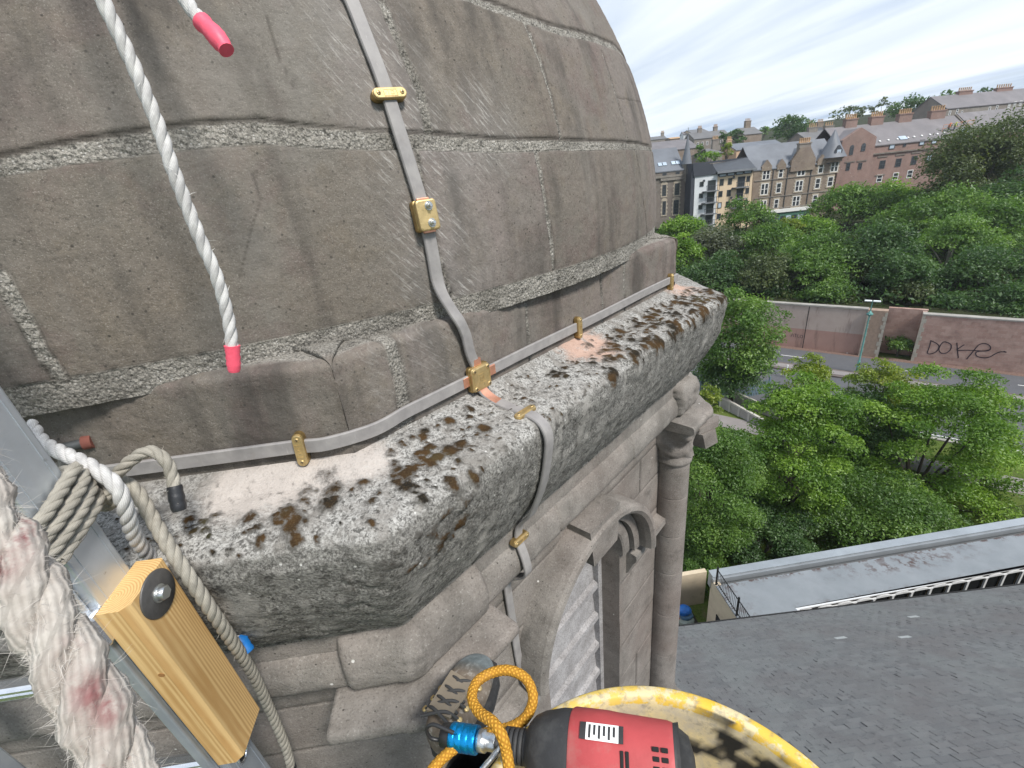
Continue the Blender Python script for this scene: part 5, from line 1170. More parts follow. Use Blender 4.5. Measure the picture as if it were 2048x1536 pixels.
# teal twin-arm street lamp on the median
lb_ = on_z((1714, 742), GZ + .16); ltop = on_plane((1747, 603), lb_, nrm(V(lb_[0], lb_[1], 0))); lh = ltop[2] - lb_[2]; lb_ = V(lb_[0], lb_[1], lb_[2])
M_teal = sm_mat('teal_paint', (.115, .29, .27), .5, .2, .12, 3); lamp = thing('street_lamp', 'teal twin-headed street lamp standing on the median strip', 'street lamp', lb_)
mb = MB(); mb.lathe(lb_, UP, [(.12, 0), (.12, 1.0), (.075, 1.1), (.065, lh * .6), (.05, lh - .9)], 12); mb.build('post', M_teal, lamp)
mb = MB(); mb.tube([lb_ + UP * (lh - .95), lb_ + UP * lh], .05, 8); mb.build('spindle', M_teal, lamp)
mb = MB(); mb.lathe(lb_ + UP * (lh - 1.35), UP, [(.08, 0), (.24, .10), (.27, .2), (.09, .38), (.04, .5)], 16); mb.build('lantern_gallery', M_teal, lamp)
mb = MB(); mb.tube([lb_ + UP * lh - sD * .55, lb_ + UP * lh + sD * .55], .035, 8); mb.build('arm', M_teal, lamp)
M_lampw = sm_mat('lamp_white', (.75, .78, .78), .4)
for s in (-1, 1): mb = MB(); mb.bbox(lb_ + UP * (lh - .02) + sD * s * .32 - sD * .28 - nD * .14, sD * .56, nD * .28, UP * .12, .04); mb.build('lamp_head', M_lampw, lamp)
pb = on_z((1572, 752), GZ + .16); mb = MB(); mb.bbox(pb - V(.05, .05, 0), V(.10, 0, 0), V(0, .10, 0), UP * 1.1, .02); mb.lathe(pb + UP * 1.1, UP, [(.06, 0), (.06, .08), (.001, .1)], 8); o = mb.build('marker_post', M_lampw); tag(o, 'small white marker post on the median', 'post')
# palisade fences
M_pal = sm_mat('blue_galvanised', (.20, .30, .36), .5, .5, .15, 2)
def palisade(pxs, h, label, pitch=.16):
    pts = [on_z(p, GZ) for p in pxs]; f = thing('palisade_fence', label, 'fence', pts[0], 'blue palisade fences'); mbp = MB(); mbr = MB()
    for a, b in zip(pts[:-1], pts[1:]):
        d = b - a; L = np.linalg.norm(d); d /= L; nn_ = V(-d[1], d[0], 0)
        for k in range(int(L / pitch) + 1): q = a + d * pitch * k; mbp.prism([q - d * .035, q + d * .035, q + d * .035 + UP * (h - .08), q + UP * h, q - d * .035 + UP * (h - .08)], nn_ * .02)
        for z in (.3, h - .35): mbr.box(a + UP * z + nn_ * .022, d * L, nn_ * .05, UP * .05)
        for q in (a, b): mb2 = MB(); mb2.box(q - d * .05 + nn_ * .074, d * .1, nn_ * .1, UP * (h + .15)); mb2.build('post', M_pal, f)
    o = mbp.build('pales', M_pal, f); mbr.build('rail', M_pal, f)
    return f
palisade([(1468, 800), (1505, 792), (1538, 786)], 1.45, 'blue steel palisade fence beside the right ramp wall')
palisade([(1384, 778), (1400, 789)], 1.5, 'blue palisade fence glimpsed left of the yellow-green sapling')
palisade([(1434, 800), (1440, 812)], 1.7, 'short blue palisade fence end at the ramp entrance')
def ramp_wall(p0, p1, z0, z1, label):
    a = on_z(p0, GZ); b = on_z(p1, GZ); a[2] = z0; b[2] = z1; d = b - a; dh = nrm(V(d[0], d[1], 0)); nn_ = V(-dh[1], dh[0], 0); r = thing('ramp_parapet', label, 'parapet', a, 'concrete ramp parapets')
    mb = MB(); mb.prism([a - UP * .4, b - UP * .4, b + UP * .95, a + UP * .95], nn_ * .10); mb.build('panel', sm_mat('ramp_panel', (.30, .28, .26), .9, 0, .15, 2), r)
    mb = MB(); mb.prism([a + UP * .955 - nn_ * .06, b + UP * .955 - nn_ * .06, b + UP * 1.1 - nn_ * .06, a + UP * 1.1 - nn_ * .06], nn_ * .22); mb.build('rail', M_conc2, r)
    for k in range(6): q = a + d * k / 5; mb = MB(); mb.box(q - dh * .09 - nn_ * .04 - UP * .4, dh * .18, nn_ * .18, UP * 1.35); mb.build('post', M_conc2, r)
M_conc2 = sm_mat('pale_concrete', (.42, .395, .36), .9, 0, .15, 2, 30, .3, .01)
ramp_wall((1440, 815), (1538, 862), GZ, GZ - .4, 'left pale concrete ramp parapet with posts and panels'); ramp_wall((1468, 806), (1560, 842), GZ, GZ - .3, 'right pale concrete ramp parapet below the palisade fence')
# lawn railing at the right edge
M_rail = sm_mat('dark_railing', (.03, .05, .04), .5, .3)
rl = thing('mesh_fence', 'dark green mesh fence on the lawn behind the flat roof', 'fence', on_z((2020, 1045), GZ)); a = on_z((1985, 1052), GZ); d = nrm(uL); 
mb = MB()
for k in range(120): q = a + d * .11 * k; mb.box(q, d * .012, nL * .012, UP * 1.2)
for z in (.1, .4, .8, 1.2): mb.box(a + UP * z + nL * .013, d * 13, nL * .012, UP * .02)
mb.build('mesh', M_rail, rl); 
for k in range(6): mb = MB(); mb.box(a + d * 2.5 * k - nL * .06, d * .06, nL * .05, UP * 1.3); mb.build('post', M_rail, rl)

# ---- church nave roof: every slate laid
church = thing('church_nave', 'church nave with a large grey slate roof below the turret', 'church', (10, 4, GZ))
EZ = -13.0; ea = on_z((1350, 1255), EZ); eb = on_z((2048, 1170), EZ); ed = nrm(eb - ea); eu = V(ed[1], -ed[0], 0); eu = eu if eu[1] < 0 else -eu; PITCH = math.radians(40); up_s = eu * math.cos(PITCH) + UP * math.sin(PITCH); rn = np.cross(ed, up_s); rn = rn if rn[2] > 0 else -rn
t = NT('slate'); rv = t.attr('rv'); n1_ = t.noise(.7, 5, .65); n2_ = t.noise(26, 4, .7); n3_ = t.noise(1, 4, .7, t.coord('Object', (1.1, .45, .6)))
c = t.mix(rv, (.155, .155, .157), (.200, .199, .198)); c = t.mix(t.ramp(n1_, (.40, 0.), (.66, .8)), c, (.165, .152, .150)); c = t.mix(t.ramp(n3_, (.48, 0.), (.66, .7)), c, (.21, .215, .21)); c = t.mix(t.ramp(n2_, (.60, 0.), (.72, .45)), c, (.22, .225, .21)); c = t.mix(t.ramp(t.noise(9, 5, .7), (.58, 0.), (.68, .6)), c, (.055, .055, .062))
c = t.mix(t.ramp(rv, (.986, 0.), (.990, 1.)), c, (.42, .43, .42)); c = t.mix(t.ramp(t.noise(60, 2, .6), (.74, 0.), (.79, .9)), c, (.55, .52, .42))
M_slate = t.done(c, .62, normal=t.bump(n2_, .3, .006), spec=.4)
r_ = np.random.default_rng(5); vs, fs, rv_ = [], [], []
sw_, rh = .27, .165; rows_ = int(15.5 / rh); cols = int(46 / sw_); oth = .007
for j in range(rows_):
    for i in range(-28, cols - 28):
        u0 = i * sw_ + (sw_ / 2 if j % 2 else 0) + r_.normal() * .004; v0 = j * rh + r_.normal() * .006
        if r_.random() < .012: v0 += .02 * r_.random()
        tl = r_.normal() * .003; w = sw_ - .003 - (r_.random() < .02) * .02; L = rh * 1.6; b = len(vs)
        p = lambda u, v, h: ea + ed * (u0 + u) + up_s * (v0 + v) + rn * h
        vs += [p(0, 0, oth * 2 + tl), p(w, 0, oth * 2 - tl), p(w, L, oth * .2), p(0, L, oth * .2), p(0, 0, oth + tl - .004), p(w, 0, oth - tl - .004)]
        fs += [(b, b + 1, b + 2, b + 3), (b + 4, b + 5, b + 1, b)]; q = r_.random() ** 1.2; q = .995 if r_.random() < .0014 else min(q, .97); rv_ += [q, q * .4]
fs = [f for f in fs]
me_n = np.cross(np.array(vs[1]) - np.array(vs[0]), np.array(vs[3]) - np.array(vs[0]))
if me_n @ rn < 0: fs = [f[::-1] for f in fs]
obj('slates', vs, fs, M_slate, church, False, {'rv': np.array(rv_)})
mb = MB(); p = ea - ed * 8 - up_s * .06; mb.prism([p - rn * .02, p + ed * 48 - rn * .02, p + ed * 48 + up_s * 15.6 - rn * .02, p + up_s * 15.6 - rn * .02], -rn * .16); mb.build('roof_deck', sm_mat('roof_boards', (.06, .055, .05), .9), church)
mb = MB(); q0 = ea - ed * 8 + up_s * 15.45; mb.prism([q0 + rn * .03, q0 + ed * 48 + rn * .03, q0 + ed * 48 + up_s * .2 + UP * .10, q0 + up_s * .2 + UP * .10], eu * .3 - UP * .05); mb.build('ridge', M_conc, church)
mb = MB(); p = ea - ed * 8 + eu * .35; p[2] = GZ - .2; mb.box(p, ed * 48, eu * 18, UP * (EZ - .35 - GZ)); mb.build('wall', M_trim, church)
mb = MB(); mb.prism([ea - ed * 8 - up_s * .08 - UP * .03 + eu * k_ + UP * z_ for k_, z_ in ((-.07, -.08), (.03, -.08), (.03, .0), (-.07, .0))], ed * 48); mb.build('gutter', M_dark, church)

# ---- annex with a flat pale roof and an arcade
RZ = -16.5
F0 = on_z((1422, 1158), RZ); F1 = on_z((2048, 1052), RZ); fd = nrm(F1 - F0); fn = V(fd[1], -fd[0], 0); fn = fn if fn[1] < 0 else -fn
A0 = on_z((1592, 1216), RZ); aw = float((A0 - F0) @ fn); al = float((A0 - F0) @ fd); Lq = on_z((1466, 1246), RZ); ld = nrm(Lq - F0)
annex = thing('annex', 'single-storey annex with a pale grey flat roof and arched windows beside the church', 'building', F0 + UP * (GZ - RZ))
t = NT('flat_roof_felt'); a1_ = t.noise(.8, 5, .6); lv_ = t.noise(2.6, 6, .75); c = t.mix(t.ramp(a1_, (.35, 0.), (.7, 1.)), (.185, .205, .222), (.235, .255, .275)); c = t.mix(t.math('MULTIPLY', t.attr('litter'), t.ramp(lv_, (.50, 0.), (.57, 1.))), c, (.060, .028, .020)); c = t.mix(t.ramp(t.noise(6, 4, .7), (.68, 0.), (.76, .8)), c, (.10, .07, .06))
M_felt = t.done(c, .75, normal=t.bump(t.noise(40, 3, .6), .1, .004), spec=.3)
LEN = 42; near = fn * aw
gx, gy = np.meshgrid(np.linspace(0, LEN, 180), np.linspace(.38, aw, 14)); P_ = F0[None] + fd[None] * gx.ravel()[:, None] + fn[None] * gy.ravel()[:, None]; P_[:, 2] = RZ
i = np.arange(gx.size).reshape(gx.shape); F = np.stack([i[:-1, :-1], i[:-1, 1:], i[1:, 1:], i[1:, :-1]], -1).reshape(-1, 4)
if np.cross(P_[F[0, 1]] - P_[F[0, 0]], P_[F[0, 3]] - P_[F[0, 0]])[2] < 0: F = F[:, ::-1]
yy = gy.ravel(); xx_ = gx.ravel(); lit_ = np.clip(np.exp(-((yy - .38) / .10) ** 2) * 1.6 + .9 * np.exp(-((yy - .85) / .30) ** 2) * np.exp(-((xx_ - 8.3) / 2.6) ** 2) + .6 * np.exp(-((yy - aw) / .12) ** 2) * (xx_ > al) + .5 * np.exp(-(xx_ / .8) ** 2), 0, 1)
obj('flat_roof', P_, F.tolist(), M_felt, annex, False, {'litter': lit_})
mb = MB(); mb.add([F0 + near + UP * 0, F0 + near + fd * al, F0 + near + fd * al + fn * 5, F0 + near + fn * 5], [(0, 1, 2, 3)] if np.cross(fd, fn)[2] > 0 else [(3, 2, 1, 0)]); o = mb.build('flat_roof', M_felt, annex); a = o.data.attributes.new('litter', 'FLOAT', 'POINT'); a.data.foreach_set('value', np.array([.3, 0, 0, .5], np.float32))
M_flash = sm_mat('metal_flashing', (.36, .39, .42), .45, .4, .12, 1, 8, .2, .01); M_wh = sm_mat('white_joinery', (.62, .63, .64), .6, 0, .08, 4)
mb = MB(); mb.box(F0 - fn * .22 + UP * -.5, fd * LEN, fn * .30, UP * .72); mb.box(F0 + fn * .085 + UP * -.1, fd * LEN, fn * .10, UP * .24); mb.box(F0 - fn * .25 + UP * .222, fd * LEN, fn * .38, UP * .03); mb.build('parapet', M_flash, annex)
M_cream = sm_mat('cream_render', (.55, .46, .34), .9, 0, .12, 1.5, 20, .2, .01, dirt=((.25, .20, .13), 2.5, .5))
mb = MB(); mb.box(F0 + UP * (GZ - RZ), fd * .28, fn * (aw + 5), UP * (RZ - GZ - .03)); mb.build('end_wall', M_cream, annex)
mb = MB(); mb.box(F0 + fn * .0 + fd * .3 + UP * (GZ - RZ), fd * (LEN - .5), fn * .25, UP * (RZ - GZ - .6)); mb.build('rear_wall', M_cream, annex)
mb = MB(); mb.box(F0 - fd * .02 + fn * (aw * .35) + UP * (GZ - RZ), -fd * .02, fn * 1.0, UP * 2.2); mb.build('door', M_dark, annex)
# arcade
pitch = float(np.linalg.norm(on_z((1691, 1199), RZ - .5) - on_z((1653, 1206), RZ - .5))); nb = 34
Q0 = F0 + near + fd * al; fd_keep = fd; fd = nrm(on_z((2048, 1131), RZ) - Q0); M_gl = sm_mat('dark_glass', (.010, .011, .012), .55, 0, .1, 2, spec=.15)
fas = MB(); fas.box(Q0 - fn * .02, fd * (LEN - al), fn * .10, UP * -.05); fas.box(Q0 + fn * .0 + UP * -.051, fd * (LEN - al), fn * .06, UP * -.02); fas.build('fascia', M_wh, annex)
mb = MB(); mb.box(Q0 - fd * .02 + UP * .001, fd * .10, fn * 4, UP * -.2); mb.build('fascia', M_wh, annex)
arc = MB(); hw = pitch / 2 - .045; rise = .17; spr = -.265
for k in range(nb):
    x0 = k * pitch; n = 10; base = Q0 + fd * x0 + fn * .02
    top = [base + UP * -.071, base + fd * pitch + UP * -.071]; ptsA = [base + fd * (.045 + 2 * hw * m / n) + UP * (spr + rise * math.sin(math.pi * m / n) ** .7) for m in range(n + 1)]
    ring_ = [base + UP * -.071, base + UP * -2.9, base + fd * .035 + UP * -2.9] + ptsA + [base + fd * (pitch - .035) + UP * -2.9, base + fd * pitch + UP * -2.9, base + fd * pitch + UP * -.071]
    for m in range(n): a_, b_ = ptsA[m], ptsA[m + 1]; t_a, t_b = a_.copy(), b_.copy(); t_a[2] = t_b[2] = RZ - .211; arc.prism([a_, b_, t_b, t_a], fn * .07)
    for e in (0, pitch - .045): arc.box(base + fd * e + UP * -2.9, fd * .045, fn * .07, UP * (2.9 - .211))
arc.build('arcade', M_wh, annex)
for k in range(nb): mb = MB(); b = Q0 + fd * (k * pitch + .04) - fn * .04; mb.box(b + UP * -2.9, fd * (pitch - .08), -fn * .012, UP * 2.82); mb.build('window_pane', M_gl, annex)
mb = MB(); mb.box(Q0 + UP * -3.5, fd * (LEN - al), -fn * .05, UP * .6); mb.build('plinth', M_cream, annex)
fd = fd_keep
# iron railing on the annex end
irl = thing('iron_railing', 'black iron railing along the end of the flat roof', 'railing', F0); M_ir = sm_mat('black_iron', (.012, .013, .014), .5, .3)
mb = MB()
for k in range(34): mb.box(F0 + fn * (.32 + k * .105) + fd * .06 + UP * .02, fn * .012, fd * .012, UP * .78)
mb.build('balusters', M_ir, irl); mb = MB()
for z in (.12, .80): mb.box(F0 + fn * .25 + fd * .05 + UP * z, fn * 3.8, fd * .03, UP * .03)
mb.build('rail', M_ir, irl)
for k in range(3): mb = MB(); mb.box(F0 + fn * (.3 + k * 1.55) + fd * .02 + UP * .002, fn * .06, fd * .06, UP * 1.0); mb.build('post', M_ir, irl)
# yard with sacks
yz = GZ + .02; yd = on_z((1366, 1235), GZ + 1.0)
M_soil = sm_mat('yard_soil', (.035, .028, .022), .95, 0, .3, 6)
yw = on_z((1392, 1209), GZ); mb = MB(); mb.box(yw - fd * 7, fd * 7.4, -fn * .22, UP * 2.1); o = mb.build('yard_wall', M_cream); tag(o, 'stained cream yard wall joining the end of the annex', 'wall')
mb = MB(); mb.add([F0 - fd * 8 - fn * 4 + UP * (GZ - RZ + .008), F0 - fn * 4 + UP * (GZ - RZ + .008), F0 + fn * 7 + UP * (GZ - RZ + .008), F0 - fd * 8 + fn * 7 + UP * (GZ - RZ + .008)], [(0, 1, 2, 3)] if np.cross(fd, fn)[2] > 0 else [(3, 2, 1, 0)]); o = mb.build('yard', M_soil); tag(o, 'dark earth yard at the end of the annex', None, None, 'structure')
def sack(c, sx, sy, sz, m, lb, seed):
    bm = bmesh.new(); bmesh.ops.create_icosphere(bm, subdivisions=3, radius=1)
    co = np.array([v.co for v in bm.verts]); dd_ = .25 * (fbm(co, 2.2, 3, seed) - .5)
    for v, e in zip(bm.verts, dd_): q = v.co * (1 + e); v.co = Vector((c[0] + q.x * sx, c[1] + q.y * sy, c[2] + (max(q.z, -.55) + .55) * sz))
    me = bpy.data.meshes.new('sack'); bm.to_mesh(me); bm.free(); me.materials.append(m); o = bpy.data.objects.new('sack', me); COL.objects.link(o); tag(o, lb, 'sack', 'sacks dumped in the yard')
for px, z, col, s, lb in (((1367, 1218), .55, (.02, .16, .55), .36, 'bright blue sack on top of the yard heap'), ((1362, 1232), .0, (.45, .12, .06), .4, 'orange-red sack at the left of the yard heap'), ((1371, 1234), .05, (.55, .40, .06), .36, 'yellow sack in the middle of the yard heap'), ((1372, 1228), .3, (.10, .20, .32), .33, 'slate blue sack below the bright blue sack'), ((1372, 1240), .0, (.30, .34, .30), .4, 'grey-green sack at the foot of the yard heap')):
    P = on_z(px, GZ + z + .2); P[2] = GZ + z; sack(P, s, s * .8, s * .6, sm_mat('sack_plastic', col, .4, 0, .25, 4), lb, int(px[0] + px[1]))
# ================================================================== trees
def leaf_mat(name, a, b, c_, tr=.42):
    t = NT(name); v = t.attr('lv'); col = t.ramp(v, (.0, a), (.5, b), (1., c_)); nt_ = t.t; nt_.nodes.remove(t.b); out = [n for n in nt_.nodes if n.type == 'OUTPUT_MATERIAL'][0]
    d = t.n('ShaderNodeBsdfDiffuse'); tr_ = t.n('ShaderNodeBsdfTranslucent'); g = t.n('ShaderNodeBsdfGlossy'); g.inputs['Roughness'].default_value = .45; g.inputs['Color'].default_value = (.8, .85, .8, 1)
    m1 = t.n('ShaderNodeMixShader'); m1.inputs[0].default_value = tr; m2 = t.n('ShaderNodeMixShader'); m2.inputs[0].default_value = .035
    t.l(col, d.inputs['Color']); t.l(t.mix(1.0, col, (1.25, 1.35, .6), 'MULTIPLY'), tr_.inputs['Color']); t.l(d.outputs[0], m1.inputs[1]); t.l(tr_.outputs[0], m1.inputs[2]); t.l(m1.outputs[0], m2.inputs[1]); t.l(g.outputs[0], m2.inputs[2]); t.l(m2.outputs[0], out.inputs['Surface'])
    return t.m
LM = {'mid': leaf_mat('leaf_mid_green', (0.054, 0.114, 0.020), (0.104, 0.198, 0.034), (0.185, 0.293, 0.054)),
      'bright': leaf_mat('leaf_bright_green', (0.068, 0.147, 0.015), (0.138, 0.252, 0.027), (0.247, 0.375, 0.054)),
      'dark': leaf_mat('leaf_dark_green', (0.034, 0.075, 0.022), (0.060, 0.125, 0.034), (0.104, 0.179, 0.053)),
      'lime': leaf_mat('leaf_yellow_green', (0.098, 0.150, 0.016), (0.182, 0.247, 0.026), (0.312, 0.351, 0.046)),
      'olive': leaf_mat('leaf_olive_green', (0.047, 0.070, 0.024), (0.084, 0.115, 0.038), (0.142, 0.169, 0.061)),
      'rust': leaf_mat('leaf_rusty_orange', (0.132, 0.090, 0.018), (0.240, 0.150, 0.030), (0.336, 0.216, 0.054)),
      'grey': leaf_mat('leaf_grey_green', (0.062, 0.077, 0.044), (0.106, 0.122, 0.075), (0.175, 0.188, 0.125))}
M_bark = sm_mat('bark', (.070, .058, .045), .95, 0, .3, 4, 18, .6, .02); M_bark2 = sm_mat('pale_bark', (.19, .175, .15), .95, 0, .25, 3, 18, .5, .02)
def crown(rx, ry, rz, ls, seed, nb=60, cover=2.6, flat=.5, spiky=.25, rb=.30, low=False):
    """leaf quads gathered on boughs through the crown (local coordinates, centre at the origin)"""
    r_ = np.random.default_rng(seed); V_ = r_.normal(size=(nb, 3)); V_ /= np.linalg.norm(V_, axis=1)[:, None]; V_[:, 2] = np.where(V_[:, 2] < (-.95 if low else -.55), -V_[:, 2] * .6, V_[:, 2])
    rad_ = r_.uniform(.45, 1.0, nb) ** .6 * (1 + spiky * (fbm(V_, 1.7, 3, seed) - .5) * 2); Cb = V_ * rad_[:, None] * np.array([rx, ry, rz]) * (1 - rb * .55)
    Rb = rb * (rx + ry) / 2 * r_.uniform(.6, 1.25, nb); Bv = r_.random(nb); n = int(cover * 4 * math.pi * (rx * ry + rx * rz + ry * rz) / 3 / (ls * ls)); k = r_.choice(nb, n, p=Rb ** 2 / (Rb ** 2).sum())
    q = r_.normal(size=(n, 3)); q /= np.linalg.norm(q, axis=1)[:, None]; q *= (r_.uniform(0, 1, n) ** .42)[:, None]; q[:, 2] = np.where(q[:, 2] < -.2, -q[:, 2] * .5, q[:, 2])
    droop = -.35 * (q[:, 0] ** 2 + q[:, 1] ** 2); P = Cb[k] + (q * np.array([1, 1, flat]) + np.c_[droop * 0, droop * 0, droop * flat]) * Rb[k][:, None]
    nn_ = q * np.array([.6, .6, .5]) + np.array([0, 0, .55]) + r_.normal(size=(n, 3)) * .55; nn_ /= np.linalg.norm(nn_, axis=1)[:, None]
    a = np.cross(nn_, r_.normal(size=(n, 3))); a /= np.linalg.norm(a, axis=1)[:, None]; b = np.cross(nn_, a); s = ls * r_.uniform(.55, 1.25, n)[:, None]
    vs = np.stack([P - a * s * .62, P + b * s * .30 + nn_ * s * .08, P + a * s * .62, P - b * s * .30 + nn_ * s * .08], 1).reshape(-1, 3); F = np.arange(4 * n).reshape(n, 4)
    lv = np.clip(.46 + .75 * (Bv[k] - .5) + .45 * (r_.random(n) - .5) + .35 * (fbm(P, 1.2 / max(rx, .5), 2, seed + 3) - .5), 0, 1)
    return vs, F, lv, Cb, Rb
_cc = {}
def crown_mesh(key, *a, **k):
    if key not in _cc:
        vs, F, lv, Cb, Rb = crown(*a, **k); me = bpy.data.meshes.new('crown'); me.from_pydata(vs.tolist(), [], F.tolist()); at = me.attributes.new('lv', 'FLOAT', 'FACE'); at.data.foreach_set('value', lv.astype(np.float32)); _cc[key] = (me, Cb)
    return _cc[key]
def tree(label, cen, base, rx, ry, rz, tone, ls, seed, group=None, cat='tree', name='tree', nlimb=9, tr=.16, bark=None, lean=None, **kw):
    vs, F, lv, Cb, Rb = crown(rx, ry, rz, ls, seed, **kw); k = thing(name, label, cat, base, group)
    obj('crown', vs + np.asarray(cen)[None], F.tolist(), LM[tone], k, False, {'lv': lv})
    r_ = np.random.default_rng(seed + 9); mb = MB(); fork = np.asarray(base) * .45 + np.asarray(cen) * .55; fork[2] = base[2] + (cen[2] - rz * .55 - base[2]) * .9
    mb.tube(catmull([np.asarray(base) - UP * .3, np.asarray(base) * .6 + fork * .4 + V(r_.normal() * .1, r_.normal() * .1, 0), fork], 5), np.linspace(tr, tr * .72, 11), 9)
    order = np.argsort(-Rb)[:nlimb]
    for i in order:
        e = np.asarray(cen) + Cb[i]; m = (fork + e) / 2 + V(0, 0, .12 * rz) * r_.uniform(-.5, 1); P = catmull([fork - UP * .1, m, e], 5); mb.tube(P, np.linspace(tr * .55, tr * .10, len(P)), 6)
    mb.build('trunk', bark or M_bark, k); return k
def px_tree(label, px, Y, hw, hh, tone, ls, seed, basepx=None, **kw):
    for _ in range(40):          # stand the crown clear of the slope it grows on
        c = on_y(px, Y); mm_ = (CR.T @ c)[2] / FPX
        if kw.get('group') != G2 or c[2] - .5 * hh * mm_ > ground_z(c[0], c[1]) or sw_of(on_y(px, Y * .975))[1] < 3.2: break
        Y *= .98
    c = on_y(px, Y); m = np.linalg.norm(c) / FPX * (FPX / math.hypot(FPX, math.hypot(px[0] - CXP, px[1] - CYP))); m = (CR.T @ c)[2] / FPX
    rx = hw * m; rz = hh * m * 1.02; b = V(c[0], c[1], 0)
    if basepx is not None: b = on_y(basepx, Y)
    b[2] = ground_z(b[0], b[1]); return tree(label, c, b, rx, rx * .9, rz, tone, ls, seed, **kw)
G2 = 'trees on the bank above the retaining wall'
G1 = 'garden trees behind the annex'
px_tree('broad light green tree at the right overhanging the flat roof', (1850, 900), 23.0, 184, 196, 'bright', .150, 3, group=G1, nb=190, cover=4.6, rb=.20, flat=.5, spiky=.30, tr=.2, nlimb=16, low=True)
px_tree('narrower light green tree in the middle behind the annex', (1588, 920), 21.0, 124, 200, 'bright', .135, 8, group=G1, nb=150, cover=4.8, rb=.24, flat=.5, spiky=.28, tr=.16, nlimb=14, low=True)
px_tree('dense dark ivy-green tree close to the corner column', (1425, 1000), 18.5, 100, 215, 'mid', .110, 12, group=G1, nb=130, cover=4.8, rb=.30, flat=.7, spiky=.2, tr=.15, low=True)
px_tree('low dark tree filling the gap under the middle tree', (1530, 1075), 19.0, 100, 90, 'dark', .12, 13, group=G1, nb=60, cover=4.6, rb=.34, tr=.1, low=True)
px_tree('low shady tree below the broad right tree', (1740, 1030), 19.5, 150, 95, 'mid', .13, 14, group=G1, nb=80, cover=4.6, rb=.30, tr=.1, low=True)
px_tree('shaded tree standing between the two big light green trees', (1705, 900), 25.0, 100, 140, 'dark', .15, 19, group=G1, nb=90, cover=4.4, rb=.30, tr=.12, low=True)  # dark leaf colour paints in the deep shade between the two crowns
px_tree('feathery pale topmost tree rising between the two big ones', (1612, 770), 25.0, 52, 86, 'lime', .14, 15, group=G1, nb=44, cover=2.2, rb=.34, flat=.6, spiky=.5, tr=.08)
px_tree('wispy pale treetop below the street lamp foot', (1760, 775), 26.0, 70, 64, 'lime', .14, 16, group=G1, nb=48, cover=2.6, rb=.34, flat=.5, spiky=.5, tr=.08)
px_tree('bushy roadside tree just beyond the cornice end', (1475, 688), 37.0, 96, 112, 'mid', .22, 17, basepx=(1462, 790), nb=150, cover=4.4, rb=.27, flat=.8, spiky=.4, tr=.2, low=True)
px_tree('leafy bush drooping over the cream yard wall', (1398, 1145), 17.2, 46, 60, 'mid', .10, 33, group=G1, nb=50, cover=4.2, rb=.34, flat=.8, tr=.06, cat='bush', name='bush', low=True)
px_tree('low dark bush under the bushy roadside tree', (1472, 752), 36.6, 78, 40, 'dark', .18, 31, nb=40, cover=3.6, rb=.38, tr=.08, cat='bush', name='bush')
px_tree('bright yellow-green sapling by the ramp', (1419, 800), 30.0, 27, 36, 'lime', .16, 18, nb=30, cover=2.6, rb=.4, flat=.7, spiky=.4, tr=.05, cat='sapling')
G2 = 'trees on the bank above the retaining wall'
HT_ = [  # label, px, Y, half width, half height, tone
 ('bright green bush at the foot of the left stone hall', (1368, 462), 78, 46, 26, 'bright'), ('bright green small tree nearest the dome edge', (1362, 520), 62, 40, 48, 'bright'), ('thin grey-green tree beside the dome', (1432, 505), 66, 50, 58, 'grey'),
 ('dark low tree behind the roadside tree', (1410, 565), 58, 60, 42, 'dark'), ('mid green tree in front of the cream flats', (1490, 452), 76, 50, 42, 'mid'), ('round mid green tree below the shops', (1545, 500), 70, 56, 46, 'mid'),
 ('yellow-green tree in front of the tenement shop', (1572, 462), 76, 34, 24, 'lime'), ('light green tree right of the yellow-green one', (1622, 462), 76, 48, 30, 'bright'), ('dark tree with bare lower stems above the wall', (1530, 560), 58, 60, 46, 'olive'),
 ('bushy green tree under the turreted tenement', (1700, 418), 80, 62, 48, 'mid'), ('light green tree before the red tenement', (1772, 415), 82, 66, 44, 'bright'), ('large mid green tree in the middle of the bank', (1640, 530), 66, 78, 56, 'mid'),
 ('dark spreading tree left of the leaning trunks', (1745, 520), 62, 82, 66, 'dark'), ('green tree hiding the red tenement windows', (1862, 440), 78, 80, 62, 'mid'), ('tall wind-blown dark tree against the red tenement', (1960, 345), 70, 104, 86, 'olive'),
 ('dark tree at the far right of the bank', (2030, 430), 66, 80, 82, 'dark'), ('tall dark tree cut by the right edge of the picture', (2062, 330), 72, 60, 72, 'dark'), ('mid green tree below the wind-blown tree', (1960, 460), 66, 80, 66, 'mid'),
 ('deep green tree over the graffiti wall', (1985, 548), 54, 84, 50, 'dark'), ('shady tree above the wall recess', (1815, 560), 56, 64, 42, 'dark'), ('rusty orange bush above the buff pier', (1823, 578), 51, 32, 20, 'rust'),
 ('olive bush with white blossom left of the rusty bush', (1725, 553), 56, 36, 26, 'olive'), ('dark bush spilling over the wall near the leaning trunks', (1905, 610), 47, 44, 24, 'dark'), ('dark ragged hedge bush at the right above the graffiti', (2000, 618), 44, 56, 18, 'dark'),
 ('low green bush on the wall coping near the lamp', (1650, 590), 52, 46, 22, 'mid'), ('greyish twiggy bush left of the lamp', (1600, 560), 55, 34, 38, 'grey'), ('green scrub on the coping above the left wall', (1570, 600), 54, 40, 16, 'mid'), ('brown-green scrub above the wall near the dome', (1690, 600), 51, 36, 16, 'olive'),
 ('small green weed bush in the wall recess', (1800, 688), 42.6, 24, 14, 'mid')]
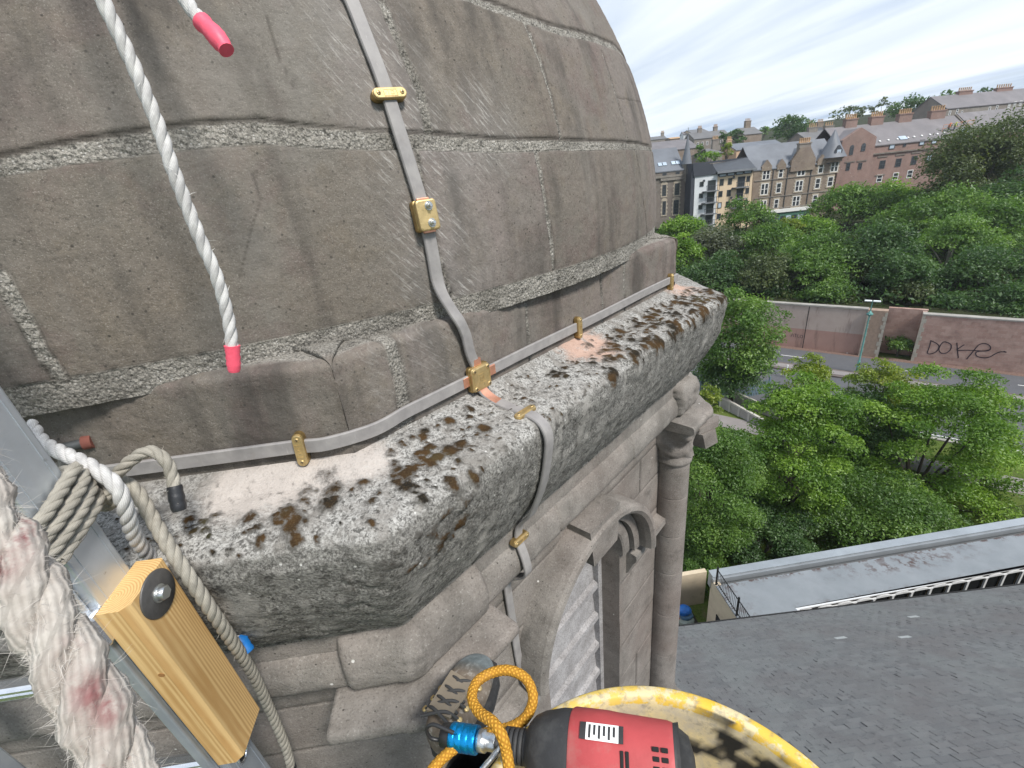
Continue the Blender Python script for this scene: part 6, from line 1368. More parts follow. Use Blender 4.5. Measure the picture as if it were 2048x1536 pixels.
for i, (lb, px, Y, hw, hh, tone) in enumerate(HT_):
    px_tree(lb, px, Y, hw * 1.16, hh * 1.22, tone, .0050 * Y if hw > 30 else .0042 * Y, 100 + i, group=G2, nb=60, cover=3.6, rb=.36, flat=.7, spiky=.35, tr=.10 + .0006 * Y, nlimb=7, cat='bush' if 'bush' in lb or 'scrub' in lb else 'tree')
c = on_y((1900, 490), 54); b = on_y((1872, 612), 50.5); b[2] = ground_z(b[0], b[1])
tr_ = tree('pale leaning tree with a forked trunk above the graffiti wall', c, b, 5.4, 5.0, 4.2, 'mid', .28, 300, G2, nb=60, cover=2.4, rb=.32, tr=.20, bark=M_bark2, nlimb=8)
mb = MB()
for p in ([(1872, 612), (1880, 585), (1890, 555), (1905, 520)], [(1888, 606), (1905, 580), (1925, 558), (1942, 535)], [(1880, 600), (1888, 578), (1896, 560)]): P = catmull([on_y(q, 50.5) for q in p], 5); mb.tube(P, np.linspace(.17, .09, len(P)), 8)
mb.build('stem', M_bark2, tr_)
mb = MB()
for sx in range(9):
    x0 = 1545 + sx * 9; P = catmull([on_y((x0 + 6, 612), 54), on_y((x0 + (sx - 4) * 3, 585), 54), on_y((x0 + (sx - 4) * 7, 548 - (sx % 3) * 8), 54)], 4); mb.tube(P, np.linspace(.06, .02, len(P)), 6)
o = mb.build('bare_shrub', M_bark2); tag(o, 'leafless pale shrub with upright stems behind the left wall', 'shrub')
# a thicket of look-alike shrubs just above the wall, copies of three
G3 = 'shrubs in the thicket above the retaining wall'; protos = []; r_ = np.random.default_rng(5)
for i, tone in enumerate(('dark', 'mid', 'olive', 'dark')):
    b = SW(-3 + i * 7, 4.5, 0); s_, w_ = sw_of(b); b[2] = float(terr(np.array(s_), np.array(w_))); protos.append(tree('leafy shrub in the tangled thicket just above the retaining wall', b + UP * 1.1, b, 2.3, 2.1, 1.6, tone, .22, 700 + i, G3, 'shrub', 'shrub', nlimb=5, tr=.05, nb=36, cover=3.4, rb=.36, flat=.8))
for k in range(58):
    o = copy_tree(protos[k % 4]); s_ = r_.uniform(-22, 34); s_ = s_ + 5 if abs(s_ - sw_of(on_y((1890, 590), 50.5))[0]) < 3.2 else s_; w_ = 3.0 + 19 * r_.random() ** 1.2; b = SW(s_, w_, float(terr(np.array(s_), np.array(w_)))); sc = r_.uniform(.65, 1.45); o.location = tuple(b); o.scale = (sc, sc, sc * r_.uniform(.8, 1.3)); o.rotation_euler = (0, 0, r_.uniform(0, 6.28))
st_s = sw_of(on_y((1890, 590), 50.5))[0]; G4 = 'understorey trees on the bank'; p4 = []
for i, tone in enumerate(('dark', 'mid', 'dark')):
    b = SW(-8 + 9 * i, 6, 0); s_, w_ = sw_of(b); b[2] = float(terr(np.array(s_), np.array(w_))); p4.append(tree('dark leafy understorey tree filling the bank behind the retaining wall', b + UP * 2.6, b, 2.9, 2.7, 2.7, tone, .26, 800 + i, G4, nlimb=6, tr=.09, nb=54, cover=3.4, rb=.32, flat=.75))
for k in range(34):
    if abs(-2 + 1.15 * k - st_s) < 3.6: continue
    o = copy_tree(p4[k % 3]); b = SW(-2 + 1.15 * k, 3.2 + 5 * r_.random(), 0); b[2] = float(terr(*map(np.array, sw_of(b)))); sc = r_.uniform(.5, .85); o.location = tuple(b); o.scale = (sc * 1.25, sc * 1.25, sc); o.rotation_euler = (0, 0, r_.uniform(0, 6.28))
for k in range(30):
    o = copy_tree(p4[k % 3]); s_ = -24 + 60 * (k + r_.uniform(-.4, .4)) / 30; w_ = r_.uniform(5, 20); b = SW(s_, w_, float(terr(np.array(s_), np.array(w_)))); sc = r_.uniform(.75, 1.25); o.location = tuple(b); o.scale = (sc, sc, sc * r_.uniform(.85, 1.15)); o.rotation_euler = (0, 0, r_.uniform(0, 6.28))
for k in range(26):
    o = copy_tree(p4[k % 3]); s_ = -26 - 2.6 * k; w_ = r_.uniform(4, 26); b = SW(s_, w_, float(terr(np.array(s_), np.array(w_)))); sc = r_.uniform(.9, 1.6); o.location = tuple(b); o.scale = (sc, sc, sc); o.rotation_euler = (0, 0, r_.uniform(0, 6.28))
# undergrowth on the bank, one uncountable mass
r_ = np.random.default_rng(77); vs = []; lvv = []
for k in range(26000):
    s, w = r_.uniform(-45, 60), .8 + r_.random() ** 1.3 * 42; z = float(terr(np.array(s), np.array(w))); h = r_.uniform(.0, 1.9); p = SW(s, w, z + h); nn_ = nrm(r_.normal(size=3) * .6 + V(0, 0, .7)); a = nrm(np.cross(nn_, r_.normal(size=3))); b = np.cross(nn_, a); q = r_.uniform(.10, .30)
    vs += [p - a * q, p + b * q * .5, p + a * q, p - b * q * .5]; lvv.append(np.clip(r_.normal(.4, .2), 0, 1))
o = obj('undergrowth', vs, np.arange(len(vs)).reshape(-1, 4).tolist(), LM['dark'], None, False, {'lv': np.array(lvv)}); tag(o, 'dark tangled undergrowth covering the bank', None, None, 'stuff')
# ================================================================== the town on the hill
def Z1(x, y): return (1290 + x / 5.12, 160 + y / 5.12)
def Z2(x, y): return (1660 + x / 5.278, 150 + y / 5.278)
class Fac:
    """a facade plane standing at a given distance; pixels of the photo are projected onto it"""
    def __init__(s, px, Y, turn=0.0):
        s.P0 = on_y(px, Y); a = math.radians(turn); s.u = V(math.cos(a), math.sin(a), 0); s.n = V(math.sin(a), -math.cos(a), 0)
    def at(s, p, d=0.0): return on_plane(p, s.P0 + s.n * d, s.n)
    def m(s, p): return float((CR.T @ s.at(p))[2]) / FPX
    def tz(s, P): q = P - s.P0; return float(q @ s.u), float(P[2])
    def pt(s, t_, z, d=0.0): q = s.P0 + s.u * t_ + s.n * d; return V(q[0], q[1], z)
M_sand = {k: stone_mat('town_' + k, a, b, .4) for k, a, b in (('brown', (.19, .150, .115), (.26, .212, .165)), ('red', (.225, .145, .122), (.275, .185, .158)), ('grey', (.20, .182, .158), (.26, .236, .206)), ('dark', (.14, .122, .105), (.195, .17, .145)))}  # stone colours lightened, so some of the distance haze is painted in
for m in M_sand.values():
    for nd in m.node_tree.nodes:
        if nd.type in ('TEX_NOISE', 'TEX_VORONOI'): nd.inputs['Scale'].default_value *= .07
M_quo = sm_mat('pale_dressed_stone', (.36, .31, .24), .9, 0, .18, 1.5); M_slt = {k: sm_mat('town_slate_' + k, c, .6, 0, .16, .35, 5, .3, .02, dirt=((c[0] * 1.5, c[1] * 1.5, c[2] * 1.45), .25, .5)) for k, c in (('blue', (.125, .136, .155)), ('mauve', (.150, .138, .142)), ('dark', (.055, .060, .068)), ('grey', (.130, .128, .128)))}
M_pane = sm_mat('window_glass', (.035, .040, .048), .08, 0, .3, .6, spec=.7); M_panel = sm_mat('bright_glass', (.40, .47, .54), .12, 0, .2, .5, spec=.6)
M_frm = sm_mat('white_frame', (.68, .68, .66), .6, 0, .05, 3); M_frd = sm_mat('dark_frame', (.05, .055, .06), .5, 0, .1, 3); M_pot = sm_mat('buff_clay_pot', (.42, .27, .15), .85, 0, .2, 2); M_lead = sm_mat('lead', (.20, .21, .225), .6, .3, .15, 1)
M_crm = sm_mat('cream_panel', (.60, .47, .32), .85, 0, .06, .5); M_wrd = sm_mat('white_render', (.58, .60, .61), .85, 0, .12, .4, dirt=((.34, .35, .35), .5, .5)); M_chr = sm_mat('charcoal_cladding', (.045, .050, .062), .55, .1, .12, .6); M_peach = sm_mat('peach_harl', (.50, .34, .22), .9, 0, .1, .6); M_green = sm_mat('shop_green', (.055, .14, .10), .5, 0, .15, 1)
def fbox(mb, f, t0, t1, z0, z1, d0, d1, m=0): mb.box(f.pt(t0, z0, d0), f.u * (t1 - t0), UP * (z1 - z0), f.n * (d1 - d0), m)
def wall_poly(par, f, pxs, depth, mat, name='wall'):
    P = [f.at(p) for p in pxs]; mb = MB(); mb.prism(P, -f.n * depth); return mb.build(name, mat, par)
def window(par, f, px, w, h, style='sash', quoin=None, frame=None, pane=None, arch=0, dd=0.0):
    """w, h in photo pixels"""
    m = f.m(px); c = f.at(px, dd); t_, z = f.tz(c); W, H = w * m, h * m; t0, t1, z0, z1 = t_ - W / 2, t_ + W / 2, z - H / 2, z + H / 2; fr = MB(); b = min(.12, W * .16)
    fbox(fr, f, t0, t0 + b, z0, z1, dd + .003, dd + .07); fbox(fr, f, t1 - b, t1, z0, z1, dd + .003, dd + .07); fbox(fr, f, t0 + b, t1 - b, z1 - b, z1, dd + .003, dd + .07); fbox(fr, f, t0 + b, t1 - b, z0, z0 + b, dd + .003, dd + .07)
    if style in ('sash', 'pair'): fbox(fr, f, t0 + b, t1 - b, z - b * .35, z + b * .35, dd + .003, dd + .065)
    if style == 'pair': fbox(fr, f, t_ - b * .8, t_ + b * .8, z0 + b, z1 - b, dd + .003, dd + .072)
    if style == 'grid':
        for k in (1, 2): fbox(fr, f, t0 + W * k / 3 - .03, t0 + W * k / 3 + .03, z0 + b, z1 - b, dd + .003, dd + .065)
        for k in range(1, 5): fbox(fr, f, t0 + b, t1 - b, z0 + H * k / 5 - .03, z0 + H * k / 5 + .03, dd + .003, dd + .063)
    o = fr.build('window', frame or M_frm, par); mb = MB(); fbox(mb, f, t0 + b * .5, t1 - b * .5, z0 + b * .5, z1 - b * .5, dd + .002, dd + .028); mb.build('pane', pane or M_pane, o)
    if quoin:
        mb = MB(); q = .16; n = 7
        for k in range(n):
            e = q * (2.1 if k % 2 else 1.1); za, zb_ = z0 + H * k / n, z0 + H * (k + 1) / n - .02
            fbox(mb, f, t0 - e, t0 - .001, za, zb_, dd - .02, dd + .035); fbox(mb, f, t1 + .001, t1 + e, za, zb_, dd - .02, dd + .035)
        fbox(mb, f, t0 - q * 1.6, t1 + q * 1.6, z1 + .001, z1 + .30, dd - .02, dd + .04); fbox(mb, f, t0 - q * 1.6, t1 + q * 1.6, z0 - .22, z0 - .001, dd - .02, dd + .10)
        if arch: mb.prism([f.pt(t_ + (W / 2 + q) * math.cos(a), z1 + .3 + arch * W * .5 * math.sin(a), dd - .02) for a in np.linspace(0, math.pi, 9)], f.n * .055)
        mb.build('surround', quoin, o)
    elif arch:
        mb = MB(); mb.prism([f.pt(t_ + (W / 2) * math.cos(a), z1 + arch * W * .5 * math.sin(a) + .002, dd + .002) for a in np.linspace(0, math.pi, 11)], f.n * .05); mb.build('arch_head', frame or M_frm, o)
    return o
def gable_roof(par, f, tL, tR, ze, rise, depth, mat, over=.25, name='roof', hipL=0., hipR=0.):
    a, b = f.pt(tL - over, ze, over), f.pt(tR + over, ze, over); c, d = f.pt(tL - over + hipL, ze + rise, -depth / 2), f.pt(tR + over - hipR, ze + rise, -depth / 2); e, g = f.pt(tL - over, ze, -depth - over), f.pt(tR + over, ze, -depth - over)
    th = UP * .18; mb = MB(); V8 = [a, b, d, c, e, g]; mb.add(V8 + [v - th for v in V8], [(0, 1, 2, 3), (3, 2, 5, 4), (6, 9, 8, 7), (9, 10, 11, 8), (0, 6, 7, 1), (4, 5, 11, 10), (0, 3, 9, 6), (3, 4, 10, 9), (1, 7, 8, 2), (2, 8, 11, 5)])
    return mb.build(name, mat, par)
def gable_ends(par, f, tL, tR, ze, rise, depth, mat):
    for t_, s in ((tL, 1), (tR, -1)): mb = MB(); mb.prism([f.pt(t_, ze, 0), f.pt(t_, ze, -depth), f.pt(t_, ze + rise, -depth / 2)], f.u * s * .35); mb.build('gable', mat, par)
def chimney(par, f, t_, z0, W, H, D, d, mat, pots=4, lead=None):
    mb = MB(); mb.box(f.pt(t_ - W / 2, z0, d), f.u * W, UP * H, -f.n * D); mb.box(f.pt(t_ - W / 2 - .1, z0 + H, d + .1), f.u * (W + .2), UP * .25, -f.n * (D + .2)); c = mb.build('chimney', mat, par); n = pots
    for k in range(n): m2 = MB(); m2.lathe(f.pt(t_ - W / 2 + W * (k + .5) / n, z0 + H + .25, d - D / 2), UP, [(.19, 0), (.15, .1), (.14, .75), (.18, .85), (.13, .86)], 8); m2.build('chimney_pot', M_pot, c)
def house(label, pL, pR, Y, drop, rise, depth, wm, rm, turn=0., wins=(), chim=(), cat='house', group=None, name='house', over=.2, hip=0., ends=True, drop_to=None):
    f = Fac(pL, Y, turn); L = f.at(pL); R = f.at(pR); tL, z0 = f.tz(L); tR, z1 = f.tz(R); ze = (z0 + z1) / 2; m = f.m(pL); h = thing(name, label, cat, f.pt((tL + tR) / 2, ze - drop * m), group)
    mb = MB(); mb.box(f.pt(tL, ze - drop * m - 3, 0), f.u * (tR - tL), UP * (drop * m + 3), -f.n * depth); mb.build('wall', wm, h); gable_roof(h, f, tL, tR, ze, rise * m, depth, rm, over, 'roof', hip, hip)
    if ends and not hip: gable_ends(h, f, tL, tR, ze - .01, rise * m - .05, depth, wm)
    for p, w, hh, st in wins: window(h, f, p, w, hh, st)
    for fr_, W, H, D in chim: chimney(h, f, tL + (tR - tL) * fr_, ze + rise * m * .55, W, H + rise * m * .45, D, -depth / 2 + D / 2, wm, 4)
    return h, f, tL, tR, ze, m
# --- A: dark stone hall with tall arched windows and a small spire
f = Fac(Z1(300, 1300), 100); A = thing('stone_hall', 'dark stone hall with tall arched windows, corbelled eaves and a small slate spire', 'building', f.at(Z1(280, 1450)))
wall_poly(A, f, [Z1(-260, 1560), Z1(425, 1500), Z1(470, 905), Z1(-260, 985)], 11, M_sand['dark'])
tL, zE = f.tz(f.at(Z1(150, 940))); tR, _ = f.tz(f.at(Z1(400, 915))); gable_roof(A, f, tL - 12, tR, zE, 4.3, 10, M_slt['blue'], .1)
for px in (Z1(152, 868), Z1(200, 863), Z1(288, 852), Z1(334, 847)): mb = MB(); q = on_plane(px, f.pt(0, zE, .1) , nrm(f.n * 4.3 + UP * 5)); sl = nrm(UP * 4.3 - f.n * 5); nn_ = nrm(f.n * 4.3 + UP * 5); mb.box(q - f.u * .38 - sl * .45, f.u * .76, sl * .9, nn_ * .14); mb.build('rooflight', M_panel, A)
for px, w, h, st, ar in ((Z1(196, 1132), 8, 21, 'grid', .9), (Z1(327, 1118), 9.5, 22, 'grid', .5), (Z1(195, 1312), 7, 26, 'grid', .9), (Z1(316, 1302), 10.5, 27, 'grid', .5), (Z1(200, 968), 8, 6, 'sash', 0), (Z1(335, 953), 8, 6, 'sash', 0)): window(A, f, px, w, h, st, M_quo if h > 10 else None, M_frd, None, ar)
mb = MB()
for k in range(16): t_, z = f.tz(f.at(Z1(165 + k * 15, 1022 - k * 1.4))); fbox(mb, f, t_ - .14, t_ + .14, z - .25, z + .25, 0, .25)
mb.build('corbel_table', M_sand['grey'], A); t_, z = f.tz(f.at(Z1(280, 990))); mb = MB(); fbox(mb, f, t_ - 16, tR + .1, z - .05, z + .35, -.1, .3); mb.build('string_course', M_sand['grey'], A)
tc_, zc = f.tz(f.at(Z1(435, 860))); cp = f.pt(tc_, 0, -.5); mm = f.m(Z1(435, 860)); za = f.at(Z1(440, 560))[2]; zb_ = f.at(Z1(425, 1110))[2]
mb = MB(); mb.lathe(V(cp[0], cp[1], zb_), UP, [(.1, 0), (.85, 1.6), (.85, zc - zb_ - .3), (1.0, zc - zb_)], 8); mb.build('turret', M_sand['grey'], A); mb = MB(); mb.lathe(V(cp[0], cp[1], zc), UP, [(1.1, 0), (.62, (za - zc) * .42), (.05, za - zc)], 8); mb.build('spire', M_slt['blue'], A); mb = MB(); mb.tube([V(cp[0], cp[1], za - .1), V(cp[0], cp[1], za + 1.3)], .05, 6); mb.build('finial', M_lead, A)
window(A, f, Z1(443, 930), 4.5, 11, 'plain', None, M_sand['grey'], None, 0, .9)
# --- B: modern flats
f = Fac(Z1(740, 1200), 97); B = thing('apartment_block', 'modern flats with white left half, cream right half and a dark sloping metal roof', 'building', f.at(Z1(740, 1600)))
wall_poly(B, f, [Z1(480, 1720), Z1(700, 1700), Z1(745, 965), Z1(512, 990)], 12, M_wrd, 'white_wall'); wall_poly(B, f, [Z1(702, 1700), Z1(1055, 1660), Z1(1108, 915), Z1(747, 962)], 12, M_crm, 'cream_wall')
wall_poly(B, f, [Z1(446, 1560), Z1(478, 1560), Z1(508, 985), Z1(484, 856)], 11, M_chr, 'side_wall')
mb = MB(); a, b, c, d = f.at(Z1(490, 862), .2), f.at(Z1(500, 992), .2), f.at(Z1(742, 962), .2), f.at(Z1(690, 858), .2); mb.prism([a, b, c, d], -f.n * 11); mb.build('gable_cladding', M_chr, B)
mb = MB(); a, b = f.at(Z1(742, 948), .9), f.at(Z1(1148, 905), .9); c = on_plane(Z1(1040, 790), f.P0 - f.n * 6, f.n); d = on_plane(Z1(688, 862), f.P0 - f.n * 6, f.n); mb.prism([a, b, c, d], UP * -.25); mb.build('roof', M_slt['dark'], B)
mb = MB(); a, b = f.at(Z1(742, 960), .95), f.at(Z1(1148, 917), .95); mb.prism([a, b, b + UP * .38, a + UP * .38], -f.n * .2); mb.build('roof_edge', M_lead, B)
mb = MB(); e0 = on_plane(Z1(480, 856), f.P0 - f.n * 6, f.n); e1 = on_plane(Z1(1045, 788), f.P0 - f.n * 6, f.n); mb.prism([e0, e1, e1 - UP * .35, e0 - UP * .35], f.n * .3); mb.build('verge', M_chr, B)
wall_poly(B, Fac(Z1(740, 1200), 96.9), [Z1(748, 985), Z1(1100, 945), Z1(1102, 922), Z1(748, 962)], .3, M_chr, 'clerestory_band')
for x, y in ((795, 975), (880, 964), (968, 953), (1052, 942)): window(B, f, Z1(x, y), 15, 6, 'plain', None, M_chr, M_panel, 0, .12)
for x, y, w, h in ((785, 1047, 8, 12), (870, 1037, 8, 12), (1057, 1012, 7, 10), (772, 1167, 8, 11), (858, 1157, 8, 12), (1047, 1132, 7, 11), (763, 1283, 8, 11), (847, 1272, 8, 11), (1033, 1248, 7, 9), (755, 1395, 8, 10)): window(B, f, Z1(x, y), w, h, 'plain', None, M_frd, None if (x + y) % 3 else M_panel)
for x, y, w, h in ((580, 1067, 8, 9), (573, 1185, 8, 9), (567, 1302, 8, 9)): window(B, f, Z1(x, y), w, h, 'plain', None, M_frd)
for x, y, w, h in ((985, 1040, 15, 19), (970, 1160, 14, 18), (958, 1262, 12, 14), (682, 1078, 16, 19), (671, 1197, 15, 19), (662, 1313, 15, 19), (654, 1425, 15, 19), (645, 1530, 13, 16)):
    window(B, f, Z1(x, y), w, h, 'plain', None, M_frd, M_pane); t_, z = f.tz(f.at(Z1(x - 5, y + h * 2.8))); mb = MB(); fbox(mb, f, t_ - 1.5, t_ + 1.1, z - .16, z + .0, 0, 1.2); bal = mb.build('balcony', M_lead, B)
    mb = MB(); [fbox(mb, f, t_ - 1.5 + k * .37, t_ - 1.45 + k * .37, z + .001, z + .9, 1.14, 1.18) for k in range(8)]; mb.build('balusters', M_frd, bal); mb = MB(); fbox(mb, f, t_ - 1.55, t_ + 1.15, z + .9, z + .98, 1.12, 1.2); mb.build('handrail', M_frd, bal)
    mb = MB(); q = f.pt(t_ - 1.7, z + 1.9, .3); bm_ = 0; mb.lathe(q, f.n, [(.08, -.3), (.26, .0), (.20, .02), (.05, -.08)], 12); mb.build('dish', M_frd, B)
# --- C: Victorian tenement
f = Fac(Z1(1500, 1100), 100); Cb_ = thing('stone_tenement', 'Victorian stone tenement with crow-stepped gable, pale window surrounds and a corner spire', 'building', f.at(Z1(1450, 1500)))
wall_poly(Cb_, f, [Z1(1060, 1660), Z1(1800, 1560), Z1(1905, 1100), Z1(1995, 775), Z1(1855, 820), Z1(1500, 900), Z1(1112, 925)], 11, M_sand['brown'])
tL, zL = f.tz(f.at(Z1(1112, 925))); tR, zR = f.tz(f.at(Z1(1990, 800))); ze = f.tz(f.at(Z1(1300, 905)))[1]
gable_roof(Cb_, f, tL, tR - .5, ze, 4.6, 10, M_slt['blue'], .15)
g0, g1 = f.at(Z1(1492, 850)), f.at(Z1(1742, 800)); t0, zz0 = f.tz(g0); t1, zz1 = f.tz(g1); tm = (t0 + t1) / 2; zg = f.tz(f.at(Z1(1625, 690)))[1]; zz0 = (zz0 + zz1) / 2
pts = [(t0, ze - 1.0), (t0, zz0)]
ns = 7; hwid = (t1 - t0) / 2 - .9
for k in range(ns): pts += [(t0 + hwid * k / ns, zz0 + (zg - zz0) * (k + 1) / ns), (t0 + hwid * (k + 1) / ns, zz0 + (zg - zz0) * (k + 1) / ns)]
pr_ = [(2 * tm - a, b) for a, b in pts[::-1]]
mb = MB(); mb.prism([f.pt(a, b, .32) for a, b in pts + pr_], -f.n * .6); mb.build('crow_step_gable', M_sand['brown'], Cb_)
mb = MB(); gr = [f.pt(t0, zz0, .0), f.pt(t1, zz0, .0), f.pt(tm, zg, .0)]; mb.prism(gr, -f.n * 5); mb.build('gable_roof', M_slt['blue'], Cb_)
chimney(Cb_, f, tm, zg - .6, 2.3, f.tz(f.at(Z1(1630, 655)))[1] - zg + .6, .9, .1, M_sand['grey'], 6)
for x, y, w, h, st in ((1240, 968, 15, 19, 'pair'), (1390, 950, 9, 18, 'sash'), (1602, 925, 16, 20, 'pair'), (1800, 900, 10, 20, 'sash'), (1940, 885, 15, 20, 'pair'), (1222, 1118, 15, 21, 'pair'), (1367, 1105, 10, 19, 'sash'), (1575, 1085, 15, 20, 'pair'), (1766, 1060, 10, 19, 'sash'), (1896, 1040, 11, 18, 'sash'), (1210, 1282, 12, 18, 'pair'), (1342, 1268, 9, 18, 'sash'), (1545, 1240, 15, 19, 'pair'), (1737, 1225, 9.5, 18, 'sash')): window(Cb_, f, Z1(x, y), w, h, st, M_quo)
for x, y, w in ((1248, 868, 20), (1400, 855, 18), (1812, 808, 18)):
    m = f.m(Z1(x, y)); t_, z = f.tz(f.at(Z1(x, y))); W = w * m; mb = MB(); mb.prism([f.pt(t_ - W / 2, z - 1.1, .2), f.pt(t_ + W / 2, z - 1.1, .2), f.pt(t_ + W / 2, z - .3, .2), f.pt(t_, z + W * .45, .2), f.pt(t_ - W / 2, z - .3, .2)], -f.n * .5); dh = mb.build('dormer_head', M_sand['brown'], Cb_); mb = MB(); mb.prism([f.pt(t_ - W / 2, z - .3, -.301), f.pt(t_ + W / 2, z - .3, -.301), f.pt(t_, z + W * .42, -.301)], -f.n * 2.5); mb.build('dormer_roof', M_slt['blue'], dh)
for ya, yb in ((1195, 1150), (1320, 1265), (1015, 975)): a, b = f.at(Z1(1120, ya)), f.at(Z1(1900, yb)); z = (a[2] + b[2]) / 2 - .1; t0_, t1_ = f.tz(a)[0], f.tz(b)[0]; mb = MB(); fbox(mb, f, t0_, t1_, z, z + .16, -.05, .12); mb.build('string_course', M_sand['grey'], Cb_)
for x, y0, y1 in ((1318, 910, 1310), (1470, 880, 1310), (1712, 860, 1270)): t_, za = f.tz(f.at(Z1(x, y0))); zb_ = f.tz(f.at(Z1(x - 30, y1)))[1]; mb = MB(); fbox(mb, f, t_ - .06, t_ + .06, zb_, za, .02, .14); mb.build('downpipe', M_frd, Cb_)
t0_, z1_ = f.tz(f.at(Z1(1395, 1325))); t1_, _ = f.tz(f.at(Z1(1690, 1300))); mb = MB(); fbox(mb, f, t0_ - 4, t1_, z1_ - 4.5, z1_ - .55, .0, .30); sh = mb.build('shopfront', M_green, Cb_); mb = MB(); fbox(mb, f, t0_ - 4, t1_ + .15, z1_ - .549, z1_ + .1, -.05, .55); mb.build('shop_cornice', M_frm, sh)
for k in range(5): mb = MB(); tt = t0_ + (t1_ - t0_) * (k + .06) / 5 - .2; fbox(mb, f, tt, tt + (t1_ - t0_) * .155, z1_ - 3.2, z1_ - 1.3, .301, .33); mb.build('shop_window', M_panel if k % 2 else M_pane, sh)
for k in (0, 2): mb = MB(); tt = t0_ - 3.6 + k * 1.1; fbox(mb, f, tt, tt + .9, z1_ - 3.4, z1_ - 1.0, .301, .34); mb.build('shop_door', M_frd, sh)
tc_, zc = f.tz(f.at(Z1(1935, 790))); za = f.tz(f.at(Z1(1942, 505)))[1]; r_s = 2.2; cp = f.pt(tc_, zc, -.9)
mb = MB(); mb.lathe(cp - UP * .9, UP, [(r_s * .92, 0), (r_s * .92, .5), (r_s * 1.05, .7), (r_s * 1.05, .9)], 8); mb.build('turret', M_sand['brown'], Cb_); mb = MB(); mb.lathe(cp, UP, [(r_s * 1.25, -.05), (r_s * .62, (za - zc) * .45), (.07, za - zc)], 8); mb.build('spire', M_slt['blue'], Cb_)
mb = MB(); q = cp + f.n * (r_s * .95) + UP * .2; mb.prism([q - f.u * .7, q + f.u * .7, q + f.u * .7 + UP * 1.0, q + UP * 1.9, q - f.u * .7 + UP * 1.0], -f.n * 1.4); dm = mb.build('spire_dormer', M_slt['dark'], Cb_); mb = MB(); mb.box(q - f.u * .4 + UP * .15 + f.n * .003, f.u * .8, UP * .95, f.n * .04); mb.build('pane', M_panel, dm)
# --- D: long red tenement
f = Fac(Z2(600, 900), 104, 4.0); D = thing('red_tenement', 'long red sandstone tenement with pointed gable and continuous slate roof', 'building', f.at(Z2(700, 1200)))
ze = f.tz(f.at(Z2(470, 745)))[1]; tL, _ = f.tz(f.at(Z2(120, 700))); tg, zgb = f.tz(f.at(Z2(125, 690))); tg1, _ = f.tz(f.at(Z2(468, 712))); zap = f.tz(f.at(Z2(285, 560)))[1]
mb = MB(); mb.box(f.pt(tL, ze - 22, 0), f.u * 62, UP * 22, -f.n * 11); mb.build('wall', M_sand['red'], D)
mb = MB(); mb.prism([f.pt(tL, ze - 22, .35), f.pt(tg1, ze - 22, .35), f.pt(tg1, zgb, .35), f.pt((tL + tg1) / 2, zap, .35), f.pt(tL, zgb, .35)], -f.n * .9); mb.build('gable', M_sand['red'], D)
mb = MB(); tm = (tL + tg1) / 2; P3 = [f.pt(tL - .1, zgb - .1, .30), f.pt(tg1 + .1, zgb - .1, .30), f.pt(tm, zap - .05, .30)]; mb.add([P3[0], P3[2], P3[2] - f.n * 5.6, P3[0] - f.n * 5.6, P3[1], P3[1] - f.n * 5.6], [(0, 1, 2, 3), (4, 5, 2, 1)]); o = mb.build('gable_roof', M_slt['mauve'], D); md = o.modifiers.new('s', 'SOLIDIFY'); md.thickness = .15
rise = f.tz(on_plane(Z2(1030, 455), f.P0 - f.n * 5.5, f.n))[1] - ze; tP = f.tz(f.at(Z2(1520, 600)))[0]
gable_roof(D, f, tL + .3, tP, ze, rise, 11, M_slt['mauve'], .2); gable_roof(D, f, tP + .9, tP + 38, ze + .35, rise, 11, M_slt['mauve'], .2)
mb = MB(); mb.prism([f.pt(tP + .45, ze, .3), f.pt(tP + .45, ze + rise + .2, -5.5), f.pt(tP + .45, ze, -11.3)], f.u * .42); mb.build('skew', M_sand['grey'], D)
mb = MB(); fbox(mb, f, tL, tL + 60, ze - 1.75, ze - 1.5, -.05, .28); mb.build('string_course', M_sand['dark'], D)
for x, y, w, h, st, pn in ((655, 752, 12, 10, 'plain', M_panel), (790, 732, 6, 8, 'plain', M_pane), (970, 712, 11, 10, 'plain', M_panel), (1100, 697, 11, 10, 'plain', M_panel), (1440, 655, 10, 11, 'plain', M_panel), (1765, 620, 10, 10, 'plain', M_panel)): window(D, f, Z2(x, y), w, h, st, None, M_frm if x > 1200 else M_frd, pn, 0, .05)
for x, y, w, h in ((550, 945, 12, 15), (720, 925, 12, 15), (885, 900, 12, 16), (1045, 875, 12, 14)): window(D, f, Z2(x, y), w, h, 'sash', None, M_frd, M_pane if x < 1000 else M_panel)
for x, y, w, h in ((840, 1045, 12, 15), (520, 1090, 12, 14), (690, 1070, 12, 14)): window(D, f, Z2(x, y), w, h, 'sash', None, M_frm)
for x, y, w, h, ar in ((225, 803, 8, 14, 1.0), (350, 775, 9, 10, 1.0), (190, 962, 8, 16, 0), (315, 962, 8, 12, 0)): window(D, f, Z2(x, y), w, h, 'sash', None, M_frd, None, ar, .351)
for x, y in ((550, 862), (735, 842), (905, 820), (1075, 800), (315, 908), (190, 918), (520, 1058)): a = f.at(Z2(x + 5, y)); t_, z = f.tz(a); mb = MB(); fbox(mb, f, t_ - 1.1, t_ + 1.1, z - .12, z + .12, 0, .12 if x > 400 else .45); mb.build('lintel', M_sand['dark'], D)
rp = lambda px: on_plane(px, f.pt(0, ze, .2), nrm(f.n * rise + UP * 5.7)); sl = nrm(UP * rise - f.n * 5.7); rnn = nrm(f.n * rise + UP * 5.7)
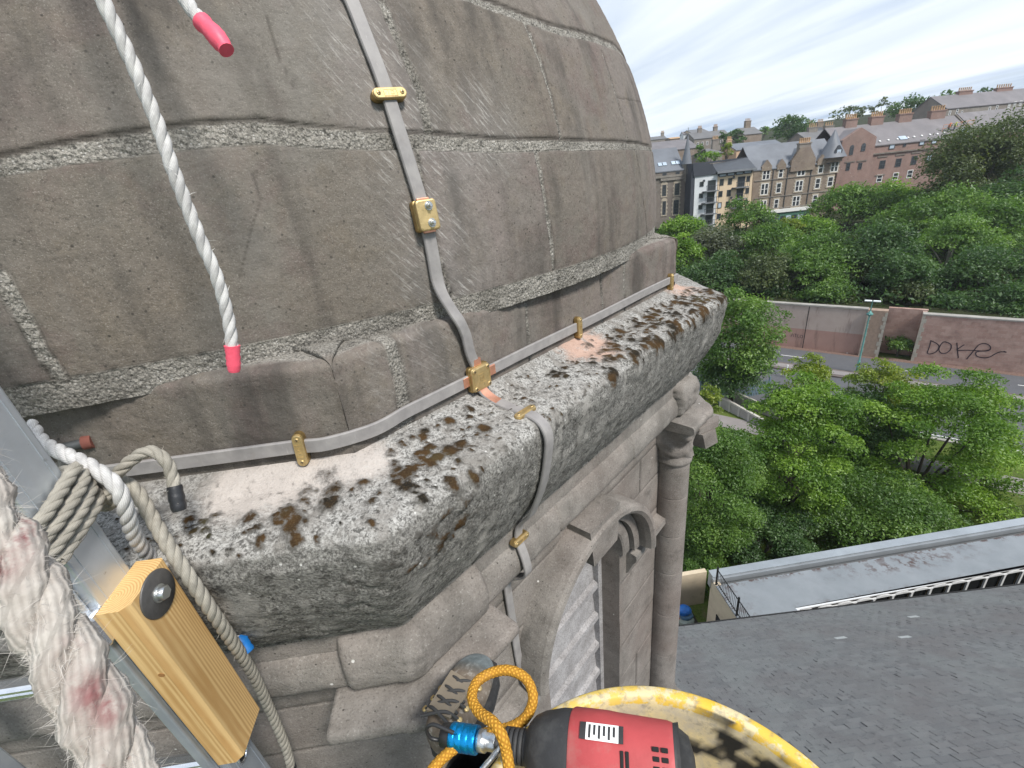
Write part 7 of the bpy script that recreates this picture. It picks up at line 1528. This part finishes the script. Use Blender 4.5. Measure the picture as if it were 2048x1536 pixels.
for x, y in ((765, 668), (1412, 588), (1905, 527)): mb = MB(); q = rp(Z2(x, y)); mb.box(q - f.u * .8 - sl * .55, f.u * 1.6, sl * 1.1, rnn * .16); mb.build('rooflight', M_panel, D)
for x, y in ((522, 705), (612, 693), (708, 682), (820, 667), (884, 658), (965, 647), (1050, 636), (1130, 628), (1205, 618), (1578, 568), (1655, 557), (1735, 547), (1810, 537), (1985, 517)): mb = MB(); q = rp(Z2(x, y)); mb.box(q - f.u * .16 - sl * .2, f.u * .32, sl * .4, rnn * .2); mb.build('roof_vent', M_frm, D)
for x, y, w in ((212, 505, 2.6), (482, 490, 2.8), (778, 462, 3.0), (1122, 425, 3.4)): t_ = f.tz(on_plane(Z2(x, y), f.P0 - f.n * 5.5, f.n))[0]; chimney(D, f, t_, ze + rise - .6, w, 1.7, 1.0, -5.0, M_sand['red'], 6)
# two roofers at work on the red tenement's roof
def roofer(px, lb, vest, s=1.0):
    c = rp(px); k = thing('person', lb, 'person', c, 'roofers on the red tenement'); up = UP; u = f.u; n = f.n
    sk = [(0, 0, .0), (.12, .1, .42), (.05, .05, .82), (.0, .25, 1.12), (-.02, .42, 1.30), (.0, .52, 1.46), (-.16, .05, .0), (-.12, .16, .42), (.22, .40, 1.20), (.30, .55, .92), (.26, .72, .80), (-.24, .40, 1.20), (-.30, .58, .95), (-.22, .74, .82)]
    P = [c + u * a + n * b * .6 + up * z for a, b, z in sk]; E = [(0, 1), (1, 2), (2, 3), (3, 4), (4, 5), (6, 7), (7, 2), (3, 8), (8, 9), (9, 10), (3, 11), (11, 12), (12, 13)]; R_ = [.06, .085, .15, .19, .08, .12, .06, .085, .075, .055, .045, .075, .055, .045]
    me = bpy.data.meshes.new('body'); me.from_pydata([tuple(p) for p in P], E, []); o = bpy.data.objects.new('body', me); COL.objects.link(o); o.parent = k; o.matrix_parent_inverse = k.matrix_world.inverted(); md = o.modifiers.new('skin', 'SKIN')
    for i, q in enumerate(R_): me.skin_vertices[0].data[i].radius = (q, q)
    me.skin_vertices[0].data[2].use_root = True; s2 = o.modifiers.new('sub', 'SUBSURF'); s2.levels = s2.render_levels = 1; me.materials.append(M_frd)
    mb = MB(); mb.lathe(P[2] + UP * .05, nrm(P[3] - P[2]), [(.20, 0), (.235, .2), (.22, .42), (.10, .52)], 12); mb.build('vest', vest, k); mb = MB(); mb.lathe(P[5] - UP * .02, UP, [(.15, 0), (.145, .08), (.08, .15), (.001, .17)], 12); mb.build('helmet', vest, k)
roofer(Z2(1240, 598), 'roofer in an orange vest and helmet bending on the slate roof', sm_mat('orange_vest', (.75, .16, .04), .7)); roofer(Z2(1302, 588), 'roofer in a yellow-green vest bending beside the orange one', sm_mat('yellow_vest', (.50, .58, .10), .7))
mb = MB(); M_or = sm_mat('orange_rail', (.55, .22, .10), .6)
rr_ = [rp(Z2(1180, 600)) + rnn * .2, rp(Z2(1500, 545)) + rnn * .2]
for h in (.4, 1.1): mb.tube([q + UP * h for q in rr_], .035, 6)
for k in range(6): q = rr_[0] + (rr_[1] - rr_[0]) * k / 5; mb.tube([q - rnn * .2, q + UP * 1.2], .035, 6)
o = mb.build('guard_rail', M_or); tag(o, 'thin orange guard rail behind the two roofers', 'guard rail')
# --- E: upper terrace at the right
h, f, tL, tR, ze, m = house('upper terrace with tall red chimneys at the right skyline', Z2(1235, 366), Z2(2300, 244), 142, 16, 27, 11, M_sand['grey'], M_slt['mauve'], 8, [(Z2(1262, 402), 5, 8, 'sash'), (Z2(1340, 385), 5, 9, 'sash'), (Z2(1390, 395), 4, 6, 'sash'), (Z2(1682, 360), 5, 8, 'sash'), (Z2(1760, 345), 5, 8, 'sash'), (Z2(1890, 320), 6, 10, 'pair'), (Z2(1950, 308), 6, 10, 'pair'), (Z2(2010, 298), 6, 9, 'pair')], (), cat='terrace', name='terrace')
for px, w in ((Z2(1420, 185), 4.6), (Z2(1830, 150), 5.4)): t_, z = f.tz(on_plane(px, f.P0 - f.n * 5.5, f.n)); chimney(h, f, t_, ze + 27 * m - 1.0, w, 1.2 + z - ze - 27 * m, 1.1, -5, M_sand['red'], 7)
# --- F: houses further up the hill
GH = 'houses on the upper hill'
house('small white and cream house at the top of the hill', Z1(395, 560), Z1(480, 545), 250, 40, 6, 9, M_wrd, M_slt['mauve'], -10, group=GH); house('cream gabled house wing next to the white house', Z1(480, 548), Z1(650, 522), 246, 40, 7, 10, M_crm, M_slt['grey'], 8, group=GH)
house('row of weathered stone houses with bay gables', Z1(505, 615), Z1(870, 560), 205, 60, 13, 10, M_sand['grey'], M_slt['grey'], 4, [(Z1(540 + 48 * k, 660 - 7 * k), 4, 7, 'sash') for k in range(6)], ((.3, 1.6, 1.2, .9), (.75, 1.6, 1.2, .9)), group=GH)
house('stone gable-end house with broad chimney left of the big round tree', Z1(1020, 565), Z1(1200, 535), 196, 60, 14, 10, M_sand['brown'], M_slt['grey'], 12, (), ((.62, 2.4, 2.0, 1.0),), group=GH)
house('slate-roofed cottage with flat dormers above the peach wall', Z1(935, 735), Z1(1430, 650), 150, 40, 13, 10, M_peach, M_slt['blue'], 5, [(Z1(1150, 705), 7, 8, 'pair'), (Z1(1185, 700), 4, 8, 'sash'), (Z1(1245, 695), 5, 8, 'sash'), (Z1(1365, 675), 7, 7, 'pair')], ((.02, 1.4, 1.0, .8),), group=GH)
house('low grey roof among light green trees', Z1(630, 760), Z1(795, 735), 140, 20, 10, 9, M_sand['grey'], M_slt['grey'], 3, (), ((.98, 1.8, 2.0, 1.0),), group=GH, hip=2.0)
house('long dull slate roofs behind the stone hall', Z1(60, 735), Z1(545, 690), 150, 60, 19, 14, M_sand['brown'], M_slt['mauve'], 6, (), ((.1, 2.0, 1.2, 1.0),), group=GH)
house('distant grey house at the far left of the skyline', Z1(60, 612), Z1(222, 598), 280, 40, 6, 9, M_sand['grey'], M_slt['grey'], 0, (), ((.9, 1.6, 1.4, 1.0),), group=GH); house('low orange-roofed building on the skyline', Z1(262, 603), Z1(372, 590), 262, 30, 3, 8, M_sand['brown'], M_pot, 0, group=GH)
house('grey slate row above the turret spire with buff chimney pots', Z1(1690, 640), Z1(2120, 580), 138, 40, 20, 11, M_sand['grey'], M_slt['grey'], 5, [(Z1(2000, 630), 6, 9, 'pair')], ((.35, 2.6, .8, 1.0), (.75, 2.6, .8, 1.0)), group=GH)
house('small dark roofed house between the tree and the slate row', Z1(1660, 560), Z1(1880, 520), 175, 40, 12, 9, M_sand['brown'], M_slt['dark'], 5, (), ((.5, 2.2, 1.2, 1.0), (.98, 2.2, 1.2, 1.0)), group=GH)
house('pale blue glazed roof lantern behind the tenement', Z1(1350, 742), Z1(1520, 722), 118, 14, 7, 6, M_sand['brown'], M_panel, 3, group=GH, hip=2.4)
GT = 'trees on the upper hill'
for i, (lb, px, Y, hw, hh, tone) in enumerate((('big round dark tree on the skyline', Z1(1500, 500), 170, 40, 28, 'dark'), ('second rounded tree in front of the big skyline tree', Z1(1580, 560), 160, 26, 26, 'dark'), ('dark tree left of the stone gable house', Z1(930, 590), 180, 19, 22, 'dark'), ('shorter dark tree beside the stone row', Z1(790, 620), 176, 16, 17, 'dark'), ('small tree behind the stone gable house', Z1(1215, 540), 215, 12, 12, 'mid'), ('light green tree beside the low grey roof', Z1(655, 800), 125, 22, 13, 'bright'), ('slim yellow-green tree by the cottage', Z1(840, 720), 125, 11, 17, 'lime'), ('dark green tree behind the hall spire', Z1(560, 740), 135, 10, 18, 'mid'),
    ('broad dark dome tree behind the red tenement', Z2(850, 370), 165, 46, 26, 'dark'), ('airy row of skyline saplings at the left', Z2(180, 415), 185, 40, 15, 'olive'), ('airy skyline tree with gaps beside the dome tree', Z2(560, 355), 180, 24, 20, 'olive'), ('mid green tree left of the upper terrace', Z2(1220, 290), 160, 22, 20, 'mid'), ('dark bush on the skyline between chimneys', Z2(1640, 175), 165, 12, 9, 'dark'))):
    px_tree(lb, px, Y, hw * 1.05, hh * 1.1, tone, .0048 * Y, 500 + i, group=GT, nb=40 if 'airy' not in lb else 26, cover=2.2 if 'airy' not in lb else .9, rb=.34 if 'airy' not in lb else .22, flat=.7, spiky=.3, tr=.2, nlimb=6)

# ================================================================== thin summer haze over the town
hz = MB(); hz.box(V(-300, -45, GZ - 7), V(640, 0, 0), V(0, 400, 0), UP * 92)
hz_m = bpy.data.materials.new('haze_air'); hz_m.use_nodes = True; _t = hz_m.node_tree; _t.nodes.clear()
_o = _t.nodes.new('ShaderNodeOutputMaterial'); _v = _t.nodes.new('ShaderNodeVolumePrincipled'); _v.inputs['Color'].default_value = (.86, .91, 1, 1); _v.inputs['Density'].default_value = .00028; _v.inputs['Anisotropy'].default_value = .2
_t.links.new(_v.outputs[0], _o.inputs['Volume'])
hz_o = hz.build('haze', hz_m); tag(hz_o, 'thin pale summer haze over the town', None, None, 'stuff')
